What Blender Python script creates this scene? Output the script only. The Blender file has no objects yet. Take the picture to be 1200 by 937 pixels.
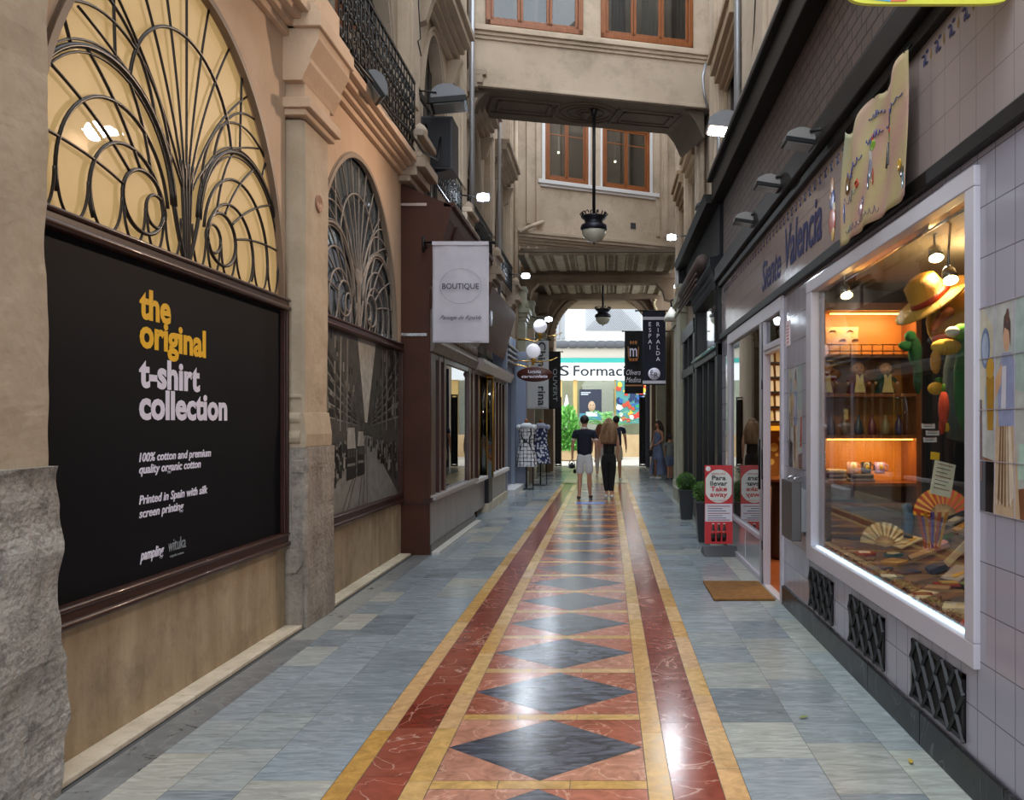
import bpy, math, random
from mathutils import Matrix, Vector, noise
random.seed(7)
R = math.radians
scene = bpy.context.scene
col = scene.collection
CAM_Z = 1.6

def P(px, py, Y):
    """photo pixel at a distance Y along the arcade -> world point"""
    return ((px-711)*Y/1000.0, Y, CAM_Z+(497-py)*Y/1000.0)

def lin(h):
    h = h.lstrip('#')
    o = []
    for i in (0, 2, 4):
        c = int(h[i:i+2], 16)/255.0
        o.append(c/12.92 if c <= 0.04045 else ((c+0.055)/1.055)**2.4)
    return (o[0], o[1], o[2])

# ------------------------------------------------------------------ mesh builder
class M:
    def __init__(self, xf=None):
        self.v = []; self.f = []; self.s = []; self.c = []; self.xf = xf
        self.col = (1, 1, 1)
    def add(self, verts, faces, smooth=False, c=None):
        b = len(self.v)
        if self.xf is not None:
            verts = [tuple(self.xf @ Vector(p)) for p in verts]
        self.v.extend([tuple(p) for p in verts])
        cc = c or self.col
        for f in faces:
            self.f.append([i+b for i in f]); self.s.append(smooth); self.c.append(cc)
        return self
    def box(self, x0, x1, y0, y1, z0, z1, c=None):
        if x0 > x1: x0, x1 = x1, x0
        if y0 > y1: y0, y1 = y1, y0
        if z0 > z1: z0, z1 = z1, z0
        v = [(x0,y0,z0),(x1,y0,z0),(x1,y1,z0),(x0,y1,z0),(x0,y0,z1),(x1,y0,z1),(x1,y1,z1),(x0,y1,z1)]
        return self.add(v, [(0,3,2,1),(4,5,6,7),(0,1,5,4),(1,2,6,5),(2,3,7,6),(3,0,4,7)], c=c)
    def obox(self, ctr, dim, rot=(0,0,0), c=None):
        m = Matrix.Translation(ctr) @ (Matrix.Rotation(rot[2],4,'Z') @ Matrix.Rotation(rot[1],4,'Y') @ Matrix.Rotation(rot[0],4,'X'))
        a, b, d = dim[0]/2, dim[1]/2, dim[2]/2
        v = [(-a,-b,-d),(a,-b,-d),(a,b,-d),(-a,b,-d),(-a,-b,d),(a,-b,d),(a,b,d),(-a,b,d)]
        return self.add([tuple(m @ Vector(p)) for p in v], [(0,3,2,1),(4,5,6,7),(0,1,5,4),(1,2,6,5),(2,3,7,6),(3,0,4,7)], c=c)
    def prism(self, poly, axis, a, b, c=None, smooth=False):
        n = len(poly)
        def mk(p, t):
            if axis == 'x': return (t, p[0], p[1])
            if axis == 'y': return (p[0], t, p[1])
            return (p[0], p[1], t)
        v = [mk(p, a) for p in poly]+[mk(p, b) for p in poly]
        self.add(v, [tuple(range(n)), tuple(range(2*n-1, n-1, -1))], c=c)
        base = [mk(p, a) for p in poly]+[mk(p, b) for p in poly]
        return self.add(base, [(i, i+n, (i+1) % n+n, (i+1) % n) for i in range(n)], smooth=smooth, c=c)
    def quad(self, a, b, c_, d, c=None):
        return self.add([a, b, c_, d], [(0,1,2,3)], c=c)
    def tube(self, pts, r, n=8, closed=False, c=None, flat=1.0):
        pts = [Vector(p) for p in pts]
        k = len(pts)
        rs = r if isinstance(r, (list, tuple)) else [r]*k
        verts = []
        up = Vector((0.13, 0.21, 1)).normalized()
        prev = None
        for i, p in enumerate(pts):
            if closed: t = pts[(i+1) % k]-pts[i-1]
            else: t = pts[min(i+1, k-1)]-pts[max(i-1, 0)]
            if t.length < 1e-9: t = Vector((0,0,1))
            t.normalize()
            a = prev if prev is not None else (up if abs(t.dot(up)) < .9 else Vector((1,0.1,0)))
            u = (a-t*a.dot(t))
            if u.length < 1e-6: u = t.orthogonal()
            u.normalize(); w = t.cross(u); prev = u
            for j in range(n):
                an = 2*math.pi*j/n
                verts.append(p+u*math.cos(an)*rs[i]+w*math.sin(an)*rs[i]*flat)
        faces = []
        m = k if closed else k-1
        for i in range(m):
            for j in range(n):
                a0 = i*n+j; a1 = i*n+(j+1) % n; b0 = ((i+1) % k)*n+j; b1 = ((i+1) % k)*n+(j+1) % n
                faces.append((a0, a1, b1, b0))
        if not closed:
            faces.append(tuple(range(n-1, -1, -1))); faces.append(tuple(range((k-1)*n, k*n)))
        return self.add(verts, faces, smooth=n > 4, c=c)
    def lathe(self, prof, ctr=(0,0,0), n=24, axis='z', c=None, sx=1, sy=1, smooth=True):
        verts = []
        for r, z in prof:
            for j in range(n):
                an = 2*math.pi*j/n
                x, y = r*math.cos(an)*sx, r*math.sin(an)*sy
                if axis == 'z': q = (x, y, z)
                elif axis == 'y': q = (x, z, y)
                else: q = (z, x, y)
                verts.append((q[0]+ctr[0], q[1]+ctr[1], q[2]+ctr[2]))
        k = len(prof); faces = []
        for i in range(k-1):
            for j in range(n):
                faces.append((i*n+j, i*n+(j+1) % n, (i+1)*n+(j+1) % n, (i+1)*n+j))
        if prof[0][0] > 1e-5: faces.append(tuple(range(n-1, -1, -1)))
        if prof[-1][0] > 1e-5: faces.append(tuple(range((k-1)*n, k*n)))
        return self.add(verts, faces, smooth=smooth, c=c)
    def ball(self, ctr, r, n=16, c=None, rot=None):
        if not isinstance(r, (list, tuple)): r = (r, r, r)
        verts = []; m = max(6, n//2)
        for i in range(m+1):
            th = math.pi*i/m
            for j in range(n):
                ph = 2*math.pi*j/n
                q = Vector((r[0]*math.sin(th)*math.cos(ph), r[1]*math.sin(th)*math.sin(ph), r[2]*math.cos(th)))
                if rot: q = rot @ q
                verts.append((q[0]+ctr[0], q[1]+ctr[1], q[2]+ctr[2]))
        faces = [(i*n+j, (i+1)*n+j, (i+1)*n+(j+1) % n, i*n+(j+1) % n) for i in range(m) for j in range(n)]
        return self.add(verts, faces, smooth=True, c=c)
    def arcstrip(self, c2, ra, rb, a0, a1, plane, t0, t1, n=24, c=None):
        """solid arch band: plane 'x' -> (y,z) arc, thickness along x from t0 to t1; plane 'y' -> (x,z)"""
        for i in range(n):
            q = []
            for a in (a0+(a1-a0)*i/n, a0+(a1-a0)*(i+1)/n):
                q.append([(c2[0]+rr*math.cos(a), c2[1]+rr*math.sin(a)) for rr in (ra, rb)])
            self.prism([q[0][0], q[0][1], q[1][1], q[1][0]], plane, t0, t1, c=c)
        return self
    def jitter(self, amt, scale=3.0, mask=None, vec=(1,1,1)):
        out = []
        for p in self.v:
            q = Vector(p)
            if mask is None or mask(q):
                d = noise.noise_vector(q*scale)
                q = q+Vector((d[0]*vec[0], d[1]*vec[1], d[2]*vec[2]))*amt
            out.append(tuple(q))
        self.v = out; return self
    def build(self, name, mat, parent=None, loc=None, bevel=0, sub=0, solid=0):
        if parent is not None:
            off = wloc(parent); 
        else:
            off = Vector(loc) if loc is not None else self.base()
        me = bpy.data.meshes.new(name)
        me.from_pydata([tuple(Vector(p)-off) for p in self.v], [], self.f)
        me.polygons.foreach_set('use_smooth', self.s)
        ca = me.color_attributes.new('Col', 'FLOAT_COLOR', 'CORNER')
        buf = []
        for f, cc in zip(self.f, self.c):
            buf.extend((cc[0], cc[1], cc[2], 1.0)*len(f))
        ca.data.foreach_set('color', buf)
        me.update()
        o = bpy.data.objects.new(name, me); col.objects.link(o)
        if parent is None: o.location = off
        else: o.parent = parent
        if mat is not None: me.materials.append(mat)
        if bevel:
            b = o.modifiers.new('bevel', 'BEVEL'); b.width = bevel; b.segments = 2; b.limit_method = 'ANGLE'
        if solid:
            b = o.modifiers.new('solid', 'SOLIDIFY'); b.thickness = solid; b.offset = 0
        if sub:
            b = o.modifiers.new('sub', 'SUBSURF'); b.levels = sub; b.render_levels = sub
        return o
    def base(self):
        xs = [p[0] for p in self.v]; ys = [p[1] for p in self.v]; zs = [p[2] for p in self.v]
        return Vector(((min(xs)+max(xs))/2, (min(ys)+max(ys))/2, min(zs)))

def wloc(o):
    v = Vector((0,0,0))
    while o is not None:
        v += Vector(o.location); o = o.parent
    return v

def thing(name, label, cat, loc=(0,0,0), group=None):
    o = bpy.data.objects.new(name, None); col.objects.link(o); o.location = loc
    o.empty_display_size = .1
    o['label'] = label; o['category'] = cat
    if group: o['group'] = group
    return o
def tag(o, label, cat, group=None, kind=None):
    o['label'] = label; o['category'] = cat
    if group: o['group'] = group
    if kind: o['kind'] = kind
    return o
def struct(name, loc=None, m=None, mat=None, **k):
    if m is not None: o = m.build(name, mat, None, loc, **k)
    else:
        o = bpy.data.objects.new(name, None); col.objects.link(o); o.location = loc or (0,0,0)
    o['kind'] = 'structure'
    return o
def part_of(o, n):
    for c in bpy.data.objects:
        if c.parent == o and c.name.split('.')[0] == n: return c
    return o
def kids(o): return [c for c in bpy.data.objects if c.parent == o]
def dup(o, loc=None, rz=None, label=None, parent=None, scale=None):
    c = o.copy(); col.objects.link(c)
    if parent is not None: c.parent = parent
    if loc is not None: c.location = loc
    if rz is not None: c.rotation_euler = (0,0,rz)
    if scale is not None: c.scale = (scale,)*3
    if label: c['label'] = label
    for ch in kids(o): dup(ch, parent=c)
    return c

# ------------------------------------------------------------------ materials
_mc = {}
def mat(name, color='#808080', rough=.6, metal=0, noise_amt=0, noise_scale=4, color2=None, bump=0, bump_scale=20,
        vcol=False, coat=0, emit=None, estr=0, spec=.5, streak=None, trans=0, crough=.06, sheen=0, grain=None, rough_var=0):
    if name in _mc: return _mc[name]
    m = bpy.data.materials.new(name); m.use_nodes = True
    nt = m.node_tree; N = nt.nodes; L = nt.links
    b = N['Principled BSDF']
    tc = N.new('ShaderNodeTexCoord')
    geo = N.new('ShaderNodeNewGeometry')
    pos = geo.outputs['Position']
    c1 = lin(color) if isinstance(color, str) else color
    b.inputs['Roughness'].default_value = rough
    b.inputs['Metallic'].default_value = metal
    b.inputs['Specular IOR Level'].default_value = spec
    b.inputs['Coat Weight'].default_value = coat
    b.inputs['Coat Roughness'].default_value = crough
    if sheen: b.inputs['Sheen Weight'].default_value = sheen
    src = None
    if vcol:
        at = N.new('ShaderNodeAttribute'); at.attribute_name = 'Col'; src = at.outputs['Color']
    if color2 is not None or noise_amt:
        mp = N.new('ShaderNodeMapping'); L.new(pos, mp.inputs['Vector'])
        if streak: mp.inputs['Scale'].default_value = streak
        nz = N.new('ShaderNodeTexNoise'); nz.inputs['Scale'].default_value = noise_scale; nz.inputs['Detail'].default_value = 6
        nz.inputs['Roughness'].default_value = .6
        L.new(mp.outputs[0], nz.inputs['Vector'])
        cr = N.new('ShaderNodeValToRGB'); cr.color_ramp.elements[0].position = .32; cr.color_ramp.elements[1].position = .68
        a = c1; d = lin(color2) if color2 else tuple(x*(1-noise_amt) for x in c1)
        if vcol: a = (1,1,1); d = tuple([1-noise_amt]*3) if not color2 else lin(color2)
        cr.color_ramp.elements[0].color = (*d, 1); cr.color_ramp.elements[1].color = (*a, 1)
        L.new(nz.outputs['Fac'], cr.inputs['Fac'])
        if src is not None:
            mx = N.new('ShaderNodeMix'); mx.data_type = 'RGBA'; mx.blend_type = 'MULTIPLY'; mx.inputs[0].default_value = 1
            L.new(src, mx.inputs[6]); L.new(cr.outputs['Color'], mx.inputs[7]); src = mx.outputs[2]
        else: src = cr.outputs['Color']
        if rough_var:
            mr = N.new('ShaderNodeMapRange'); mr.inputs['To Min'].default_value = max(0, rough-rough_var); mr.inputs['To Max'].default_value = rough+rough_var
            L.new(nz.outputs['Fac'], mr.inputs['Value']); L.new(mr.outputs[0], b.inputs['Roughness'])
    if grain:   # (scale, amount, colour) dark/light pits on top
        gz = N.new('ShaderNodeTexNoise'); gz.inputs['Scale'].default_value = grain[0]; gz.inputs['Detail'].default_value = 8
        gz.inputs['Roughness'].default_value = .75
        L.new(pos, gz.inputs['Vector'])
        gr = N.new('ShaderNodeValToRGB'); gr.color_ramp.elements[0].position = .36; gr.color_ramp.elements[1].position = .52
        gr.color_ramp.elements[0].color = (grain[1],)*3+(1,); gr.color_ramp.elements[1].color = (0,0,0,1)
        L.new(gz.outputs['Fac'], gr.inputs['Fac'])
        mx = N.new('ShaderNodeMix'); mx.data_type = 'RGBA'; L.new(gr.outputs['Color'], mx.inputs[0])
        if src is not None: L.new(src, mx.inputs[6])
        else: mx.inputs[6].default_value = (*c1, 1)
        mx.inputs[7].default_value = (*lin(grain[2]), 1); src = mx.outputs[2]
    if src is not None: L.new(src, b.inputs['Base Color'])
    else: b.inputs['Base Color'].default_value = (*c1, 1)
    if emit is not None:
        b.inputs['Emission Color'].default_value = (*(lin(emit) if isinstance(emit, str) else emit), 1)
        b.inputs['Emission Strength'].default_value = estr
    if trans:
        b.inputs['Transmission Weight'].default_value = trans
    if bump:
        bz = N.new('ShaderNodeTexNoise'); bz.inputs['Scale'].default_value = bump_scale; bz.inputs['Detail'].default_value = 5
        L.new(pos, bz.inputs['Vector'])
        bp = N.new('ShaderNodeBump'); bp.inputs['Strength'].default_value = bump; bp.inputs['Distance'].default_value = .02
        L.new(bz.outputs['Fac'], bp.inputs['Height']); L.new(bp.outputs[0], b.inputs['Normal'])
    _mc[name] = m
    return m

def glass_mat(name, tint='#ffffff', refl=1.0, rough=0.0, ior=1.5):
    if name in _mc: return _mc[name]
    m = bpy.data.materials.new(name); m.use_nodes = True
    nt = m.node_tree; N = nt.nodes; L = nt.links; N.clear()
    out = N.new('ShaderNodeOutputMaterial'); mix = N.new('ShaderNodeMixShader')
    t = N.new('ShaderNodeBsdfTransparent'); t.inputs[0].default_value = (*lin(tint), 1)
    g = N.new('ShaderNodeBsdfGlossy'); g.inputs['Roughness'].default_value = rough; g.inputs[0].default_value = (refl, refl, refl, 1)
    f = N.new('ShaderNodeFresnel')
    geo = N.new('ShaderNodeNewGeometry'); mr = N.new('ShaderNodeMapRange'); mr.inputs['To Min'].default_value = ior; mr.inputs['To Max'].default_value = 1/ior
    L.new(geo.outputs['Backfacing'], mr.inputs['Value']); L.new(mr.outputs[0], f.inputs[0])
    L.new(f.outputs[0], mix.inputs[0]); L.new(t.outputs[0], mix.inputs[1]); L.new(g.outputs[0], mix.inputs[2])
    L.new(mix.outputs[0], out.inputs[0])
    _mc[name] = m
    return m

def tile_mat(name, w, h, u_axis, color='#b9b5c0', mortar='#6d6870', off=(0,0), mort=.003, rough=.12, offset=0.0, vary=.06, bump=.35, freq=2):
    if name in _mc: return _mc[name]
    m = bpy.data.materials.new(name); m.use_nodes = True
    nt = m.node_tree; N = nt.nodes; L = nt.links; b = N['Principled BSDF']
    geo = N.new('ShaderNodeNewGeometry'); sp = N.new('ShaderNodeSeparateXYZ'); L.new(geo.outputs['Position'], sp.inputs[0])
    cb = N.new('ShaderNodeCombineXYZ')
    a = N.new('ShaderNodeMath'); a.operation = 'ADD'; a.inputs[1].default_value = off[0]+w*400
    c = N.new('ShaderNodeMath'); c.operation = 'ADD'; c.inputs[1].default_value = off[1]+h*400
    L.new(sp.outputs[u_axis], a.inputs[0]); L.new(sp.outputs['Z' if u_axis != 'Z' else 'Y'], c.inputs[0])
    L.new(a.outputs[0], cb.inputs[0]); L.new(c.outputs[0], cb.inputs[1])
    br = N.new('ShaderNodeTexBrick'); br.offset = offset; br.squash = 1; br.offset_frequency = freq
    br.inputs['Scale'].default_value = 1; br.inputs['Brick Width'].default_value = w; br.inputs['Row Height'].default_value = h
    br.inputs['Mortar Size'].default_value = mort; br.inputs['Mortar Smooth'].default_value = .3; br.inputs['Bias'].default_value = 0
    c1 = lin(color)
    br.inputs['Color1'].default_value = (*c1, 1); br.inputs['Color2'].default_value = (*[x*(1-vary) for x in c1], 1)
    br.inputs['Mortar'].default_value = (*lin(mortar), 1)
    L.new(cb.outputs[0], br.inputs['Vector']); L.new(br.outputs['Color'], b.inputs['Base Color'])
    b.inputs['Roughness'].default_value = rough
    inv = N.new('ShaderNodeMath'); inv.operation = 'SUBTRACT'; inv.inputs[0].default_value = 1; L.new(br.outputs['Fac'], inv.inputs[1])
    nz = N.new('ShaderNodeTexNoise'); nz.inputs['Scale'].default_value = 9; L.new(geo.outputs['Position'], nz.inputs['Vector'])
    ma = N.new('ShaderNodeMath'); ma.operation = 'MULTIPLY_ADD'; ma.inputs[1].default_value = .25; L.new(nz.outputs['Fac'], ma.inputs[0]); L.new(inv.outputs[0], ma.inputs[2])
    bp = N.new('ShaderNodeBump'); bp.inputs['Strength'].default_value = bump; bp.inputs['Distance'].default_value = .004
    L.new(ma.outputs[0], bp.inputs['Height']); L.new(bp.outputs[0], b.inputs['Normal'])
    _mc[name] = m
    return m

def marble_mat(name, rough=.2, vein=.35, vscale=6, veincol=(1,1,1), streak=(1,1,1), contrast=.22, vcol=True, base=None, thin=.03, dist=1.5, spec=.5):
    """polished stone: the slab's own colour with mottling and veins"""
    if name in _mc: return _mc[name]
    m = bpy.data.materials.new(name); m.use_nodes = True
    nt = m.node_tree; N = nt.nodes; L = nt.links; b = N['Principled BSDF']
    b.inputs['Specular IOR Level'].default_value = spec
    geo = N.new('ShaderNodeNewGeometry'); mp = N.new('ShaderNodeMapping'); mp.inputs['Scale'].default_value = streak
    L.new(geo.outputs['Position'], mp.inputs[0])
    if vcol:
        at = N.new('ShaderNodeAttribute'); at.attribute_name = 'Col'; src = at.outputs['Color']
        # offset the pattern per slab so veins stop at the joints
        sc = N.new('ShaderNodeVectorMath'); sc.operation = 'SCALE'; sc.inputs[3].default_value = 37.0
        L.new(at.outputs['Color'], sc.inputs[0]); ad = N.new('ShaderNodeVectorMath'); ad.operation = 'ADD'
        L.new(mp.outputs[0], ad.inputs[0]); L.new(sc.outputs[0], ad.inputs[1]); vec = ad.outputs[0]
    else:
        rgb = N.new('ShaderNodeRGB'); rgb.outputs[0].default_value = (*lin(base), 1); src = rgb.outputs[0]; vec = mp.outputs[0]
    n1 = N.new('ShaderNodeTexNoise'); n1.inputs['Scale'].default_value = vscale; n1.inputs['Detail'].default_value = 8; n1.inputs['Distortion'].default_value = dist
    n1.inputs['Roughness'].default_value = .62
    L.new(vec, n1.inputs['Vector'])
    mr = N.new('ShaderNodeMapRange'); mr.inputs['From Min'].default_value = .3; mr.inputs['From Max'].default_value = .7
    mr.inputs['To Min'].default_value = 1-contrast; mr.inputs['To Max'].default_value = 1+contrast
    L.new(n1.outputs['Fac'], mr.inputs['Value'])
    sc2 = N.new('ShaderNodeVectorMath'); sc2.operation = 'SCALE'; L.new(src, sc2.inputs[0]); L.new(mr.outputs[0], sc2.inputs[3])
    n2 = N.new('ShaderNodeTexNoise'); n2.inputs['Scale'].default_value = vscale*.45; n2.inputs['Detail'].default_value = 5; n2.inputs['Distortion'].default_value = 1.0
    L.new(vec, n2.inputs['Vector'])
    s = N.new('ShaderNodeMath'); s.operation = 'SUBTRACT'; s.inputs[1].default_value = .5; L.new(n2.outputs['Fac'], s.inputs[0])
    ab = N.new('ShaderNodeMath'); ab.operation = 'ABSOLUTE'; L.new(s.outputs[0], ab.inputs[0])
    m2 = N.new('ShaderNodeMapRange'); m2.inputs['From Min'].default_value = 0; m2.inputs['From Max'].default_value = thin
    m2.inputs['To Min'].default_value = vein; m2.inputs['To Max'].default_value = 0
    L.new(ab.outputs[0], m2.inputs['Value'])
    mx = N.new('ShaderNodeMix'); mx.data_type = 'RGBA'; L.new(m2.outputs[0], mx.inputs[0]); L.new(sc2.outputs[0], mx.inputs[6])
    mx.inputs[7].default_value = (*veincol, 1)
    L.new(mx.outputs[2], b.inputs['Base Color'])
    r2 = N.new('ShaderNodeMapRange'); r2.inputs['To Min'].default_value = rough*.6; r2.inputs['To Max'].default_value = rough*1.5
    L.new(n1.outputs['Fac'], r2.inputs['Value']); L.new(r2.outputs[0], b.inputs['Roughness'])
    bp = N.new('ShaderNodeBump'); bp.inputs['Strength'].default_value = .06; bp.inputs['Distance'].default_value = .01
    n3 = N.new('ShaderNodeTexNoise'); n3.inputs['Scale'].default_value = 2.5; L.new(geo.outputs['Position'], n3.inputs['Vector'])
    L.new(n3.outputs['Fac'], bp.inputs['Height']); L.new(bp.outputs[0], b.inputs['Normal'])
    _mc[name] = m
    return m

# ------------------------------------------------------------------ lettering
def text(s, origin, right, up, height, width, m, parent, name='lettering', bold=0.0, shear=0.0, depth=.002, align='left', space=1.0):
    """flat letters as a mesh; height = size of a capital/ascender box, width = full line width (None keeps proportions)"""
    cu = bpy.data.curves.new('lettering_source', 'FONT'); cu.body = s; cu.offset = bold; cu.shear = shear; cu.extrude = .001
    cu.resolution_u = 3; cu.space_character = space
    ob = bpy.data.objects.new('lettering_source', cu); col.objects.link(ob)
    dg = bpy.context.evaluated_depsgraph_get(); dg.update()
    me0 = bpy.data.meshes.new_from_object(ob.evaluated_get(dg))
    bpy.data.objects.remove(ob); 
    vs = [v.co.copy() for v in me0.vertices]; fs = [list(p.vertices) for p in me0.polygons]
    bpy.data.meshes.remove(me0); bpy.data.curves.remove(cu)
    if not vs: return None
    x0 = min(v.x for v in vs); x1 = max(v.x for v in vs); y0 = min(v.y for v in vs); y1 = max(v.y for v in vs)
    ky = height/.73
    kx = (width/(x1-x0)) if width else ky
    rt = Vector(right).normalized(); u = Vector(up).normalized(); nn = rt.cross(u)
    ww = (x1-x0)*kx
    sh = {'left': 0, 'center': -ww/2, 'right': -ww}[align]
    q = M()
    O = Vector(origin)
    q.add([tuple(O+rt*((v.x-x0)*kx+sh)+u*(v.y*ky)+nn*(depth if v.z > 0 else 0)) for v in vs], fs)
    return q.build(name, m, parent)

# ------------------------------------------------------------------ palette 
MT = dict(
 plaster=mat('plaster_tan', '#b09c80', .9, color2='#ab8f6b', noise_scale=1.6, bump=.25, bump_scale=30, streak=(1,1,.5), grain=(2.2,.5,'#97805f')),
 plaster_low=mat('plaster_low', '#b3a084', .9, color2='#968164', noise_scale=2.2, bump=.2, bump_scale=25, streak=(2,2.6,.35), grain=(3.0,.6,'#7a6c56')),
 plaster_pink=mat('plaster_pink', '#cbb096', .88, color2='#ba9f85', noise_scale=1.2, bump=.2, bump_scale=25),
 plaster_up=mat('plaster_upper', '#b3a290', .9, color2='#978877', noise_scale=1.1, bump=.15, bump_scale=14, streak=(1,1,.35)),
 plaster_bridge=mat('plaster_bridge', '#c9b8a4', .9, color2='#b3a18d', noise_scale=.9, bump=.1, bump_scale=10, grain=(1.3,.5,'#8f8473')),
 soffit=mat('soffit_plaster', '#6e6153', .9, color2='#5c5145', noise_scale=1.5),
 pier=mat('painted_pier', '#b9a790', .85, color2='#a3927b', noise_scale=2.5, bump=.35, bump_scale=16, grain=(7,.5,'#a5957c')),
 stone=mat('worn_stone', '#b0aba2', .95, color2='#8b877f', noise_scale=2.6, bump=.8, bump_scale=38, grain=(11,.85,'#625f5a')),
 stone_br=mat('brown_stone', '#a0968a', .9, color2='#7d746b', noise_scale=3.0, bump=.5, bump_scale=30, streak=(2,2,.4), grain=(14,.6,'#5c544c')),
 kerb=mat('cream_kerb', '#d8cdb8', .6, color2='#bdb19b', noise_scale=3, bump=.2, grain=(9,.5,'#9c917e')),
 gutter=mat('dark_gutter_stone', '#77797a', .35, color2='#595b5c', noise_scale=3.5, streak=(3,.7,1)),
 wood=mat('dark_brown_paint', '#40231a', .35, color2='#301912', noise_scale=3, streak=(8,.6,8), coat=.1, spec=.35),
 kiosk=mat('brown_cladding', '#4a2718', .5, color2='#3d1f13', noise_scale=2, spec=.25),
 mahog=mat('mahogany', '#4a1c10', .35, color2='#33120a', noise_scale=4, streak=(9,9,.6), coat=.1),
 orange_wood=mat('varnished_orange_wood', '#98592c', .4, color2='#743f1c', noise_scale=5, streak=(9,9,.8)),
 board=mat('matt_black_vinyl', '#0d0e14', .6, spec=.10),
 black=mat('black_metal', '#0e0e10', .45, metal=.2, spec=.35),
 blackp=mat('black_paint', '#0f0f12', .4, spec=.3),
 bandm=mat('dark_fascia_band', '#1b1817', .5, color2='#131110', noise_scale=3, spec=.22),
 grey=mat('grey_metal', '#77797d', .4, metal=.5),
 greyl=mat('light_grey_metal', '#a9abb0', .35, metal=.5),
 alu=mat('aluminium', '#c9cbd0', .25, metal=.9),
 brass=mat('brass', '#b58a3c', .28, metal=.95),
 white=mat('white_paint', '#d9d8da', .4),
 whitem=mat('white_frame_metal', '#b4b0ba', .35, spec=.4),
 cloth_w=mat('white_canvas', '#c9c5cd', .85, color2='#bab6c0', noise_scale=3, bump=.15, bump_scale=60),
 cloth_b=mat('navy_canvas', '#14172a', .8, color2='#0e1020', noise_scale=2.5),
 cloth_k=mat('black_canvas', '#101014', .8),
 txt_y=mat('yellow_letters', '#f2b90c', .5), txt_w=mat('white_letters', '#e6e2f2', .5), txt_k=mat('dark_letters', '#1c1c22', .5),
 txt_g=mat('grey_letters', '#8a9296', .5), txt_blue=mat('blue_glaze', '#171d55', .6, spec=.2), txt_r=mat('red_letters', '#c0222a', .5),
 txt_gold=mat('bronze_letters', '#b87433', .4),
 dark=mat('dark_interior', '#17181b', .8), dim=mat('dim_interior', '#3a3530', .8),
 glass=glass_mat('clear_glass', '#f2f6f5', ior=1.45), glass_d=glass_mat('dark_glass', '#59605f', ior=1.9), glass_win=glass_mat('window_glass', '#9aa3a6', ior=2.2),
 vm=mat('matt_colours', vcol=True, rough=.75), vg=mat('gloss_colours', vcol=True, rough=.25), vc=mat('woven_colours', vcol=True, rough=.9, noise_amt=.25, noise_scale=40),
 rubber=mat('grey_plastic', '#3b3d42', .55),
 skin=mat('skin_light', '#c08f73', .55), skin_t=mat('skin_tan', '#a8755a', .55),
)
# ================================================================== FLOOR
FL = struct('floor', (0, 10, 0))
fm_green = marble_mat('green_grey_slabs', rough=.2, vein=.22, vscale=7, veincol=lin('#c7ccc9'), streak=(.55,2.6,1), contrast=.28, thin=.02)
fm_yel = marble_mat('yellow_marble', rough=.22, vein=.25, vscale=9, veincol=lin('#a06a2c'), contrast=.25, thin=.02)
fm_red = marble_mat('red_marble', rough=.16, vein=.6, vscale=6, veincol=lin('#e0bfae'), contrast=.22, thin=.008)
fm_sal = marble_mat('salmon_marble', rough=.18, vein=.5, vscale=8, veincol=lin('#e2b59c'), contrast=.3, thin=.018)
fm_dia = marble_mat('slate_diamonds', rough=.2, vein=.9, vscale=8, veincol=lin('#1b1d2a'), contrast=.5, streak=(.5,1.8,1), thin=.05, dist=2.5)
rnd = random.Random(3)
def tint(h, v=.08, r=rnd):
    k = 1+r.uniform(-v, v); c = lin(h); return tuple(x*k for x in c)
G = M(); jt = M(); g = .0015
JC = lin('#4c5054')
def slab(mm, x0, x1, y0, y1, c):
    mm.quad((x0+g,y0+g,0), (x1-g,y0+g,0), (x1-g,y1-g,0), (x0+g,y1-g,0), c=c)
CL = ['#858f95', '#7d878e', '#90989a', '#88929a', '#989d9b', '#757f87', '#89949c']
def column(x0, x1, ya, yb, ln, cols, seed):
    r = random.Random(seed); y = ya
    while y < yb:
        l = r.uniform(*ln); y1 = min(y+l, yb)
        slab(G, x0, x1, y, y1, tint(r.choice(cols), .06, r)); y = y1
for i, (a, b) in enumerate([(.617,1.0), (1.0,1.376)]): column(a, b, -3, 33, (.4,.62), CL, 11+i)
column(1.376, 1.62, -3, 33, (.7,1.3), ['#a9ada6','#8c9aa0','#a0a69f','#98a3a5'], 15)
for i, (a, b) in enumerate([(-1.60,-1.22), (-1.92,-1.60), (-2.16,-1.92)]): column(a, b, -3, 33, (.42,.68), CL+['#a6a69e'], 21+i)
slab(G, 1.62, 8, -3, 7.3, tint('#8a979d')); 
G.build('green_marble_slabs', fm_green, FL)
gm = M()
r = random.Random(5); y = -3
while y < 10.4:
    l = r.uniform(1.2, 2.6); slabx = (-2.36, -2.16)
    gm.quad((-2.36,y,-.001), (-2.16-g,y,-.001), (-2.16-g,y+l-g,-.001), (-2.36,y+l-g,-.001), c=tint(r.choice(['#6d7072','#7c7f80','#62666a','#8b8c88']), .05, r)); y += l
gm.quad((-2.6,y,-.001), (-2.16,y,-.001), (-2.16,33,-.001), (-2.6,33,-.001), c=tint('#7f8d95'))
gm.build('gutter_strip', marble_mat('gutter_marble', rough=.3, vein=.2, vscale=6, veincol=lin('#b9bab4'), contrast=.35), FL)
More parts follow.
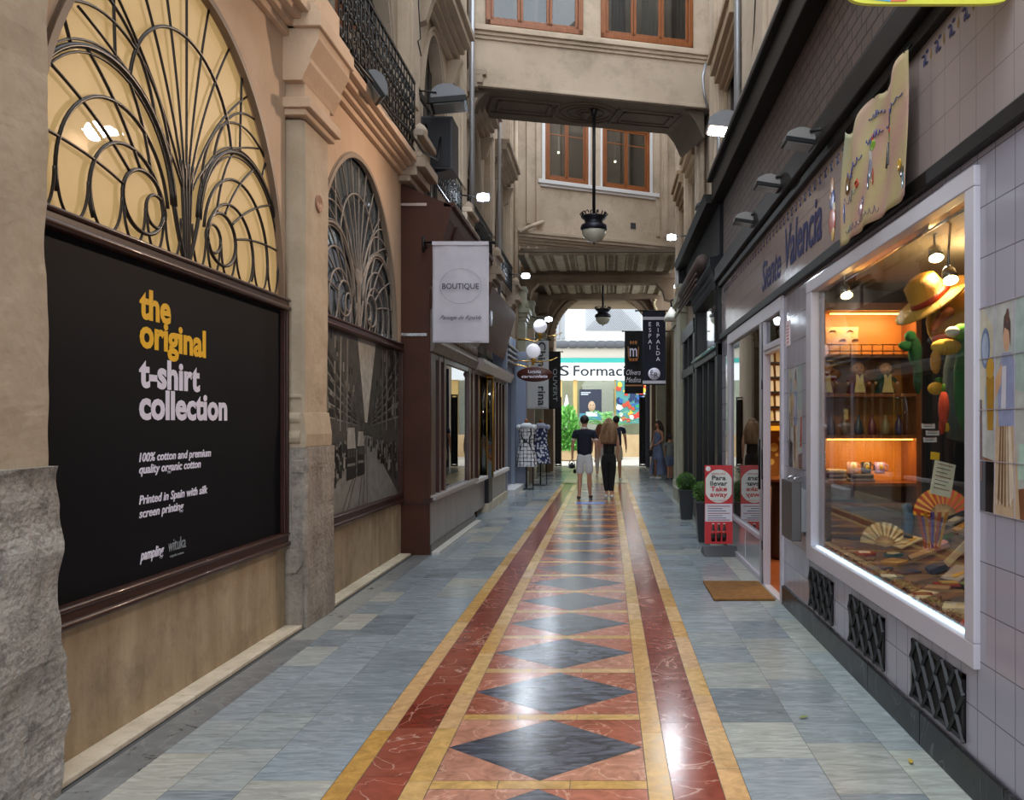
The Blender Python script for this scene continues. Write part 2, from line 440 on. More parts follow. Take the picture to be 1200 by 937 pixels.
# carpet of coloured marble
Y = M(); RD = M(); SA = M(); DI = M()
X = [-1.22, -1.113, -.892, -.783, .18, .287, .508, .617]
END = 23.3
for (a, b, sd) in ((X[0],X[1],31), (X[2],X[3],32), (X[4],X[5],33), (X[6],X[7],34)):
    r = random.Random(sd); y = -3
    while y < END:
        l = r.uniform(.45, .95); y1 = min(END, y+l)
        slab(Y, a, b, y, y1, tint(r.choice(['#c39c5c','#caa46a','#bd9049','#c7a070','#c8a474']), .06, r)); y = y1
for (a, b, sd) in ((X[1],X[2],41), (X[5],X[6],42)):
    r = random.Random(sd); y = -3; 
    while y < END:
        l = r.choice([.38,.62,.7,.55]); y1 = min(END, y+l)
        slab(RD, a, b, y, y1, tint(r.choice(['#86402f','#914a38','#773324','#8c4a39','#813d2d']), .05, r)); y = y1
P0 = 3.79; PIT = .877; hb = .044
k = -7
r = random.Random(51)
while P0+PIT*k < END-PIT:
    yb = P0+PIT*k
    # yellow cross band in three pieces
    xs = [X[3], X[3]+.3, X[3]+.62, X[4]]
    for a, b in zip(xs, xs[1:]): slab(Y, a, b, yb-hb, yb+hb, tint(r.choice(['#c39c5c','#c8a474','#bd9450']), .05, r))
    y0 = yb+hb; y1 = yb+PIT-hb; ym = (y0+y1)/2; xm = (X[3]+X[4])/2
    w = .965
    DI.add([(xm,y0+.002,0),(X[4]-.004,ym,0),(xm,y1-.002,0),(X[3]+.004,ym,0)], [(0,1,2,3)], c=tint(r.choice(['#585b67','#5f636f','#666a75','#525561']), .06, r))
    for (px, py) in ((X[3],y0), (X[4],y0), (X[4],y1), (X[3],y1)):
        cc = tint(r.choice(['#a3614a','#ad6b54','#9b563f','#b27c65','#a96650']), .07, r)
        sx = 1 if px < xm else -1; sy = 1 if py < ym else -1
        tri = [(px+sx*.002,py+sy*.002,0), (xm-sx*.003,py+sy*.002,0), (px+sx*.002,ym-sy*.002,0)]
        if sx*sy < 0: tri.reverse()
        SA.add(tri, [(0,1,2)], c=cc)
    k += 1
Y.build('yellow_bands', fm_yel, FL); RD.build('red_bands', fm_red, FL); SA.build('salmon_triangles', fm_sal, FL); DI.build('slate_diamonds', fm_dia, FL)
cr = M(); r = random.Random(61)
y = P0+PIT*(k)-hb
while y < 33:
    x = X[0]
    while x < X[7]-.01:
        slab(cr, x, min(x+.46, X[7]), y, y+.6, tint(r.choice(['#c9b88c','#bfae86','#cdbd9a']), .05, r)); x += .46
    y += .6
cr.build('cream_reflection_slabs', fm_yel, FL)  # cream colour stands in for the bright street reflected in the floor
jt.quad((-2.6,-3,-.004), (8,-3,-.004), (8,33,-.004), (-2.6,33,-.004)); jt.build('joints', mat('joint_grey', '#4c4f52', .8), FL)
# pavement outside the passage
pv = M(); pv.box(-16, 16, 33, 39.4, -.12, -.02); pv.box(-30, 30, 39.4, 60, -.12, .0)
struct('street_pavement', None, pv, mat('pale_pavement', '#c9c2b4', .7, color2='#b5aea1', noise_scale=1))
th = M(); th.box(-2.3, 1.7, 32.6, 33.0, -.03, .012); struct('threshold_step', None, th, mat('white_marble_step', '#d9d7d2', .3))
# small leaves and a blue floor rectangle
for px, py, lab, rz in ((942, 842, 'small green fallen leaf on the grey slabs near the third vent grille', .4), (1067, 894, 'yellowish fallen leaf on the pale border slab by the right wall', 1.4)):
    Yd = 1600/(py-497); p = P(px, py, Yd); q = M()
    pts = [(-.03,0),( -.012,.011),(.012,.01),(.03,0),(.012,-.01),(-.012,-.011)]
    ca, sa = math.cos(rz), math.sin(rz)
    q.add([(p[0]+a*ca-b*sa, p[1]+a*sa+b*ca, .006+.008*abs(math.sin(a*80))) for a, b in pts], [(0,1,2,3,4,5)], c=lin('#6f7f3a') if rz < 1 else lin('#b59a3c'))
    tag(q.build('fallen_leaf', MT['vm'], solid=.002), lab, 'leaf')
q = M(); q.box(-.62, -.05, 17.1, 17.55, .001, .004); s = q.build('blue_floor_patch', mat('patch_blue', '#2f63c4', .3))  # flat blue rectangle lying on the slabs
tag(s, 'blue rectangular patch on the marble floor behind the walking couple', 'floor sticker')
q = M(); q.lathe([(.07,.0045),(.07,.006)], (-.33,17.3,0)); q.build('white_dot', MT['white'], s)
# ================================================================== LEFT SIDE
WL = -2.52
wl = M()
for y0, y1 in ((-3, 10.45),): pass
# lower wall of the bays: plain wall with the arch openings cut: build as strips around ellipse openings
def arch_wall(mm, y0, y1, z0, z1, yc, hw, zb, h, x=WL, t=.25, n=40):
    """wall slab in the plane x with an elliptic arched opening"""
    front, back = x, x-t
    pts = [(yc-hw*math.cos(math.pi*i/n), zb+h*math.sin(math.pi*i/n)) for i in range(n+1)]
    # left, right, below
    if yc-hw > y0: mm.prism([(y0,z0),(yc-hw,z0),(yc-hw,z1),(y0,z1)], 'x', back, front)
    if yc+hw < y1: mm.prism([(yc+hw,z0),(y1,z0),(y1,z1),(yc+hw,z1)], 'x', back, front)
    if zb > z0: mm.prism([(yc-hw,z0),(yc+hw,z0),(yc+hw,zb),(yc-hw,zb)], 'x', back, front)
    for (a, b) in zip(pts, pts[1:]):
        mm.prism([(a[0],a[1]),(b[0],b[1]),(b[0],z1),(a[0],z1)], 'x', back, front)
BAYS = [(3.69, 6.69, 5.17, 1.47), (7.37, 10.45, 8.75, 1.44)]
w_up = M(); w_lo = M()
for y0, y1, yc, hw in BAYS:
    arch_wall(w_up, y0, y1, 2.54, 4.8, yc, hw, 2.54, 1.80)
    w_lo.box(WL-.25, WL, y0, y1, 0, .66)
w_lo.box(WL-.3, WL, -3, 3.69, 0, 4.8); w_lo.box(WL-.3, WL-.02, 6.69, 7.37, 0, 4.8)
LW = struct('wall_left', (WL, 5, 0))
w_lo.build('lower_wall', MT['plaster_low'], LW); w_up.build('arched_wall', MT['plaster_pink'], LW)
w_bk = M(); w_bk.box(-2.9, -2.86, 3.0, 10.45, .5, 4.8); w_bk.build('recess_back', MT['dark'], LW)
kb = M()
for a, b in ((-3, 2.98), (3.69, 4.95), (4.955, 6.68), (7.38, 8.9), (8.905, 10.4)): kb.box(WL, -2.385, a, b, 0, .03)
struct('kerb_strip', None, kb, MT['kerb'], bevel=.006)

# pilasters
def pilaster(y0, y1, near=False, seed=0):
    root = struct('stone_pilaster', ((WL+-2.35)/2, (y0+y1)/2, 0))
    xf = -2.35
    # stone base as a grid so that the edges can be worn
    def worn(x0, x1, ya, yb, z0, z1, nz, amt, sc):
        q = M(); ring = []
        per = [(x0,ya),(x0+(x1-x0)*.5,ya),(x1-.02,ya),(x1,ya+.02),(x1,ya+(yb-ya)*.33),(x1,ya+(yb-ya)*.66),(x1,yb-.02),(x1-.02,yb),(x0+(x1-x0)*.5,yb),(x0,yb)]
        vs = []
        for k in range(nz+1):
            z = z0+(z1-z0)*k/nz
            for (a, b) in per:
                p = Vector((a, b, z))
                d = noise.noise_vector(p*sc+Vector((seed*3.1,0,0)))*.6+noise.noise_vector(p*sc*3.3)*.4
                ed = 1.0 if a > x1-.03 else .25
                dy = d[1] if b > yb-.03 or b < ya+.03 else 0
                vs.append((a+min(d[0],.15)*amt*ed*.8, b+dy*amt*ed*1.3, z+(0 if k in (0,nz) else d[2]*amt*.3)))
        m_ = len(per); fs = []
        for k in range(nz):
            for j in range(m_):
                fs.append((k*m_+j, k*m_+(j+1) % m_, (k+1)*m_+(j+1) % m_, (k+1)*m_+j))
        fs.append(tuple(range(nz*m_, (nz+1)*m_))); fs.append(tuple(range(m_-1, -1, -1)))
        q.add(vs, fs); return q
    worn(WL-.1, xf, y0, y1, 0, 1.42, 42, .085 if near else .045, 2.2).build('stone_base', MT['stone'] if near else MT['stone_br'], root)
    xs = xf-.035; sm = MT['pier']
    worn(WL-.1, xs, y0+.04, y1-.05, 1.42, 4.0, 60, .035 if near else .02, 1.6).build('shaft', sm, root)
    q = M()
    if not near:
        prof = [(WL-.05,1.42),(xs+.035,1.42),(xs+.04,1.5),(xs+.0,1.62),(xs-.0,1.72),(WL-.05,1.75)]
        # carved moulding on the side that faces along the arcade
        for (za, zb, dy) in ((1.44,1.56,.05),(1.60,1.70,.035),(1.80,1.84,.03)):
            q.tube([(WL-.02, y0+.04, (za+zb)/2), (xs-.02, y0+.04, (za+zb)/2)], (zb-za)/2, 10)
        q.prism([(WL,1.42),(xs+.02,1.42),(xs+.025,1.52),(xs,1.70),(WL,1.70)], 'y', y0+.015, y1-.04)
        # recessed panel frame of the base
        q2 = M(); q2.box(WL, WL+.05, y0-.014, y0, .18, 1.32); q2.box(WL+.05, xf-.02, y0-.014, y0, 1.22, 1.32)
        q2.prism([(WL+.02,.62),(xf-.01,.62),(xf-.03,.5),(xf-.08,.44),(WL+.02,.44)], 'y', y0-.03, y0)
        q2.box(WL, xf-.03, y0-.012, y0, .0, .42)
        q2.build('side_panel', MT['stone_br'], root, bevel=.005)
        q.build('base_moulding', sm, root, bevel=.006)
    # astragal and big capital (stepped)
    c = M()
    def tier(xo, yo, za, zb): c.box(WL-.1, xo, y0-yo, y1+yo, za, zb)
    tier(-2.35, .02, 4.02, 4.07); tier(-2.31, .05, 4.07, 4.15)
    c.box(WL-.1, xs+.01, y0+.03, y1-.04, 4.15, 4.30)
    c.prism([(WL-.1,4.28),(xs+.01,4.28),(xs+.03,4.33),(-2.33,4.38),(-2.31,4.42),(-2.31,4.46),(-2.28,4.52),(-2.24,4.60),(-2.235,4.68),(WL-.1,4.68)], 'y', y0-.05, y1+.05)
    tier(-2.21, .10, 4.68, 4.80); tier(-2.24, .07, 4.80, 4.86)
    c.box(WL-.1, -2.3, y0+.02, y1-.02, 4.86, 5.1)
    c.build('capital', MT['plaster_pink'], root, bevel=.008)
    if not near:
        med = M(); med.lathe([(.0,0),(.03,.004),(.045,.012),(.06,.006),(.07,.018),(.075,0)], (xs, (y0+y1)/2+.02, 3.42), axis='x', n=28)
        med.build('medallion', mat('bronze_pink', '#9c6f57', .4, bump=.6, bump_scale=120), root)
    return root
pilaster(3.0, 3.70, True, 1)
pilaster(6.69, 7.37, False, 2)

# ledges above the bays
lg = M()
for (a, b) in ((3.6, 6.75), (7.3, 10.6)):
    for i, (xo, za, zb) in enumerate(((-2.47,4.62,4.68),(-2.42,4.68,4.73),(-2.36,4.73,4.78),(-2.3,4.78,4.86))): lg.box(WL-.2, xo, a, b, za, zb)
struct('trim_1', None, lg, MT['plaster_pink'], bevel=.006)

# ---------------------------------------------------------------- fan windows
cream = mat('glowing_cream_glass', '#a08c66', .5, color2='#8a7653', noise_scale=1.3, coat=1, crough=.0, emit='#d9b274', estr=.40, spec=.3)  # even warm glow put into the pane itself; no lamp behind it
slateg = mat('grey_blue_glass', '#46525a', .1, color2='#38434c', noise_scale=1.2, coat=.5)
def fan_window(n, yc, hw, glassm, barm, matarch):
    zb, h = 2.56, 1.74
    root = struct('window_%d' % n, (WL, yc, zb))
    xg = WL-.045
    q = M(); N_ = 48
    pts = [(yc-hw*math.cos(math.pi*i/N_), zb+h*math.sin(math.pi*i/N_)) for i in range(N_+1)]
    q.prism(pts, 'x', xg-.012, xg); q.build('pane', glassm, root)
    # moulded arch surround
    o = M()
    for (e0, e1, xx) in ((0,.022,.02),(.022,.035,.008)):
        for i in range(N_):
            a0 = math.pi*i/N_; a1 = math.pi*(i+1)/N_
            def pt(a, e): return (yc-(hw-.005+e)*math.cos(a), zb+(h+e)*math.sin(a))
            o.prism([pt(a0,-.02+e0),pt(a0,e1),pt(a1,e1),pt(a1,-.02+e0)], 'x', xg+.02, WL+xx)
    o.build('arch_surround', matarch, root)
    g_ = M(); X_ = xg+.02; s_ = hw/1.42
    def pt(u, v): return (X_, yc+u*s_, zb+v)
    def inside(u, v): return v > 0.0 and (u/1.42)**2+(v/1.74)**2 < 1.0
    def curve(uv, r, deep=1.0):
        run = []
        for (u, v) in uv+[(99,99)]:
            if inside(u, v): run.append(pt(u, v))
            else:
                if len(run) > 1: g_.tube(run, r, 6)
                run = []
    def arc(cu, cv, ru, rv, a0, a1, r=.011, n=30):
        curve([(cu+ru*math.cos(R(a0+(a1-a0)*i/n)), cv+rv*math.sin(R(a0+(a1-a0)*i/n))) for i in range(n+1)], r)
    def bez(p0, p1, p2, r=.009, n=20):
        curve([((1-t)**2*p0[0]+2*t*(1-t)*p1[0]+t*t*p2[0], (1-t)**2*p0[1]+2*t*(1-t)*p1[1]+t*t*p2[1]) for t in [i/n for i in range(n+1)]], r)
    # stem: a sheaf of rods
    for u in (-.045,-.015,.015,.045):
        bez((u*.6,.01), (u*.6,.3), (u*1.6,.62), .011)
    # main ribs fanning to the arch
    for k in range(-4, 5):
        t = k/4.0; e = (1.42*t, 1.98-.85*t*t)
        bez((t*.05,.45), (t*.36,1.22-.25*abs(t)), e, .008)
    # scallops over the fan
    arc(0, .82, .60, .56, 5, 175, .011)
    for sg in (-1, 1):
        A = lambda a: (a if sg > 0 else 180-a)
        def sarc(cu, cv, ru, rv, a0, a1, r=.011): arc(sg*cu, cv, ru, rv, A(a0), A(a1), r)
        # heavy double arc of each lobe
        for rr_, w_ in ((.635,.017),(.605,.007),(.662,.007)): sarc(.78,.28, rr_,rr_, -8, 176, w_)
        bez((sg*.145,.325), (sg*.10,.18), (sg*.03,.03), .014)
        sarc(.95,.62,.62,.62, 35, 172, .009); sarc(.80,.50,.62,.62, -2, 178, .009)
        sarc(.70,.22,.49,.49, -12, 172, .011)
        sarc(.60,.20,.34,.32, -25, 178, .011)
        sarc(.46,.26,.20,.17, -170, 180, .012)
        sarc(.34,.24,.10,.09, -120, 200, .010)
        # ribs inside the lobe
        for ang, r0, r1 in ((15,.2,.62),(48,.2,.62),(80,.2,.63),(112,.2,.62)):
            c0 = (sg*(.46+.2*math.cos(R(ang))), .26+.17*math.sin(R(ang))); c1 = (sg*(.78+.62*math.cos(R(ang-6))), .28+.62*math.sin(R(ang-6)))
            bez(c0, ((c0[0]+c1[0])/2-sg*.05, (c0[1]+c1[1])/2+.05), c1, .009)
        # ribs beyond the lobe to the arch
        for ang in (30, 62, 95):
            c0 = (sg*(.78+.64*math.cos(R(ang))), .28+.64*math.sin(R(ang))); c1 = (sg*(.78+1.1*math.cos(R(ang-4))), .28+1.3*math.sin(R(ang-4)))
            bez(c0, ((c0[0]+c1[0])/2, (c0[1]+c1[1])/2+.03), c1, .009)
        # hanging loops along the sill
        legs = [.06,.25,.44,.66,.94,1.19,1.385]; tops = [.34,.22,.12,.20,.2,.2,.2]
        for i in range(6):
            a_, b_ = legs[i], legs[i+1]; tv = min(.27, max(tops[i], tops[i+1])+.03)
            arc(sg*(a_+b_)/2, tv, (b_-a_)/2-.008, tv-.012, 180, 360, .008)
    g_.build('tracery', barm, root)
    r_ = M(); r_.box(X_-.02, WL+.02, yc-hw, yc+hw, zb-.02, zb+.012); r_.build('sill_bar', barm, root)
    return root
bar_d = mat('dark_bronze_bars', '#2c2824', .32, metal=.5); bar_g = mat('worn_grey_bars', '#8a8177', .5, color2='#6b6259', noise_scale=12)
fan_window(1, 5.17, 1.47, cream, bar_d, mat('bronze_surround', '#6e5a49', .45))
fan_window(2, 8.75, 1.44, slateg, bar_g, mat('stone_surround', '#8b7a68', .7))

# ---------------------------------------------------------------- framed boards under the fan windows
def frame_rails(mm, y0, y1, z0, z1, x=WL):
    def rail(za, zb):
        mm.box(x-.05, x+.03, y0, y1, za, zb); mm.tube([(x+.03, y0, za+.02), (x+.03, y1, za+.02)], .02, 10); mm.tube([(x+.032, y0, zb-.015), (x+.032, y1, zb-.015)], .014, 10)
    rail(z0, z0+.11); rail(z1-.1, z1)
    for (a, b) in ((y0, y0+.07), (y1-.07, y1)):
        mm.box(x-.05, x+.025, a, b, z0, z1); mm.tube([(x+.028,(a+b)/2,z0+.1),(x+.028,(a+b)/2,z1-.1)], .014, 8)
ad = thing('advertising_board', 'large black advertising board with yellow and white t-shirt lettering in a brown frame', 'sign board', (WL, 5.19, .65))
q = M(); q.box(WL-.03, WL-.012, 3.72, 6.66, .75, 2.5); AB = q.build('board', MT['board'], ad)
q = M(); frame_rails(q, 3.66, 6.69, .65, 2.585); q.build('frame', MT['wood'], ad, bevel=.004)
XT = WL-.0115
def lt(s, ypx, py, x0, x1, h, m, **k):
    ya = -XT*1000/(711-x0); yb = -XT*1000/(711-x1); z = 1.6+(497-py)*ya/1000
    return text(s, (XT, ya, z), (0,1,0), (0,0,1), h, yb-ya, m, AB, **k)
lt('the', 0, 371, 163.5, 200, .165, MT['txt_y'], name='yellow_lettering', bold=.035)
lt('original', 0, 405, 163.5, 241, .165, MT['txt_y'], name='yellow_lettering', bold=.035)
lt('t-shirt', 0, 452, 163, 234, .165, MT['txt_w'], name='white_lettering', bold=.035)
lt('collection', 0, 490, 163, 266, .165, MT['txt_w'], name='white_lettering', bold=.035)
lt('100% cotton and premium', 0, 541, 163, 247, .05, MT['txt_w'], name='small_lettering', bold=.018, shear=.2)
lt('quality organic cotton', 0, 555, 163, 235, .05, MT['txt_w'], name='small_lettering', bold=.018, shear=.2)
lt('Printed in Spain with silk', 0, 591, 163, 243, .05, MT['txt_w'], name='small_lettering', bold=.018, shear=.2)
lt('screen printing', 0, 607, 163, 215, .05, MT['txt_w'], name='small_lettering', bold=.018, shear=.2)
lt('pampling', 0, 657, 164, 192, .06, MT['txt_w'], name='logo_lettering', bold=.02, shear=.35)
lt('wituka', 0, 646.5, 197, 217.5, .075, MT['txt_g'], name='logo_lettering')
lt('organic cotton', 0, 653, 199, 215, .015, MT['txt_g'], name='logo_lettering')

# grey photographic print of an old street with trams
mu = thing('photo_mural', 'large black and white photo mural of a crowded old street with trams, brown frame', 'mural', (WL, 8.9, .65))
q = M(); frame_rails(q, 7.37, 10.45, .65, 2.585); q.build('frame', MT['wood'], mu, bevel=.004)
q = M(); X0 = WL-.02
rr = random.Random(77); lay = [0]
def gz(v):
    v = v*.75 if v < .2 else v*1.05
    return (v, v*.98, v*.88)
def fq(a, b, c_, d, v):   # mural coordinates u 0..1 along +Y, w 0..1 up
    lay[0] += 1; x = X0+lay[0]*1.2e-5
    q.quad(*[(x, 7.42+2.98*p[0], .75+1.74*p[1]) for p in (a,b,c_,d)], c=gz(v))
fq((0,0),(1,0),(1,1),(0,1), .09)
vp = (.52,.47)
fq((.42,1),(.67,1),(.55,.50),(.52,.50), .45)
fq((0,.2),(.525,.47),(.43,1),(0,1), .12); fq((1,.15),(1,1),(.66,1),(.54,.47), .11)
for k in range(130):
    s_ = rr.random() < .5; t_ = rr.random()**.7; uu = .50-.5*t_ if s_ else .56+.44*t_; ww = .52+rr.random()*.46*min(1,t_*1.6+.12); h_ = .02+.07*t_; w_ = .004+.022*t_
    if abs(uu-.54) < .02+(ww-.47)*.22: continue
    fq((uu,ww),(uu+w_,ww),(uu+w_,min(.995,ww+h_)),(uu,min(.995,ww+h_)), rr.choice([.015,.03,.05,.2,.28]))
fq((0,0),(1,0),(.56,.42),(.50,.42), .26)
for side, u0, u1 in ((0, .0, .47), (1, .62, 1.0)):
    for fl in range(5):
        w = .55+.1*fl
        for j in range(6):
            t0 = j/6.0; t1 = t0+.09
            def per(t, hh):
                t = max(0, t)
                uu = u0+(vp[0]-u0)*(t**.8) if side == 0 else u1-(u1-vp[0])*(t**.8)
                return (uu, vp[1]+(hh-vp[1])*(1-t**.8))
            if per(t0, w)[1] > .99: continue
            hh = w+.06
            fq(per(t0,w), per(t1,w), per(t1,hh), per(t0,hh), rr.uniform(.02,.05))
            fq(per(t0-.02,w-.012), per(t1+.02,w-.012), per(t1+.02,w), per(t0-.02,w), .25)
for u in (.075,.23,.30,.74,.80,.94): fq((u,.45),(u+.012,.45),(u+.02,.97),(u+.006,.97), rr.uniform(.2,.3))
for u in (.50,.56,.62,.30,.36): fq((u*.9-.02,0),(u*.9-.012,0),(.535,.42),(.532,.42), .05)
for (u, w, s) in ((.30,.30,1.0),(.42,.31,.8)):       # two tram cars
    fq((u,w-.13),(u+.11*s,w-.12),(u+.11*s,w+.05),(u,w+.05), .03); fq((u+.004,w+.05),(u+.105*s,w+.05),(u+.09*s,w+.17*s),(u+.015,w+.17*s), .38)
    fq((u+.012,w-.05),(u+.1*s,w-.05),(u+.1*s,w-.035),(u+.012,w-.035), .22)
    for k in range(3): fq((u+.015+.03*k*s,w+.0),(u+.035+.03*k*s,w+.0),(u+.035+.03*k*s,w+.045),(u+.015+.03*k*s,w+.045), .12)
for k in range(150):                                 # the crowd
    d = rr.random(); u = rr.choice([rr.uniform(.04,.30), rr.uniform(.55,.97)]); top = .42-(.30*abs(u-.52)*1.4)*rr.uniform(.2,1.2)
    hh = .05+.14*abs(u-.52)*rr.uniform(.6,1.3); w0 = top-hh
    v = rr.choice([.015,.02,.03,.05,.2,.3]); wd = hh*.13
    fq((u-wd,w0),(u+wd,w0),(u+wd*.8,w0+hh*.8),(u-wd*.8,w0+hh*.8), v)
    fq((u-wd*.5,w0+hh*.82),(u+wd*.5,w0+hh*.82),(u+wd*.5,w0+hh),(u-wd*.5,w0+hh), rr.choice([.02,.25,.3]))
q.build('print', mat('photo_print', vcol=True, rough=.4, noise_amt=.35, noise_scale=9, color='#ffffff', spec=.25), mu)

# ---------------------------------------------------------------- upper left facade, bays repeat every 3.7 m
UF = struct('upper_facade_left', (-2.5, 15, 4.8))
up = M(); hd = M(); pl = M(); cap = M(); rv = M()
XU = -2.55
for k in range(0, 6):
    y0 = 7.37+3.7*(k-1); y1 = y0+3.02           # bay between pilasters
    yc = (y0+y1)/2
    arch_wall(up, y0, y1, 4.8, 11.5, yc, .95 if k != 1 else 1.3, 4.8, 2.5, x=XU, t=.15, n=20)
    hw_ = .95 if k != 1 else 1.3
    # keystone archivolt moulding
    for (e0, e1, t) in ((0,.06,.03),(.08,.12,.045)):
        for i in range(20):
            a0 = math.pi*i/20; a1 = math.pi*(i+1)/20
            f_ = lambda a, e: (yc-(hw_+e)*math.cos(a), 4.8+(2.5+e)*math.sin(a))
            hd.prism([f_(a0,e0),f_(a0,e1),f_(a1,e1),f_(a1,e0)], 'x', XU, XU+t)
    # stepped hood / upper balcony underside
    for i, (xo, za, zb) in enumerate(((-2.46,7.42,7.5),(-2.38,7.5,7.58),(-2.30,7.58,7.66),(-2.2,7.66,7.8),(-2.14,7.8,7.9))):
        hd.box(XU, xo, y0+.35, y1-.25, za, zb)
    for yy in (y0+.5, y1-.4): hd.prism([(XU,7.0),(-2.44,7.05),(-2.36,7.3),(-2.3,7.42),(XU,7.42)], 'y', yy-.07, yy+.07)
    # pilaster strip beyond the bay
    pl.box(XU-.3, -2.42, y1, y1+.68, 4.8, 11.5); pl.box(XU-.3, -2.40, y1+.16, y1+.52, 5.6, 11.5)
    if k >= 1:
        for i, (xo, za, zb) in enumerate(((-2.38,4.55,4.62),(-2.3,4.62,4.72),(-2.2,4.72,4.84),(-2.24,4.84,4.9),(-2.3,4.9,5.1),(-2.22,5.1,5.18))):
            cap.box(XU, xo, y1-.06, y1+.74, za, zb)
        cap.lathe([(.0,5.34),(.06,5.3),(.1,5.24),(.1,5.18)], (-2.32, y1+.2, 0), n=12)
up.build('wall_face', MT['plaster_up'], UF); hd.build('window_hoods', MT['plaster_up'], UF, bevel=.008); pl.build('pilaster_strips', MT['plaster_bridge'], UF, bevel=.01); cap.build('corbels', MT['plaster_up'], UF, bevel=.01)
dk = M(); dk.box(-3.2, -2.9, 3, 30, 4.8, 11.5); dk.box(-3.2,-2.52,3.5,30,4.75,4.8); dk.build('dark_rooms', MT['dark'], UF)
# tall dark windows in the bays
for k in range(1, 6):
    yc = 7.37+3.7*(k-1)+1.51
    w = struct('window_%d' % (2+k), (-2.7, yc, 4.8))
    hw_ = .95 if k != 1 else 1.3
    q = M()
    for u in (-hw_*.97, -hw_*.5, 0, hw_*.5, hw_*.97): 
        q.box(-2.74,-2.68, yc+u-.03, yc+u+.03, 4.8, 4.8+2.5*math.sqrt(max(0,1-(u/hw_)**2)))
    for z in (5.6, 6.4): q.box(-2.735,-2.685, yc-hw_*.9, yc+hw_*.9, z-.03, z+.03)
    q.build('frame', mat('dark_window_frame', '#3a302a', .5), w)
    q = M(); q.box(-2.715,-2.71, yc-hw_, yc+hw_, 4.8, 7.2); q.build('pane', MT['glass_d'], w)
# wrought iron balconies
def balcony(y0, y1, x, z0, z1, label, grp=None, side=1):
    b = thing('balcony_railing', label, 'railing', (x, (y0+y1)/2, z0), grp)
    q = M(); q.box(x-.012, x+.012, y0, y1, z1-.03, z1); q.box(x-.01, x+.01, y0, y1, z0+.04, z0+.06); q.box(x-.01, x+.01, y0, y1, z1-.16, z1-.145)
    q.build('rails', MT['black'], b)
    s = M(); n = max(2, int((y1-y0)/.13))
    for i in range(n+1):
        y = y0+(y1-y0)*i/n; s.tube([(x,y,z0),(x,y,z1-.02)], .008, 6)
    s.build('bars', MT['black'], b)
    s = M()
    for i in range(n):
        y = y0+(y1-y0)*(i+.5)/n; h = z1-z0
        for (zz, rr_) in ((.2,.045),(.38,.05),(.6,.045),(.76,.04)):
            pts = [(x+.004*math.cos(t*.5), y+rr_*(1-t/9)*math.cos(t*sg_+ph), z0+h*zz+rr_*1.3*(1-t/9)*math.sin(t*sg_+ph)) for sg_, ph in ((1 if (i % 2) else -1, i*1.3),) for t in [j*.7 for j in range(11)]]
            s.tube(pts, .0085, 5)
        s.ball((x, y, z0+h*.5), (.02,.028,.028), 8)
    s.build('scrollwork', MT['black'], b)
    return b
balcony(7.42, 10.35, -2.33, 4.87, 5.75, 'tall black wrought iron balcony railing above the grey fan window')
for a, b in ((11.15, 14.0), (14.9, 17.7), (18.6, 21.4)):
    lab = {11.15: 'black wrought iron railing under the black box above the brown hood', 14.9: 'black iron balcony railing behind the white boutique banner top', 18.6: 'farthest black iron balcony railing on the left facade'}[a]
    balcony(a, b, -2.38, 4.9, 5.55, lab)
# downpipes and cables
def pipe(name, pts, r, m, lab, cat, grp=None):
    q = M(); q.tube(pts, r, 10); o = q.build(name, m); return tag(o, lab, cat, grp)
pipe('downpipe', [(-2.36, 14.95, 4.6), (-2.36, 14.95, 11.4)], .045, MT['greyl'], 'grey vertical downpipe on the left facade in front of the bridge', 'pipe')
pipe('downpipe', [(-2.34, 18.6, 3.5), (-2.34, 18.6, 11.4)], .04, MT['greyl'], 'grey downpipe on the left facade just past the bridge', 'pipe')
pipe('downpipe', [(-2.34, 22.0, 3.2), (-2.34, 22.0, 11.4)], .05, MT['plaster_bridge'], 'pale downpipe in the left corner beside the far facade', 'pipe')
pipe('cable', [(-2.40,10.85,7.5),(-2.38,10.8,6.9),(-2.37,10.86,6.5),(-2.39,10.8,6.45),(-2.37,10.9,6.3)], .008, MT['black'], 'loose black cable hanging on the left pilaster strip', 'cable')
pipe('cable', [(-2.28,7.35,4.86),(-2.26,8.2,4.9),(-2.24,8.9,4.84),(-2.22,9.6,4.9),(-2.2,10.2,4.86),(-2.16,10.9,4.98),(-2.2,11.3,5.4)], .014, MT['black'], 'black cable along the ledge over the grey fan window', 'cable')

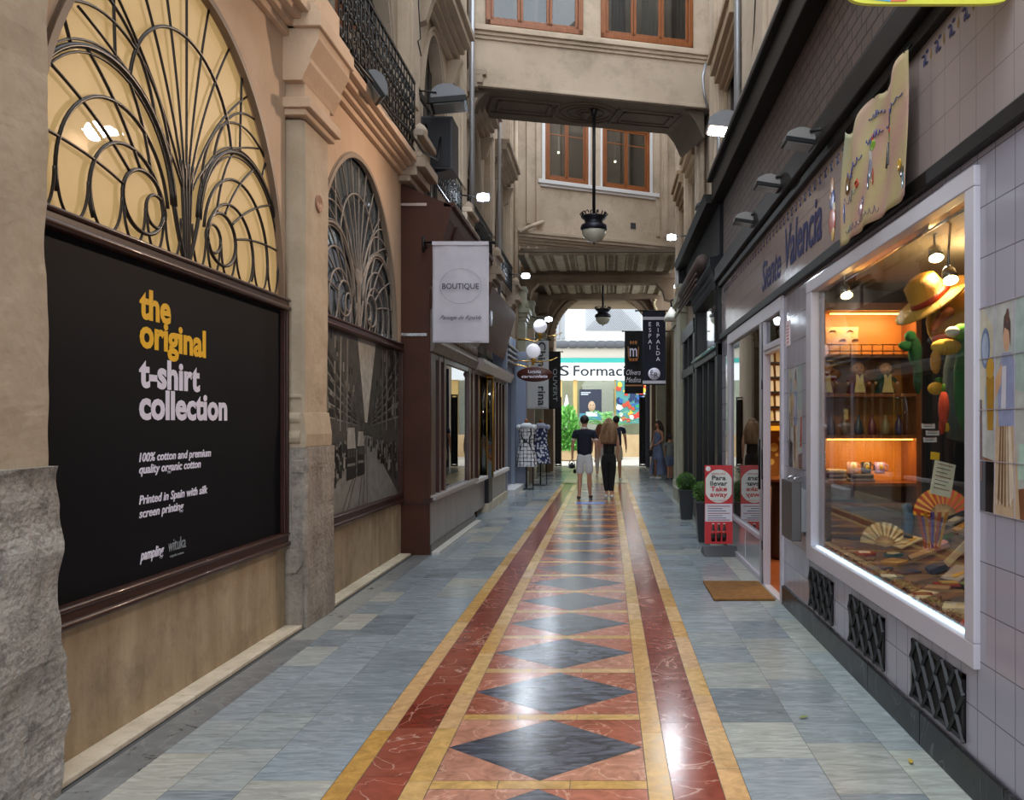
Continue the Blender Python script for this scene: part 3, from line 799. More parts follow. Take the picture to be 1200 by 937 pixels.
# ---------------------------------------------------------------- fittings on the left
def floodlight(loc, yaw, lab, m=None, size=1.0, lit=None, arm=.3, pitch=0.5, grp=None, wall=1):
    """bulkhead flood lamp: curved housing, front glass, bracket to the wall on the side given by wall (+1 right, -1 left)"""
    m = m or mat('aged_lamp_grey', '#6f7175', .5, metal=.3)
    t = thing('floodlight', lab, 'floodlight', loc, grp)
    X_, Y_, Z_ = loc
    s = size
    Rm = Matrix.Translation(loc) @ Matrix.Rotation(yaw, 4, 'Z') @ Matrix.Rotation(pitch, 4, 'Y') @ Matrix.Scale(s, 4)
    q = M(Rm)      # local: +X is out from the wall, -Z is the lit face
    prof = [(-.17,0),(-.175,.03),(-.15,.09),(-.09,.13),(-.02,.14),(.06,.125),(.15,.07),(.18,.04),(.18,0)]
    q.prism(prof, 'y', -.15, .15); 
    for yy in (-.09,-.03,.03,.09): q.prism([(-.10,.12),(-.05,.15),(.02,.15),(.07,.12)], 'y', yy-.006, yy+.006)
    hs_ = q.build('housing', m, t, bevel=.01)
    q = M(Rm); q.box(-.19,.19,-.17,.17,-.06,0); q.build('rim', MT['black'] if lit is None else m, hs_, bevel=.006)
    q = M(Rm); q.box(-.16,.16,-.14,.14,-.068,-.058)
    q.build('lens', lit or mat('lamp_glass', '#8a9090', .15, coat=.4), hs_)
    q = M(); wx = X_+wall*arm
    q.tube([(X_+wall*.1*s, Y_-.17*s, Z_+.04), (X_+wall*arm*.8, Y_-.17*s, Z_+.06), (wx, Y_-.17*s, Z_+.06)], .012, 6)
    q.tube([(X_+wall*.1*s, Y_+.17*s, Z_+.04), (X_+wall*arm*.8, Y_+.17*s, Z_+.06), (wx, Y_+.17*s, Z_+.06)], .012, 6)
    q.box(wx-.02, wx+.02, Y_-.2*s, Y_+.2*s, Z_+.02, Z_+.10)
    q.build('bracket', MT['black'], t)
    return t
floodlight((-2.07, 11.2, 5.83), 0.1, 'large grey floodlight over the black box on the left facade', size=1.25, pitch=-.12, arm=.36, wall=-1)
floodlight((-2.28, 8.35, 4.90), 0.5, 'small grey floodlight sitting on the ledge above the grey fan window', size=.75, pitch=.9, arm=.2, wall=-1)
q = thing('black_loudspeaker', 'black box loudspeaker fixed under the large grey floodlight', 'loudspeaker', (-2.27, 11.55, 5.0))
b = M(); b.box(-2.46, -2.04, 11.3, 11.75, 4.98, 5.68); b.build('cabinet', mat('charcoal_box', '#34353b', .5), q, bevel=.01)
b = M(); b.box(-2.43, -2.07, 11.285, 11.3, 5.01, 5.65); b.build('grille', mat('speaker_cloth', '#25262b', .8), q)
b = M(); b.prism([(-2.5,4.9),(-2.1,4.98),(-2.46,4.98)], 'y', 11.35, 11.7); b.build('bracket', MT['black'], q)
led = mat('lit_led', '#ffffff', .5, emit='#dff0ff', estr=60)
ledw = mat('lit_warm_lamp', '#ffffff', .5, emit='#ffe6d2', estr=60)
def led_lamp(p, lab, r=.10, wall=-1, grp='lit white floodlights along the arcade'):
    t = thing('led_floodlight', lab, 'floodlight', p, grp)
    q = M(); q.box(p[0]-.11, p[0]+.11, p[1]+.015, p[1]+.07, p[2]-.07, p[2]+.075); q.build('housing', MT['grey'], t, bevel=.012)
    q = M(); q.ball((p[0], p[1]-.004, p[2]), (r, .018, .065), 20); q.build('lens', led, t)
    q = M(); q.tube([(p[0]+wall*.1, p[1]+.05, p[2]+.02), (p[0]+wall*.35, p[1]+.06, p[2]+.05), (p[0]+wall*.5, p[1]+.1, p[2]+.1)], .014, 6); q.build('arm', MT['black'], t)
    return t
LEDS = [(P(566,231,13.9),'lit white floodlight above the white boutique banner', -1), (P(616,323,20.5),'lit white floodlight farther along the left side', -1),
        (P(787,278,18.5),'lit white floodlight on the right near the far facade', 1), (P(643,374,24.2),'lit white floodlight beside the upper white globe lamp', -1)]
for p, lab, w in LEDS: led_lamp(p, lab, wall=w, grp=None)
# ================================================================== SHOPFRONTS ON THE LEFT
wb = M(); wb.box(-2.8, WL, 10.45, 29.2, 0, 4.8); wb.build('rear_wall', MT['plaster_up'], LW)
sf = thing('brown_shopfront', 'projecting brown wooden shopfront with sloping hood beside the photo mural', 'shopfront', (-2.35, 12.2, 0))
q = M(); q.prism([(-2.55,0),(-2.17,0),(-2.17,3.3),(-1.93,4.12),(-1.90,4.28),(-2.55,4.55)], 'y', 10.45, 10.5); q.build('end_panel', MT['kiosk'], sf, bevel=.004)
q = M()
for z in (2.68, 4.27): q.box(-2.52, -2.2, 10.435, 10.452, z, z+.035)
q.build('aluminium_strip', MT['alu'], sf)
q = M(); q.box(-2.56, -2.16, 10.43, 10.46, .62, .645); q.box(-2.24,-2.14,10.40,10.6,.645,.70); q.build('board_joint', MT['wood'], sf)
q = M(); q.prism([(-2.17,3.0),(-2.10,3.05),(-2.17,3.3),(-1.93,4.12),(-1.90,4.28),(-2.55,4.55),(-2.55,4.50),(-1.96,4.22),(-2.2,3.3),(-2.2,3.0)], 'y', 10.5, 14.0)
for y in (10.9,11.8,12.7,13.6): q.prism([(-2.16,3.32),(-1.92,4.12),(-1.90,4.12),(-2.14,3.30)], 'y', y, y+.06)
q.box(-2.0,-1.86,10.45,14.02,4.26,4.32); q.build('hood', MT['kiosk'], sf, bevel=.005)
q = M()
for a, b in ((10.5,10.8),(11.02,11.16),(11.36,11.52),(13.42,13.62),(13.78,14.0)): q.box(-2.26, -2.165, a, b, .70, 2.5)
q.box(-2.26,-2.17,10.5,14.0,2.42,2.5); q.build('window_posts', MT['mahog'], sf, bevel=.006)
q = M(); q.box(-2.25,-2.17,10.5,14.0,.0,.66); q.build('stall_riser', mat('grey_marble_riser', '#8f8a88', .35, color2='#736e6d', noise_scale=2.5, streak=(1,3,.6)), sf)
q = M(); q.box(-2.17,-2.155,10.5,14.0,.0,.12); q.build('plinth', mat('dark_plinth', '#55524f', .4), sf)
q = M(); q.box(-2.26,-2.10,10.5,14.0,.66,.72); q.build('sill', mat('grey_sill', '#9a9391', .35), sf, bevel=.012)
q = M(); q.prism([(-2.25,2.5),(-2.14,2.5),(-2.10,2.62),(-2.12,2.66),(-2.12,2.86),(-2.04,2.96),(-2.06,3.02),(-2.25,3.02)], 'y', 10.5, 14.0)
for i in range(22): q.ball((-2.11, 10.6+i*.155, 2.76), (.02,.05,.06), 8)
q.build('carved_lintel', mat('carved_grey_wood', '#7e736a', .5, color2='#5c5149', noise_scale=8), sf)
for a, b in ((10.8,11.02),(11.16,11.36),(11.52,13.42),(13.62,13.78)):
    q = M(); q.box(-2.205,-2.2,a,b,.72,2.42); q.build('window_pane', glass_mat('shop_glass', '#5d6664', ior=2.1), sf)
q = M(); q.box(-2.5,-2.48,10.5,14.0,.1,3.0); q.build('back_board', mat('green_shop_back', '#3f4a46', .7, color2='#2a302f', noise_scale=2), sf)
for z in (1.1,1.55,2.0):
    q = M(); q.box(-2.46,-2.28,11.55,13.4,z,z+.02); q.build('shelf', MT['glass_d'], sf)
q = M(); q.box(-2.16,-2.06,10.5,14.02,-.0,.03); tag(q.build('door_step', mat('white_threshold', '#c6c3bd', .4)), 'pale threshold strip along the foot of the brown shopfront', 'threshold')

s2 = thing('glazed_shopfront', 'second brown shopfront with brass framed glass case and oval plaque', 'shopfront', (-2.35, 16.4, 0))
q = M(); q.prism([(-2.55,0),(-2.24,0),(-2.24,3.1),(-2.0,3.9),(-2.0,4.05),(-2.55,4.3)], 'y', 14.72, 14.78)
q.prism([(-2.24,3.0),(-2.0,3.9),(-1.98,4.0),(-2.55,4.25),(-2.55,4.2),(-2.06,3.98),(-2.27,3.1)], 'y', 14.78, 18.6); q.build('hood', MT['kiosk'], s2, bevel=.004)
q = M()
for a, b in ((14.05,14.2),(14.62,14.74),(16.75,16.95),(17.3,17.45),(17.8,17.95),(18.35,18.6)): q.box(-2.3,-2.2,a,b,.0 if b > 18.5 or a < 14.1 else .66,2.5)
q.box(-2.3,-2.2,14.0,18.6,2.45,2.52); q.build('window_posts', MT['mahog'], s2, bevel=.006)
q = M(); q.box(-2.32,-2.22,14.0,15.5,.12,.62); q.box(-2.32,-2.19,16.1,18.5,.16,.6); q.build('stall_riser', mat('grey_marble_riser'), s2)
q = M(); q.box(-2.34,-2.15,15.5,18.5,0,.16); q.build('stone_plinth', MT['kerb'], s2)
q = M(); q.box(-2.4,-2.14,14.0,15.4,.62,.68); q.box(-2.4,-2.12,16.1,18.6,.6,.67); q.build('sill', MT['white'], s2, bevel=.008)
q = M(); q.prism([(-2.3,2.5),(-2.1,2.5),(-2.02,2.62),(-2.02,2.68),(-2.3,2.72)], 'y', 14.0, 18.6); q.build('white_cornice', mat('grey_sill'), s2)
q = M(); q.box(-2.3,-2.15,15.55,16.05,.16,.62); q.build('black_pedestal', MT['blackp'], s2, bevel=.005)
q = M(); q.lathe([(.24,.62),(.24,2.45)], (-2.35,15.8,0), n=20); q.build('glass_case', glass_mat('shop_glass'), s2)
q = M()
for an in (-50,0,50): q.tube([(-2.35+.245*math.cos(R(an)),15.8+.245*math.sin(R(an)),.62),(-2.35+.245*math.cos(R(an)),15.8+.245*math.sin(R(an)),2.45)], .012, 6)
q.lathe([(.25,2.45),(.27,2.5),(.25,2.52)], (-2.35,15.8,0), n=20); q.build('brass_frame', MT['brass'], s2)
for a, b in ((14.2,14.62),(14.74,15.5),(16.1,16.75),(16.95,17.3),(17.45,17.8),(17.95,18.35)):
    q = M(); q.box(-2.26,-2.255,a,b,.66,2.45); q.build('window_pane', glass_mat('shop_glass'), s2)
q = M(); q.box(-2.5,-2.48,14.0,18.6,.1,3.0); q.build('back_board', mat('green_shop_back'), s2)
rr = random.Random(9)
for i in range(9):
    y = 14.3+i*.42; z = .68+rr.choice([0,.45,.9]); q = M(); c_ = lin(rr.choice(['#c9d4d8','#b94a3e','#3f7d8f','#d7b45a','#d9d4cb']))
    q.prism([(y-.07,z),(y+.07,z),(y+.06,z+.26),(y-.06,z+.26)], 'x', -2.45,-2.36, c=c_); q.build('displayed_bag', MT['vm'], s2)
q = M(); q.lathe([(0,0),(.2,0),(.205,.015),(.2,.03),(0,.03)], (0,0,0), n=28, axis='x', sx=.6, sy=1.25)
q.v = [(a-2.10, b+15.35, c_+3.62) for a, b, c_ in q.v]; o = q.build('oval_plaque', mat('pale_blue_enamel', '#c3cbe0', .3), s2)
q = M(); q.box(-2.055,-2.05,15.29,15.41,3.5,3.76); 

def banner(name, lab, x0, x1, Y, z1, z0, m, rod_x0, rod_x1, amp=.012, hem=.05, cloth='cloth', extra_bottom=True):
    b = thing(name, lab, 'banner', ((x0+x1)/2, Y, z0))
    q = M(); nx, nz = 24, 30; vs = []; fs = []
    for j in range(nz+1):
        for i in range(nx+1):
            u = i/nx; w = j/nz
            vs.append((x0+(x1-x0)*u, Y-.0+amp*(1-w*.8)*math.sin(u*7+w*2.3)+amp*.7*math.sin(u*13-w*6), z0+(z1-z0)*w))
    for j in range(nz):
        for i in range(nx): fs.append((j*(nx+1)+i, j*(nx+1)+i+1, (j+1)*(nx+1)+i+1, (j+1)*(nx+1)+i))
    q.add(vs, fs, smooth=True); q.build(cloth, m, b, solid=.003)
    q = M(); q.tube([(rod_x0,Y,z1+.0),(rod_x1,Y,z1+.0)], .014, 8); q.ball((rod_x1,Y,z1),.024,10); q.build('rod', MT['black'], b)
    if extra_bottom:
        q = M(); q.tube([(x0+.005,Y,z0+.01),(x1-.005,Y,z0+.01)], .009, 8); q.build('bottom_bar', m, b)
    q = M(); q.tube([(rod_x0,Y,z1+.07),(rod_x0,Y,z1-.12)], .016, 8); q.tube([(rod_x0,Y,z1),(rod_x0,Y+.19,z1)], .012, 6); q.tube([(rod_x0,Y,z1-.1),(rod_x0+.12*(1 if rod_x1 > rod_x0 else -1),Y,z1)], .008, 6); q.build('bracket', MT['black'], b)
    return b
B1 = banner('boutique_banner', 'white cloth banner reading BOUTIQUE hanging beside the brown hood', -2.10, -1.42, 10.28, 3.79, 2.58, MT['cloth_w'], -2.21, -1.36, amp=.010)
q = M(); q.box(-2.10,-1.42,10.262,10.268,3.755,3.80); q.build('top_hem', MT['cloth_w'], B1)
F = (1,0,0); Z = (0,0,1); C1 = part_of(B1, 'cloth')
text('BOUTIQUE', (-1.755, 10.245, 3.225), F, Z, .07, .44, mat('charcoal_letters', '#2c2c34', .6), C1, align='center', bold=.006)
text('Passage de Ripalda', (-1.755, 10.245, 2.86), F, Z, .05, .50, MT['txt_g'] if False else mat('charcoal_letters'), C1, shear=.6, align='center', name='small_lettering')
q = M(); q.tube([(-1.755+.25*math.cos(R(a)), 10.25, 3.26+.21*math.sin(R(a))) for a in range(0,360,9)], .0025, 5, closed=True); q.build('oval_line', mat('pale_grey_line', '#9f9ca6', .7), C1)

# shop with blue-grey front, beyond the brown ones
s3 = thing('blue_grey_shopfront', 'blue-grey painted shopfront behind the dress mannequins', 'shopfront', (-2.4, 20.3, 0))
bg = mat('blue_grey_paint', '#7f8aa0', .45)
q = M(); q.box(-2.55,-2.2,18.75,18.95,0,3.6); q.box(-2.55,-2.3,18.95,21.0,2.6,3.7); q.box(-2.55,-2.25,20.9,21.2,0,3.7); q.box(-2.5,-2.0,21.2,21.3,0,3.4); q.build('frame', bg, s3, bevel=.01)
q = M(); q.box(-2.35,-2.34,18.95,20.9,.15,2.6); q.build('window_pane', glass_mat('shop_glass'), s3)
q = M(); q.box(-2.45,-2.05,19.0,21.5,0,.14); q.build('white_step', MT['white'], s3)
q = M(); 
for z in (3.0,3.12,3.24,3.36): q.box(-2.3,-2.16,18.95,20.9,z,z+.05)
q.build('louvres', MT['greyl'], s3)
q = M(); q.box(-2.5,-1.98,23.3,23.4,0,4.2); q.box(-2.5,-2.35,21.3,23.3,0,4.3); q.build('stone_return', MT['plaster_up'], s3)

# globe lamps on brass arms
def globe(px, py, Y, lab, r=.155):
    p = P(px, py, Y); t = thing('globe_lamp', lab, 'lamp', (p[0], p[1], p[2]-r))
    q = M(); q.ball(p, r, 24); q.build('globe', mat('opal_glass', '#e6e6ee', .15, coat=.3, emit='#eef0ff', estr=.25), t)
    q = M(); q.lathe([(.03,-.12),(.05,-.06),(.07,-.02),(.03,0),(.02,.05)], (p[0], p[1], p[2]-r), n=14); q.ball((p[0],p[1],p[2]-r-.14),.03,8)
    q.build('socket', MT['brass'], part_of(t, 'globe'))
    q = M(); q.tube([(p[0],p[1],p[2]-r-.1),(p[0]-.1,p[1],p[2]-r-.22),(p[0]-.3,p[1],p[2]-r-.16),(-2.4,p[1],p[2]-r-.12)], .012, 8); q.tube([(p[0]+.03,p[1],p[2]-r-.1),(p[0]+.4,p[1],p[2]-r-.05),(p[0]+.55,p[1],p[2]-r+.02)], .01, 6); q.build('arm', MT['brass'], t)
globe(633, 382, 21.0, 'upper white globe lamp on a brass arm near the arch', .17)
globe(625, 411, 19.4, 'lower white globe lamp above the brown oval sign', .165)
ov = thing('oval_shop_sign', 'brown oval hanging shop sign with white lettering under the globe lamps', 'sign', P(627, 447, 19.0))
c0 = P(626.5, 438.5, 19.0)
q = M(); q.lathe([(0,-.02),(.38,-.02),(.40,0),(.38,.02),(0,.02)], c0, n=40, axis='y', sx=1, sy=.42); q.build('board', mat('brown_enamel', '#4c2119', .35), ov)
text('Lagasta', (c0[0], 18.975, c0[2]+.03), F, Z, .07, .28, MT['txt_w'], part_of(ov, 'board'), bold=.02, align='center')
text('caracoleta', (c0[0], 18.975, c0[2]-.075), F, Z, .07, .58, MT['txt_w'], part_of(ov, 'board'), bold=.03, shear=.3, align='center')
q = M(); q.tube([(-2.3,19.0,c0[2]+.32),(c0[0]+.2,19.0,c0[2]+.28)], .012, 6); q.tube([(c0[0]-.15,19,c0[2]+.15),(c0[0]-.15,19,c0[2]+.29)], .006, 5); q.tube([(c0[0]+.15,19,c0[2]+.15),(c0[0]+.15,19,c0[2]+.28)], .006, 5); q.build('hanging_arm', MT['brass'], ov)
a = P(617, 398, 22.0); b_ = P(643, 479, 22.0)
B2 = banner('vertical_banner', 'pale grey vertical banner with dark sideways lettering behind the oval sign', a[0], b_[0], 22.0, a[2], b_[2], mat('pale_grey_canvas', '#b9bcc0', .8), -2.45, b_[0]+.05)
text('Chin', ((a[0]+b_[0])/2+.02, 21.955, a[2]-.06), (0,0,-1), (1,0,0), .20, .62, MT['txt_k'], part_of(B2, 'cloth'), bold=.02)
text('rina', ((a[0]+b_[0])/2+.02, 21.955, b_[2]+.58), (0,0,-1), (1,0,0), .20, .50, MT['txt_k'], part_of(B2, 'cloth'), bold=.02)
a = P(643, 412, 25.0); b_ = P(655, 479, 25.0)
B3 = banner('black_banner', 'narrow black banner hanging beside the pale grey vertical banner', a[0], b_[0]+.05, 25.0, a[2], b_[2], MT['cloth_k'], -2.45, b_[0]+.1)
text('OUVERT', ((a[0]+b_[0])/2-.02, 24.955, a[2]-.5), (0,0,-1), (1,0,0), .13, .95, MT['txt_g'], part_of(B3, 'cloth'))

# dress mannequins
def mannequin(px, py, lab, patt, ry, top='#cfd3d8'):
    Y = 1600/(py-497); p = P(px, py, Y)
    t = thing('dress_mannequin', lab, 'mannequin', (p[0], p[1], 0), None)
    x, y = p[0], p[1]
    q = M(); q.tube([(x,y,.02),(x,y,1.0)], .018, 8); q.box(x-.2,x+.2,y-.15,y+.15,0,.02); q.tube([(x+.16,y,.02),(x+.16,y,1.0)], .012, 6); q.build('stand', MT['black'], t)
    q = M(); q.lathe([(.045,1.58),(.05,1.66),(.04,1.73),(.0,1.74)], (x,y,0), n=14); q.build('neck_cap', mat('varnished_orange_wood'), t)
    prof = [(a_, .56+(b_-.74)*1.46) for a_, b_ in [(.265,.74),(.255,.8),(.235,.95),(.165,1.16),(.175,1.22),(.19,1.3),(.18,1.38),(.14,1.44),(.06,1.475)]]
    q = M(); n = 36; vs = []; fs = []
    for (r, z) in prof:
        for j in range(n):
            an = 2*math.pi*j/n; rr2 = r*(1+.05*math.sin(an*9)*(1.0-z if z < 1.0 else 0)*1.2)
            vs.append((x+rr2*math.cos(an), y+rr2*.62*math.sin(an), z))
    for i in range(len(prof)-1):
        for j in range(n): fs.append((i*n+j, i*n+(j+1) % n, (i+1)*n+(j+1) % n, (i+1)*n+j))
    q.add(vs, fs, smooth=True); q.build('dress', patt, t)
    q = M()
    for s in (-1,1): q.ball((x+s*.185,y,1.525),(.075,.07,.075),12)
    q.lathe([(.175,1.50),(.15,1.585),(.075,1.635)], (x,y-.004,0), n=20, sx=1.05, sy=.7); q.build('ruffled_sleeves', mat('pale_ruffle_'+top[1:], top, .8, bump=.6, bump_scale=60), t)
    return t
def pattern(name, a, b, sc, vor=False):
    m = bpy.data.materials.new(name); m.use_nodes = True; N = m.node_tree.nodes; L = m.node_tree.links; B_ = N['Principled BSDF']; B_.inputs['Roughness'].default_value = .85
    g_ = N.new('ShaderNodeNewGeometry')
    tx = N.new('ShaderNodeTexVoronoi'); tx.inputs['Scale'].default_value = sc
    if not vor: tx.inputs['Randomness'].default_value = .15; tx.distance = 'CHEBYCHEV'
    L.new(g_.outputs['Position'], tx.inputs['Vector'])
    cr = N.new('ShaderNodeValToRGB'); cr.color_ramp.interpolation = 'CONSTANT'; cr.color_ramp.elements[0].color = (*lin(a),1); cr.color_ramp.elements[1].color = (*lin(b),1); cr.color_ramp.elements[1].position = .42
    L.new(tx.outputs['Distance'], cr.inputs[0]); L.new(cr.outputs[0], B_.inputs['Base Color']); return m
mannequin(617, 573, 'dress form in a black and white checked dress with pale ruffled shoulders', pattern('checked_fabric', '#d8d9de', '#22252f', 11), 0)
mannequin(633.5, 568, 'dress form in a blue and white flowered dress, farther back', pattern('flowered_fabric', '#cdd2e0', '#27345c', 13, True), 0, '#aeb6cf')
# ================================================================== BRIDGE, FAR FACADE, PORTAL
def skew(A, B):
    A = Vector(A); B = Vector(B); d = (B-A); L_ = d.length; d.normalize()
    n = Vector((-d.y, d.x, 0))
    m = Matrix(((d.x, n.x, 0, A.x), (d.y, n.y, 0, A.y), (0,0,1,0), (0,0,0,1)))
    return m, L_
MB_, LB = skew((-2.45, 15.15, 0), (2.0, 16.3, 0))
br = struct('footbridge', (-.2, 15.8, 7.6))
q = M(MB_); q.box(0, LB, 0, 1.5, 7.66, 8.5); q.box(0, LB, .06, 1.44, 8.5, 8.72)
q.build('bridge_body', MT['plaster_bridge'], br, bevel=.01)
q = M(MB_)
for i, (o, za, zb) in enumerate(((.04,8.46,8.52),(.08,8.52,8.58),(.13,8.58,8.66),(.05,8.66,8.72))): q.box(0, LB, -o, 0, za, zb)
q.box(0, LB, -.02, 0, 7.62, 7.68); q.build('bridge_cornice', MT['plaster_bridge'], br, bevel=.008)
q = M(MB_); q.box(0, LB, .0, 1.5, 7.60, 7.66)
for (a, b, c_, d) in ((.45,1.75,.35,1.15),(2.85,4.15,.35,1.15),(.6,1.6,.48,1.02),(3.0,4.0,.48,1.02)):
    w_ = .05; q.box(a,b,c_,c_+w_,7.57,7.60); q.box(a,b,d-w_,d,7.57,7.60); q.box(a,a+w_,c_,d,7.57,7.60); q.box(b-w_,b,c_,d,7.57,7.60)
for rr_ in (.55,.42,.3,.16): 
    pts = [(LB/2+rr_*1.15*math.cos(R(t)), .75+rr_*.95*math.sin(R(t)), 7.59) for t in range(0,360,10)]
    q.tube(pts, .022, 6, closed=True)
q.lathe([(.09,7.60),(.1,7.56),(.05,7.5),(0,7.48)], (LB/2,.75,0), n=16)
for (a, s) in ((0,1),(LB-.1,-1)):      # coved ends
    pr = [(a,7.1),(a+s*.05,7.14),(a+s*.1,7.25),(a+s*.18,7.4),(a+s*.3,7.54),(a+s*.42,7.6),(a,7.6)]
    q.prism(pr, 'y', .12, 1.4)
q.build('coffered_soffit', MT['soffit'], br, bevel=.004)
# bridge windows
def casement(mm_xf, u0, u1, z0, z1, n, parent_name, num, depth=.12, cols=3, pane=None, mulw=.07, tr=None):
    w = struct('window_%d' % num, tuple(mm_xf @ Vector(((u0+u1)/2, 0, z0))))
    q = M(mm_xf); f = .09
    q.box(u0,u1,-.02,.08,z0,z0+f); q.box(u0,u1,-.02,.08,z1-f,z1); q.box(u0,u0+f,-.02,.08,z0,z1); q.box(u1-f,u1,-.02,.08,z0,z1)
    q.build('frame', MT['orange_wood'], w, bevel=.008)
    iw = (u1-u0-2*f)/cols
    for i in range(cols):
        a = u0+f+iw*i; b = a+iw
        q = M(mm_xf); s = .055
        q.box(a+.004,b-.004,.0,.05,z0+f,z0+f+s); q.box(a+.004,b-.004,.0,.05,z1-f-s,z1-f); q.box(a+.004,a+s,.0,.05,z0+f,z1-f); q.box(b-s,b-.004,.0,.05,z0+f,z1-f)
        if tr: q.box(a+s,b-s,.01,.04,tr,tr+.03)
        cs_ = q.build('casement', MT['orange_wood'], w, bevel=.005)
        q = M(mm_xf); q.box(a+s,b-s,.02,.026,z0+f+s,z1-f-s); q.build('pane', pane or MT['glass_win'], cs_)
    return w
q = M(MB_); 
for a, b in ((0,.30),(2.08,2.42),(4.22,LB)): q.box(a, b, .02, .3, 8.72, 11.0)
q.box(0,LB,.9,1.0,8.72,11.0); q.build('upper_wall', MT['plaster_bridge'], br)
sky_pane = glass_mat('reflecting_glass', '#aeb4b6', ior=1.7)
casement(MB_, .30, 2.08, 8.74, 10.4, 3, '', 9, pane=sky_pane, tr=9.9)
casement(MB_, 2.42, 4.22, 8.74, 10.4, 3, '', 10, pane=sky_pane, tr=9.9)
for (u, c_) in ((.55,'#d8d2c6'),(.95,'#d9d9d4'),(1.3,'#6f8fa8'),(2.7,'#8593b0'),(3.3,'#cfcfca'),(3.9,'#9c8f83')):
    q = M(MB_); vs = []
    for i in range(9):
        vs.append((u+i*.035, .3+.02*(i % 2)))
    poly = vs+[(p[0], p[1]+.012) for p in reversed(vs)]
    q.prism(poly, 'z', 8.8, 10.3, c=lin(c_)); q.build('curtain', MT['vm'], br)

# second facade over the portal
MF, LF0 = skew((-2.45, 22.38, 0), (1.85, 24.33, 0)); LF = LF0+.35
ff = struct('wall_back', (-.3, 23.3, 6.2))
t2u = lambda t: t*LF0
wins = [(t2u(.187), t2u(.452)), (t2u(.541), t2u(.85))]
q = M(MF); z0, z1 = 8.12, 9.85
q.box(0,LF,0,.35,6.62,z0); q.box(0,LF,0,.35,z1,12.5); q.box(0,wins[0][0],0,.35,z0,z1); q.box(wins[0][1],wins[1][0],0,.35,z0,z1); q.box(wins[1][1],LF,0,.35,z0,z1)
for u in (.35,.62,4.2,4.45): q.box(u,u+.12,-.05,0,6.9,12.5)
q.build('wall_face', MT['plaster_bridge'], ff)
q = M(MF); q.box(wins[0][0]-.22, wins[1][1]+.28, -.1, .1, 8.0, 8.1); q.box(wins[0][0]-.16, wins[1][1]+.2, -.05, .0, 7.93, 8.0); 
for a, b in ((wins[0][0]-.09,wins[0][0]),(wins[0][1],wins[0][1]+.06),(wins[1][0]-.06,wins[1][0]),(wins[1][1],wins[1][1]+.09)): q.box(a,b,-.03,.1,8.1,9.9)
q.build('sill_and_surrounds', MT['white'], ff, bevel=.006)
for i, (a, b) in enumerate(wins): casement(MF, a, b, z0, z1, 2, '', 11+i, cols=2, pane=glass_mat('window_glass'), tr=9.35)
q = M(MF)
for i, (o, za, zb) in enumerate(((.04,6.30,6.36),(.10,6.36,6.43),(.16,6.43,6.5),(.24,6.5,6.58),(.28,6.58,6.66))): q.box(0,LF,-o,.2,za,zb)
q.build('cornice', MT['plaster_bridge'], ff, bevel=.008)
q = M(MF)
for i in range(20):
    u = .12+i*(LF-.24)/19; q.lathe([(.0,6.12),(.035,6.14),(.06,6.19),(.055,6.24),(.03,6.30)], (u,-.06,0), n=10)
q.box(0,LF,-.02,.2,6.1,6.3); q.build('bead_drops', MT['plaster_bridge'], ff)
# lit rooms behind the far windows
q = M(MF); q.box(.3,LF-.3,1.8,1.9,7.5,10.5); q.box(.3,LF-.3,.4,1.9,10.1,10.2); q.build('room_back', mat('tan_room', '#4f4030', .8), ff)
lampc = mat('small_bulb', '#ffffff', .5, emit='#ffe1ae', estr=25)
for i, (u, z) in enumerate(((wins[0][0]+.85,9.30),(wins[1][0]+.12,9.42),(wins[1][0]+.55,9.35),(wins[1][0]+.95,9.27))):
    t = thing('ceiling_spotlight', ['small lit ceiling spot inside the left far window','lit ceiling spot at the left edge of the right far window','middle lit ceiling spot inside the right far window','lit ceiling spot at the right of the right far window'][i], 'ceiling light', tuple(MF @ Vector((u,1.2,z))))
    q = M(MF); q.ball((u,1.2,z),.035,10); q.build('bulb', lampc, t)
    q = M(MF); q.lathe([(.05,z+.02),(.05,z+.06),(.03,z+.08),(.01,10.1)], (u,1.2,0), n=10); q.build('fitting', MT['white'], t)
q = M(MF)
q.box(3.42,3.58,-.01,.0,7.05,7.22); o = q.build('air_vent', MT['rubber'], None); tag(o, 'small square dark vent in the wall below the far windows', 'vent')
o.data.materials[0] = MT['rubber']
pq = M(MF); pq.tube([(-.0,-.5,6.55),(.35,-.3,6.75),(.75,-.1,6.95),(.82,-.05,6.98)], .05, 8); pq.build('bracket_pipe', MT['plaster_bridge'], ff)

# portal: coffered ceiling, beams, arch wall
PO = struct('portal', (-.1, 26, 0))
lat = M()
for (ya, yb, z) in ((22.4, 24.9, 6.12), (25.35, 28.6, 6.02)):
    lat.box(-2.4, 1.9, ya, yb+.02, z, z+.1)
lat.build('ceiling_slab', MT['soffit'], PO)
fr = M()      # fretwork grid under each ceiling panel
for (ya, yb, z, xa, xb) in ((22.5, 24.8, 6.12, -2.1, 1.8), (25.5, 28.4, 6.02, -1.9, 1.7)):
    n = 22
    for i in range(n+1):
        x = xa+(xb-xa)*i/n; fr.box(x-.02, x+.02, ya, yb, z-.05, z)
    for j in range(14):
        y = ya+(yb-ya)*j/13; fr.box(xa, xb, y-.02, y+.02, z-.045, z)
    for i in range(7):
        x = xa+(xb-xa)*(i+.5)/7; fr.box(x-.10, x+.10, ya, yb, z-.075, z-.04)
    for e in (xa-.06, xb): fr.box(e, e+.1, ya-.05, yb+.05, z-.12, z)
fr.build('fretwork', mat('painted_fretwork', '#b3a58e', .7, color2='#998a73', noise_scale=3), PO)
bm = M()
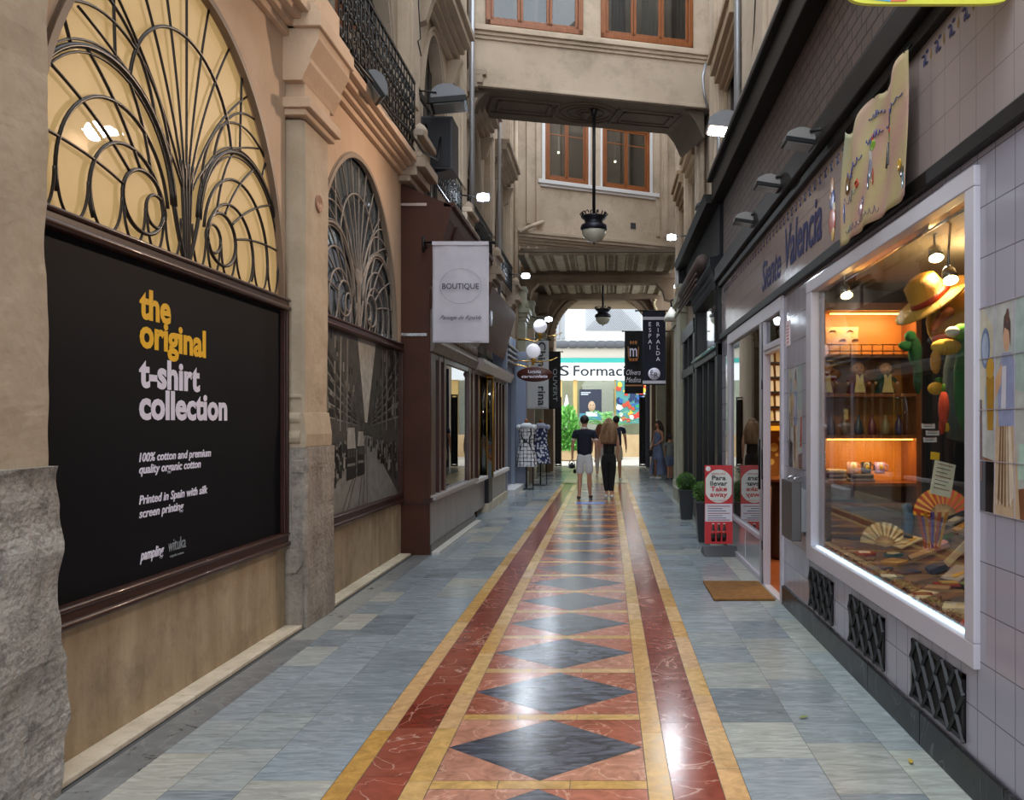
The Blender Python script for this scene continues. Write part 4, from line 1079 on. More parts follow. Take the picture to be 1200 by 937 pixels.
bm.box(-2.5,2.0,24.9,25.35,5.72,6.2); bm.box(-2.5,2.0,24.84,25.4,5.86,5.96)
for s, x in ((1,-2.5),(-1,1.95)):
    bm.prism([(x,5.2),(x+s*.25,5.25),(x+s*.3,5.5),(x+s*.5,5.72),(x,5.72)], 'y', 24.9, 25.35)
bm.box(-2.3,1.9,28.6,28.98,5.80,6.12); bm.box(-2.2,1.8,28.5,28.6,5.92,6.0)
for s, x in ((1,-2.3),(-1,1.9)):
    bm.prism([(x,5.3),(x+s*.3,5.35),(x+s*.36,5.6),(x+s*.46,5.8),(x,5.8)], 'y', 28.55, 28.98)
bm.build('beams', mat('ochre_stone', '#86705a', .8, color2='#6e5a47', noise_scale=2), PO, bevel=.01)
ac = (-.145, 4.39); ar = 1.68
aw = M(); pts = [(ac[0]-ar*math.cos(math.pi*i/40), ac[1]+ar*math.sin(math.pi*i/40)) for i in range(41)]
for a, b in zip(pts, pts[1:]): aw.prism([a, b, (b[0],6.2), (a[0],6.2)], 'y', 29.0, 29.5)
aw.box(-3, ac[0]-ar, 29.0, 29.5, 0, 6.2); aw.box(ac[0]+ar, 3, 29.0, 29.5, 0, 6.2)
aw.build('arch_wall', mat('ochre_stone'), PO)
am = M(); am.arcstrip(ac, ar-.02, ar+.12, 0, math.pi, 'y', 28.93, 29.02); am.arcstrip(ac, ar+.2, ar+.26, 0, math.pi, 'y', 28.95, 29.02)
for i in range(36):
    a = math.pi*(i+.5)/36; am.ball((ac[0]+(ar-.03)*math.cos(a), 28.95, ac[1]+(ar-.03)*math.sin(a)), .04, 8)
am.box(ac[0]-ar-.3, ac[0]-ar+.03, 28.88, 29.1, 4.2, 4.4); am.box(ac[0]+ar-.03, ac[0]+ar+.3, 28.88, 29.1, 4.2, 4.4)
am.build('arch_moulding', mat('tan_moulding', '#a08870', .8), PO)
# side walls of the passage beyond the arch and inner columns
sw = M(); sw.box(-3,-1.95,29.5,33.0,0,6.2); sw.box(1.6,3,29.5,33.0,0,6.2); sw.box(-3,3,29.5,33.0,6.05,6.3); sw.build('passage_sides', MT['plaster_up'], PO)
sw = M()
for s, x in ((1,-2.45),(-1,1.98)):
    x1 = x+s*.32
    for ya in ((22.3, 24.8, 28.4) if s > 0 else (28.4,)):
        sw.box(min(x,x1), max(x,x1), ya, ya+.5, 0, 5.2)
        for i, (e, za, zb) in enumerate(((.03,4.3,4.4),(.07,4.4,4.5),(.12,4.5,4.62),(.03,5.1,5.2))): sw.box(min(x,x1)-(.0 if s > 0 else e), max(x,x1)+(e if s > 0 else 0), ya-e, ya+.5+e, za, zb)
        sw.box(min(x,x1)-(0 if s > 0 else .05), max(x,x1)+(.05 if s > 0 else 0), ya-.05, ya+.55, 0, .35)
        for k in range(5): sw.ball((x1, ya+.06+.1*k, 4.75+.05*(k % 2)), (.06,.05,.09), 8)
sw.build('columns', mat('grey_green_column', '#a5a48f', .6, color2='#8e8d7b', noise_scale=2), PO, bevel=.012)
orn = M()
for k in range(16):
    z = 5.75-.07*k; orn.ball((1.62-.04*math.sin(k*.9), 28.5, z), (.05,.03,.035), 8)
orn.build('vine_ornament', mat('cream_stucco', '#c8b78f', .8), PO)
# passage wall behind the right shops up to the arch
# gates
def gate(name, lab, x0, x1, Y, z1, leaf_y):
    t = thing(name, lab, 'gate', ((x0+x1)/2, Y, 0))
    q = M(); w = .05
    q.box(x0,x0+w,Y,Y+.05,0.02,z1); q.box(x1-w,x1,Y,Y+.05,0.02,z1)
    for z in (.02,.9,z1-.05): q.box(x0,x1,Y,Y+.05,z,z+.05)
    q.build('gate_frame', MT['black'], t)
    q = M(); n = max(3, int((x1-x0)/.09))
    for i in range(1, n): 
        x = x0+(x1-x0)*i/n; q.tube([(x,Y+.025,.05),(x,Y+.025,z1-.03)], .011, 6)
    q.build('bars', MT['black'], t)
    q = M(); q.box(x0+w,x1-w,Y+.02,Y+.03,.1,z1-.1); q.build('mesh_panel', mat('black_mesh', '#17181c', .6), t)
    return t
a = P(641,465,32.2); b_ = P(658,545,32.2); gate('iron_gate', 'tall black iron gate folded back at the left of the passage exit', a[0], b_[0], 32.2, a[2], 0)
a = P(749,462,32.2); b_ = P(757,545,32.2); gate('iron_gate', 'narrow black iron gate folded back at the right of the passage exit', a[0], b_[0], 32.2, a[2], 0)
gt = M(); gt.box(P(751,0,31)[0], P(770,0,31)[0], 31, 31.1, 2.9, 3.0); 
q = M(); a = P(757,470,31.6); b_ = P(772,560,31.6); q.box(a[0], b_[0], 31.6, 31.7, 0, a[2]+1.2); tag(q.build('blue_door_panel', mat('navy_paint', '#1c2340', .4)), 'dark navy door panel beside the right gate leaf', 'door panel')

# pendant lanterns
def lantern(px, ytop, yglobe, Y, zc, lab, k=1.0):
    x = P(px,0,Y)[0]; zt = P(px,ytop,Y)[2]; z = P(px,yglobe,Y)[2]
    t = thing('pendant_lantern', lab, 'lantern', (x, Y, z-.2*k), None)
    q = M(); q.tube([(x,Y,z+.26*k),(x,Y,zt)], .028*k, 10); q.lathe([(.04*k,zt-.12),(.05*k,zt-.06),(.07*k,zt),(.0,zt)], (x,Y,0), n=12); q.build('rod', MT['black'], t)
    q = M(); q.lathe([(.21*k,z+.0),(.235*k,z+.03*k),(.215*k,z+.09*k),(.15*k,z+.12*k),(.16*k,z+.17*k),(.22*k,z+.22*k),(.22*k,z+.24*k),(.05*k,z+.27*k),(.0,z+.30*k)], (x,Y,0), n=28)
    q.build('cap', mat('dark_blue_iron', '#23242f', .35, metal=.4), t)
    q = M()
    for i in range(14):
        an = 2*math.pi*i/14; q.tube([(x+.20*k*math.cos(an),Y+.20*k*math.sin(an),z+.23*k),(x+.235*k*math.cos(an),Y+.235*k*math.sin(an),z+.28*k),(x+.20*k*math.cos(an+.14),Y+.20*k*math.sin(an+.14),z+.31*k),(x+.18*k*math.cos(an+.2),Y+.18*k*math.sin(an+.2),z+.27*k)], .011*k, 5)
    q.build('crown', MT['black'], part_of(t, 'cap'))
    q = M(); q.lathe([(.20*k,z),(.205*k,z-.03*k),(.185*k,z-.10*k),(.13*k,z-.17*k),(.05*k,z-.205*k),(0,z-.21*k)], (x,Y,0), n=28); q.build('globe', mat('frosted_lantern_glass', '#b9b6a6', .25, coat=.3), t)
    q = M(); q.lathe([(.0,z-.25*k),(.02*k,z-.22*k),(.02*k,z-.2*k)], (x,Y,0), n=8); q.build('finial', MT['black'], part_of(t, 'globe'))
    return t
lantern(696, 128, 270, 16.0, 0, 'large black iron pendant lantern on a long rod under the bridge', 1.1)
lantern(706.5, 318, 372, 25.6, 0, 'smaller distant pendant lantern hanging in front of the arch', 1.05)

# ================================================================== STREET BEYOND
OB = thing('pharmacy_building', 'white building across the street with the long white shop sign', 'building', (0, 42, 0))
whiteb = mat('white_facade', '#dcdcd8', .7, color2='#cfcfca', noise_scale=.6)
q = M(); q.box(-9,9,42,42.4,5.7,16); q.build('upper_wall', whiteb, OB)
q = M(); q.box(-9,9,41.8,42.3,4.85,5.35); q.build('stone_band', mat('pale_stone_band', '#b9b0a2', .8), OB)
q = M(); 
for i in range(20): q.lathe([(.14+.05*(i % 3)/3,-.3),(.2,-.1),(.19,.1),(.13,.3)], (-4.4+i*.46,41.7,5.5), n=10, axis='x')
q.build('rolled_netting', mat('dark_netting', '#55565a', .9, bump=.5, bump_scale=40), OB)
a = P(686,356,41.9); b_ = P(752,387,41.9)
q = M(); q.box(a[0],b_[0],41.93,41.99,b_[2],a[2]); o = q.build('lattice_panel', mat('grey_lattice_back', '#c4c6c8', .7), OB)
q = M(); 
for i in range(26):
    x = a[0]+(b_[0]-a[0])*i/25
    for s in (-1,1):
        x2 = x+s*(a[2]-b_[2]); t0 = 0; t1 = 1
        if x2 < a[0]: t1 = (x-a[0])/(x-x2) if x2 != x else 1
        if x2 > b_[0]: t1 = (b_[0]-x)/(x2-x)
        if t1 > .03: q.tube([(x,41.9,b_[2]),(x+(x2-x)*t1,41.9,b_[2]+(a[2]-b_[2])*t1)], .012, 4)
q.build('lattice_rods', mat('grey_lattice', '#8d9095', .6), o)
q = M(); 
for x in (-2.7,-2.45,-2.2): q.box(x,x+.12,41.85,42.0,5.8,9)
q.build('grey_louvre_strip', mat('grey_lattice'), OB)
q = M(); q.box(-6,3.2,41.75,41.95,3.78,4.62); q.build('sign_board', mat('white_sign_panel', '#f2f4f4', .4), OB)
q = M(); q.box(-6,3.2,41.7,41.95,4.62,4.84); q.build('sign_top_strip', mat('teal_strip', '#2f9d93', .4), OB)
x0 = P(655.5,0,41.7)[0]; x1 = P(733,0,41.7)[0]
text('S', (x0,41.73,3.98), F, Z, .52, P(667,0,41.7)[0]-x0, MT['txt_k'], part_of(OB, 'sign_board'), bold=.012)
text('Formaci', (P(672,0,41.7)[0],41.73,3.98), F, Z, .52, x1-P(672,0,41.7)[0], MT['txt_k'], part_of(OB, 'sign_board'), bold=.012)
q = M(); q.box(-8,8,42.6,42.7,0,3.8); q.build('shop_back', mat('cream_shop_back', '#bdb89c', .7), OB)
for a, b, z_, zt_ in ((-8,-5.2,0,5),(-1.65,-1.45,1.1,3.8),(-2.35,-2.2,1.1,3.8),(.38,.52,1.1,3.8),(2.9,8,0,5)):
    q = M(); q.box(a,b,41.9,42.1,z_,zt_); q.build('pier', mat('yellow_stone', '#c7a564', .7), OB)
q = M(); q.box(-5.2,2.9,41.9,42.6,0,1.1); q.build('low_wall', mat('tan_stone_wall', '#c7ab82', .7, color2='#b5976c', noise_scale=1.5), OB)
q = M(); q.box(-5.2,2.9,42.0,42.01,1.1,3.78); q.build('window_pane', MT['glass'], OB)
# poster with a face
po = thing('window_poster', 'dark poster of a pale face in the window under the white shop sign', 'poster', P(691,492,41.8))
a = P(679,456,41.8); b_ = P(705,492,41.8)
q = M(); q.box(a[0],b_[0],41.80,41.83,b_[2],a[2]); q.build('sheet', mat('poster_dark_blue', '#262b3c', .5), po)
q = M(); w = b_[0]-a[0]; h = a[2]-b_[2]; cx = (a[0]+b_[0])/2+.06; cz = b_[2]+h*.45
q.lathe([(0,-.004),(w*.16,-.004),(w*.16,0)], (cx,41.796,cz), n=20, axis='y', sx=1, sy=1.45, c=lin('#b89a7d'))
q.box(a[0],b_[0],41.792,41.8,b_[2],b_[2]+h*.22, c=lin('#3f7f93')); q.box(cx-w*.26,cx+w*.26,41.79,41.8,b_[2]+h*.12,b_[2]+h*.27, c=lin('#c7ccd0'))
q.box(a[0]+.08,a[0]+w*.5,41.795,41.8,b_[2]+h*.88,b_[2]+h*.91, c=lin('#c7ccd0')); q.box(a[0]+.08,a[0]+w*.4,41.795,41.8,b_[2]+h*.82,b_[2]+h*.85, c=lin('#c7ccd0'))
for s in (-1,1): q.box(cx+s*w*.06-.03,cx+s*w*.06+.03,41.785,41.792,cz+.04,cz+.07, c=lin('#3a2b25'))
q.build('picture', MT['vm'], po)
a = P(722,446,41.6); b_ = P(751,496,41.6); aw_ = thing('colourful_artwork', 'large panel of bright coloured cut-out shapes in the window at right', 'artwork', P(737,496,41.6))
q = M(); q.box(a[0],b_[0]+.4,41.6,41.65,b_[2],a[2]); q.build('panel', mat('pale_green_panel', '#4e8a86', .6), aw_)
rr = random.Random(31); q = M()
for i in range(70):
    x = rr.uniform(a[0]+.1,b_[0]+.3); z = rr.uniform(b_[2]+.1,a[2]-.1); n = rr.choice([4,5,6]); r0 = rr.uniform(.08,.2); ph = rr.random()*6
    pts = [(x+r0*rr.uniform(.6,1.2)*math.cos(ph+6.283*j/n), z+r0*rr.uniform(.6,1.2)*math.sin(ph+6.283*j/n)) for j in range(n)]
    pts = [(min(max(p[0],a[0]),b_[0]+.4), min(max(p[1],b_[2]),a[2])) for p in pts]
    q.prism(pts, 'y', 41.59-i*.0006, 41.6, c=lin(rr.choice(['#c23a2e','#d9d6cf','#2f5c9c','#2d8a5a','#e0b53a','#d9d6cf','#1e2f55','#b8452f'])))
q.build('shapes', MT['vm'], aw_)
# plants
def leafy(cx, cy, cz, rx, ry, rz, n, c1, c2, size, seed, up_=.0):
    r = random.Random(seed); q = M()
    for i in range(n):
        while True:
            u = Vector((r.uniform(-1,1), r.uniform(-1,1), r.uniform(-1,1)))
            if u.length <= 1: break
        u = u.normalized()*(.55+.45*r.random())
        p = Vector((cx+u.x*rx, cy+u.y*ry, cz+u.z*rz)); d = (u+Vector((r.uniform(-.6,.6), r.uniform(-.6,.6), r.uniform(-.4,.8)+up_))).normalized()
        s = d.orthogonal().normalized(); s = Matrix.Rotation(r.random()*6.28,3,d) @ s; l = size*r.uniform(.7,1.3); w = l*.28
        k = r.random(); c = tuple(lin(c1)[j]*(1-k)+lin(c2)[j]*k for j in range(3))
        nn = d.cross(s)*l*.08
        q.add([p, p+d*l*.5+s*w+nn, p+d*l, p+d*l*.5-s*w+nn], [(0,1,2,3)], c=c)
    return q
tb = thing('leafy_bush', 'bright green bush in a low planter at the left of the passage exit', 'bush', (P(666,0,38)[0], 38, 0))
leafy(P(665,0,38)[0],38,1.35,.42,.5,1.0,900,'#4f9a3e','#8fcf6a',.22,5).build('foliage', mat('leaf_green', vcol=True, rough=.5), tb)
leafy(P(672,0,38)[0],38,.9,.5,.5,.6,500,'#3f8a34','#7fbf5a',.2,6).build('foliage_low', mat('leaf_green'), tb)
q = M(); q.box(P(655,0,38)[0],P(680,0,38)[0],37.6,38.4,0,.45); q.build('planter_box', mat('tan_stone_wall'), tb, bevel=.03)
pm = thing('palm_plant', 'feathery green palm in front of the shop window', 'plant', (P(712,0,39.5)[0], 39.5, 0))
q = M(); rr = random.Random(8); c0 = Vector(P(712,505,39.5))
for i in range(26):
    an = rr.uniform(0,6.28); L_ = rr.uniform(.9,1.5); hh = rr.uniform(.5,1.5)
    pts = [c0+Vector((math.cos(an)*L_*t, math.sin(an)*L_*t*.6, hh*t*1.6-hh*t*t*1.0)) for t in [j/9 for j in range(10)]]
    q.tube(pts, [.014*(1-.08*j) for j in range(10)], 4, c=lin('#5d9a45'))
    for j in range(1, 10):
        d = (pts[j]-pts[j-1]).normalized(); s = d.cross(Vector((0,0,1))).normalized()
        for sg in (-1,1):
            e = pts[j]+s*sg*.26*(1-abs(j-5)/8)+d*.16-Vector((0,0,.05)); q.add([pts[j]-d*.03, pts[j]+d*.03, e], [(0,1,2)], c=lin(rr.choice(['#6db356','#8fd07a','#4f9a45'])))
q.build('fronds', mat('leaf_green'), pm)
q = M(); q.tube([(c0.x,c0.y,.4),(c0.x,c0.y,c0.z+.1)], .06, 8, c=lin('#6b5a3e')); q.build('stem', MT['vm'], pm)
q = M(); q.lathe([(.22,0),(.3,.5),(.33,.52),(.28,.5)], (c0.x,c0.y,0), n=20); q.build('pot', MT['white'], pm)
q = M(); q.box(P(662,0,41)[0],P(674,0,41)[0],41,41.6,2.0,2.05); 
um = thing('white_parasol', 'folded white parasol behind the bright green bush', 'parasol', (P(664,0,40)[0],40,0))
q = M(); q.lathe([(.28,1.7),(.22,2.1),(.1,2.6),(.03,2.95),(0,3.0)], (P(664,0,40)[0],40,0), n=12); q.build('folded_canopy', MT['white'], um)
q = M(); q.tube([(P(664,0,40)[0],40,0),(P(664,0,40)[0],40,1.8)], .03, 8); q.build('pole', MT['white'], um)
# ================================================================== RIGHT SIDE
WR = 1.58
TILE = tile_mat('lilac_white_tiles', .169, .213, 'Y', '#9b98a5', '#5f5b66', off=(-3.639+.0015, -.17), rough=.1)
SIGN_T = tile_mat('pinkish_sign_tiles', .169, .213, 'Y', '#9d908f', '#776a69', off=(-3.639+.0015, -2.83), rough=.12, mort=.002)
BRICK = tile_mat('brown_scale_tiles', .21, .09, 'Y', '#584740', '#1c1513', off=(0,-3.73), rough=.6, mort=.009, offset=.5, vary=.3, bump=.8)
RW = struct('wall_right', (WR, 5, 0))
q = M()
q.box(WR,1.9,-3,3.62,.0,2.75); q.box(WR,1.63,3.62,6.64,0,.60); q.box(WR,1.62,6.62,7.62,0,2.75); q.box(WR,1.75,3.62,6.62,2.66,2.75)
q.box(WR,1.7,11.02,11.7,0,2.75); q.build('tiled_wall', TILE, RW)
q = M(); q.box(WR-.005,1.9,-3,11.7,2.83,3.48); q.build('tiled_fascia', SIGN_T, RW)
q = M(); q.box(WR-.04,1.9,-3,11.72,2.75,2.83); q.box(WR-.05,1.9,-3,11.72,3.48,3.56); q.box(WR-.10,1.9,-3,11.75,3.56,3.74); q.build('dark_bands', MT['bandm'], RW, bevel=.008)
q = M(); q.box(WR+.02,1.9,-3,11.7,3.74,4.66); q.build('scale_tiled_panel', BRICK, RW)
q = M(); q.box(WR-.14,1.98,-3,11.75,4.66,4.93); q.box(WR-.2,2.0,-3,11.78,4.93,4.98); q.build('dark_eave', MT['bandm'], RW, bevel=.01)
q = M(); q.box(WR-.2,2.0,-3,11.75,4.98,5.0); q.build('eave_edge', MT['greyl'], RW)
q = M()
for i, (a, b) in enumerate(((-3,3.35),(3.352,4.25),(4.252,5.1),(5.102,6.3),(6.302,7.60),(11.05,11.7))): q.box(WR-.022, WR, a, b, 0, .168)
struct('baseboard_right', None, q, marble_mat('black_marble', rough=.3, vein=.45, vscale=3.5, veincol=lin('#8a8a90'), contrast=.3, vcol=False, base='#121215', thin=.005, spec=.25), bevel=.004)
# vent grilles
for i, (a, b) in enumerate(((5.94,6.61),(4.84,5.53),(3.75,4.40))):
    t = thing('vent_grille', ['black diamond lattice vent grille farthest along the tiled wall, nearest the door','black diamond lattice vent grille in the middle under the shop window','black diamond lattice vent grille nearest the camera, under the white frame corner'][i], 'vent grille', (WR,(a+b)/2,.2), 'lattice vents under the shop window')
    z0, z1 = .2, .50
    q = M(); w = .022
    q.box(WR-.012,WR+.0,a,b,z0,z0+w); q.box(WR-.012,WR+.0,a,b,z1-w,z1); q.box(WR-.012,WR+.0,a,a+w,z0,z1); q.box(WR-.012,WR+.0,b-w,b,z0,z1); q.build('frame', MT['black'], t)
    q = M(); q.box(WR-.0035,WR-.001,a,b,z0,z1); bk_ = q.build('backing', mat('vent_black', '#060607', .9), t)
    q = M(); n = 4; H = z1-z0; st = (b-a)/n; wd = H*1.1
    for k in range(-5, n+6):
        for s in (-1,1):
            y0_, z0_ = a+st*k, z0; y1_, z1_ = y0_+s*wd*.72, z1
            # clip to the frame
            ts = [0,1]
            for lo in (a, b):
                if (y1_-y0_) != 0:
                    tt = (lo-y0_)/(y1_-y0_)
                    if 0 < tt < 1: ts.append(tt)
            ts.sort()
            for u0, u1 in zip(ts, ts[1:]):
                um = (u0+u1)/2; ym = y0_+(y1_-y0_)*um
                if a < ym < b:
                    q.tube([(WR-.012,y0_+(y1_-y0_)*u0,z0_+H*u0),(WR-.012,y0_+(y1_-y0_)*u1,z0_+H*u1)], .011, 4)
    q.build('lattice', mat('dark_iron_lattice', '#26272a', .4, metal=.5), t)

# shop window frame and glass
sw = struct('window_20', (1.56, 5.1, .56))
q = M(); fx0, fx1 = 1.553, 1.62
q.box(fx0,fx1,3.61,6.65,.56,.67); q.box(fx0,fx1,3.61,6.65,2.61,2.70); q.box(fx0,fx1,3.61,3.71,.67,2.61); q.box(fx0,fx1,6.50,6.65,.67,2.61)
q.build('frame', MT['whitem'], sw, bevel=.006)
q = M(); q.box(1.606,1.61,3.70,6.51,.665,2.615); q.build('pane', glass_mat('display_glass', '#f4f8f7', ior=1.5), sw)
q = M(); q.box(1.596,1.603,3.72,6.49,.672,.679); q.build('light_strip', mat('cool_led_strip', '#ffffff', .5, emit='#bfe6ff', estr=4), sw)

# doorway and glazed side light
dr = struct('door_1', (1.58, 9.2, 0))
q = M(); W_ = MT['whitem']
def fbox(a, b, z0, z1, x0=1.555, x1=1.63): q.box(x0, x1, a, b, z0, z1)
fbox(7.60,7.68,0,2.62); fbox(8.48,8.56,0,2.62); fbox(8.62,8.70,0,2.62); fbox(10.88,11.02,0,2.62); fbox(7.60,11.02,2.62,2.75); fbox(8.5,8.65,0,2.62)
fbox(7.68,8.48,2.32,2.38); fbox(8.70,10.88,0,.06); fbox(8.70,10.88,.42,.47); fbox(7.60,8.5,-.0,.012)
q.build('frame', W_, dr, bevel=.006)
q = M(); q.box(1.585,1.60,8.70,10.88,.06,.42); q.box(1.58,1.585,9.75,9.78,.06,.42); q.build('kick_panel', mat('grey_kick_panel', '#aeb2b6', .15, coat=.4), dr)
q = M(); q.box(1.59,1.596,8.70,10.88,.47,2.62); q.build('pane', glass_mat('door_glass', '#8b9698', ior=2.3), dr)
q = M(); q.box(1.59,1.596,7.68,8.48,2.38,2.62); q.build('transom_pane', glass_mat('door_glass'), dr)
q = M()
for z in (.35,1.05,1.2,1.95): q.box(1.545,1.557,8.50,8.53,z,z+(.30 if z == 1.05 else .09))
q.tube([(1.53,8.55,.95),(1.53,8.55,1.45)], .012, 8); q.build('hinges_and_handle', MT['black'], dr)
q = M(); q.box(1.57,1.63,7.68,8.48,2.29,2.32); q.build('door_head', MT['white'], dr)
# shop room behind the doorway
RM = struct('room_1', (3, 9.5, 0))
q = M(); q.box(1.63,4.6,7.55,11.6,-.02,.004); q.build('room_floor', mat('terracotta_floor', '#a8623c', .3, color2='#955433', noise_scale=3), RM)
q = M(); q.box(1.63,4.6,11.5,11.6,0,2.8); q.box(4.5,4.6,7.3,11.6,0,2.8); q.box(1.9,4.6,7.45,7.55,0,2.8); q.box(1.7,4.6,7.3,11.6,2.75,2.82); q.build('room_walls', mat('warm_cream_wall', '#c79a5a', .8), RM)
q = M()
for x in (1.98,2.46): q.box(x,x+.03,11.0,11.12,1.0,2.65)
for z in [1.62+.19*k for k in range(6)]: q.box(1.98,2.49,10.95,11.12,z,z+.02)
ck = thing('card_rack', 'black wall rack of cards seen through the open doorway', 'rack', (2.2,11.05,1.0)); q.build('rack_frame', MT['black'], ck)
rr = random.Random(44)
for r_ in range(5):
    for c_ in range(3):
        q = M(); x = 2.03+.15*c_; z = 1.645+.19*r_; q.prism([(10.98,z),(10.99,z),(11.03,z+.14),(11.02,z+.14)], 'x', x, x+.12, c=lin(rr.choice(['#e0d8c8','#d7c9b0','#cfd6d6','#c9b890'])))
        o = q.build('greeting_card', MT['vm']); tag(o, 'pale greeting card on the black rack inside the doorway', 'card', 'cards on the black rack')
q = M(); q.box(2.08,2.30,10.9,10.93,1.52,1.58); tag(q.build('price_ticket', mat('yellow_card', '#f0b81e', .6)), 'yellow ticket hanging under the black card rack', 'ticket')
tb_ = thing('round_table', 'small wooden table with dark pedestal inside the doorway', 'table', (2.1,10.0,0))
q = M(); q.lathe([(.0,.93),(.36,.93),(.36,.97),(0,.97)], (2.15,10.2,0), n=24); q.build('top', MT['orange_wood'], tb_)
q = M(); q.lathe([(.2,0),(.22,.05),(.2,.1),(.18,.85),(.24,.93)], (2.15,10.2,0), n=20); q.build('barrel', mat('barrel_wood', '#4a2a17', .5), tb_)
q = M(); q.box(1.93,2.4,11.44,11.5,.9,1.5); pa = q.build('patterned_sheet', pattern('gold_pattern', '#d9b25a', '#8f5a20', 7, True)); tag(pa, 'gold patterned sheet pinned to the wall below the card rack', 'sheet')

# doormat
q = M(); Yn = 7.72; q.box(.97,1.53,7.73,8.62,.001,.022); tag(q.build('doormat', mat('coir_mat', '#9a6c35', .95, color2='#7d5528', noise_scale=18, bump=1.0, bump_scale=160), bevel=.006), 'brown coir doormat on the floor in front of the open shop door', 'doormat')
# menu box
t = thing('wall_box', 'dark grey flat wall box on the tiled pier beside the doorway', 'wall box', (1.5,6.88,.68))
q = M(); q.box(1.45,1.53,6.70,7.08,.68,1.15); q.build('box', mat('grey_brown_metal', '#4e4a4a', .4, metal=.3), t, bevel=.006)
q = M(); q.box(1.53,1.58,6.74,7.04,.75,1.08); q.build('mounting', MT['greyl'], t)
q = M(); q.tube([(1.49,6.78,1.15),(1.49,6.78,1.17),(1.55,6.8,1.18)], .008, 6); q.tube([(1.49,7.0,1.15),(1.49,7.0,1.17),(1.55,7.0,1.18)], .008, 6); q.build('hooks', MT['alu'], t)
q = M(); q.box(1.574,1.58,7.35,7.5,2.28,2.5); nt_ = q.build('paper_notice', mat('notice_paper', '#d9c8cc', .6)); tag(nt_, 'small pinkish paper notice high on the tiled pier by the door', 'notice')
q = M()
for k in range(6): q.box(1.5735,1.574,7.37,7.48,2.31+k*.028,2.318+k*.028)
q.build('printed_lines', mat('notice_red', '#a8434a', .6), nt_)

# painted tile pictures
def tile_picture(ya, yb, z0, z1, lab, seed, flip=False):
    t = thing('tile_picture', lab, 'tile picture', (WR,(ya+yb)/2,z0))
    w = yb-ya; h = z1-z0
    q = M(); n_ = [0]
    def pg(pts, c):     # u 0..1 from far to near, v 0..1
        n_[0] += 1; x = WR-.0012-n_[0]*4e-5
        q.add([(x, yb-p[0]*w, z0+p[1]*h) for p in pts], [tuple(range(len(pts)))], c=lin(c))
    def el(cu, cv, ru, rv, c, n=18): pg([(cu+ru*math.cos(6.2832*i/n), cv+rv*math.sin(6.2832*i/n)) for i in range(n)], c)
    pg([(0,0),(1,0),(1,1),(0,1)], '#aeb0ac'); pg([(.0,.55),(.25,.5),(.3,.9),(.1,1),(0,1)], '#b7b09a'); pg([(.55,.6),(1,.55),(1,1),(.7,1)], '#9fb0aa')
    pg([(0,0),(1,0),(1,.16),(.55,.12),(.35,.25),(0,.28)], '#7a4f35'); pg([(0,0),(.42,0),(.42,.24),(0,.26)], '#1f1a1b')
    el(.16,.80,.085,.10,'#5c6f8f'); el(.16,.80,.06,.075,'#93a2b8'); el(.20,.56,.05,.07,'#8fa0a6')
    pg([(.30,.0),(.75,-.0),(.66,.45),(.60,.60),(.42,.60),(.34,.40)], '#b9a184'); pg([(.36,.08),(.52,.04),(.5,.45),(.42,.5)], '#8f6f50'); pg([(.56,.05),(.66,.1),(.6,.42),(.55,.45)], '#d2c3ae')
    pg([(.40,.42),(.66,.42),(.68,.70),(.60,.76),(.46,.76),(.38,.66)], '#8d94b4'); pg([(.44,.5),(.52,.5),(.53,.7),(.46,.7)], '#c8c6cf')
    el(.53,.83,.055,.065,'#c49a7c'); pg([(.47,.84),(.49,.93),(.55,.96),(.60,.9),(.60,.78),(.57,.86),(.5,.88)], '#4a3022'); el(.55,.93,.03,.035,'#5a3a26')
    pg([(.36,.66),(.46,.72),(.44,.62),(.34,.55),(.24,.48),(.23,.53)], '#c9a07c'); pg([(.20,.40),(.30,.40),(.33,.66),(.18,.66)], '#a37c32'); el(.25,.70,.07,.05,'#c2983f')
    pg([(.05,.15),(.11,.15),(.10,.55),(.06,.55)], '#5b3c2c'); pg([(.72,.18),(.84,.18),(.82,.34),(.74,.34)], '#a9c3b4'); pg([(.86,.2),(.98,.22),(.99,.5),(.9,.5)], '#b34b3c'); pg([(.88,.5),(.97,.5),(.93,.62)], '#d6c7b6')
    for k in range(9): pg([(.36+.03*k,.05),(.37+.03*k,.05),(.42+.02*k,.42),(.415+.02*k,.42)], '#6f5238' if k % 2 else '#ddd0bd')
    q.build('painted_tiles', mat('painted_glaze', vcol=True, rough=.12, noise_amt=.22, noise_scale=14), t)
    q = M(); k = z0
    while k <= z1+.001: q.box(WR-.0046,WR-.001,ya,yb,k-.0015,k+.0015); k += .213
    k = yb
    while k >= ya-.001: q.box(WR-.0046,WR-.001,k-.0012,k+.0012,z0,z1); k -= .169
    q.build('joints', mat('joint_pale', '#8d8790', .6), t)
tile_picture(3.132, 3.639, 1.235, 2.087, 'large painted tile picture of a woman in costume on the near tiled wall', 1)
tile_picture(6.9, 7.40, 1.235, 2.087, 'narrow painted tile picture on the pier between doorway and shop window', 2)

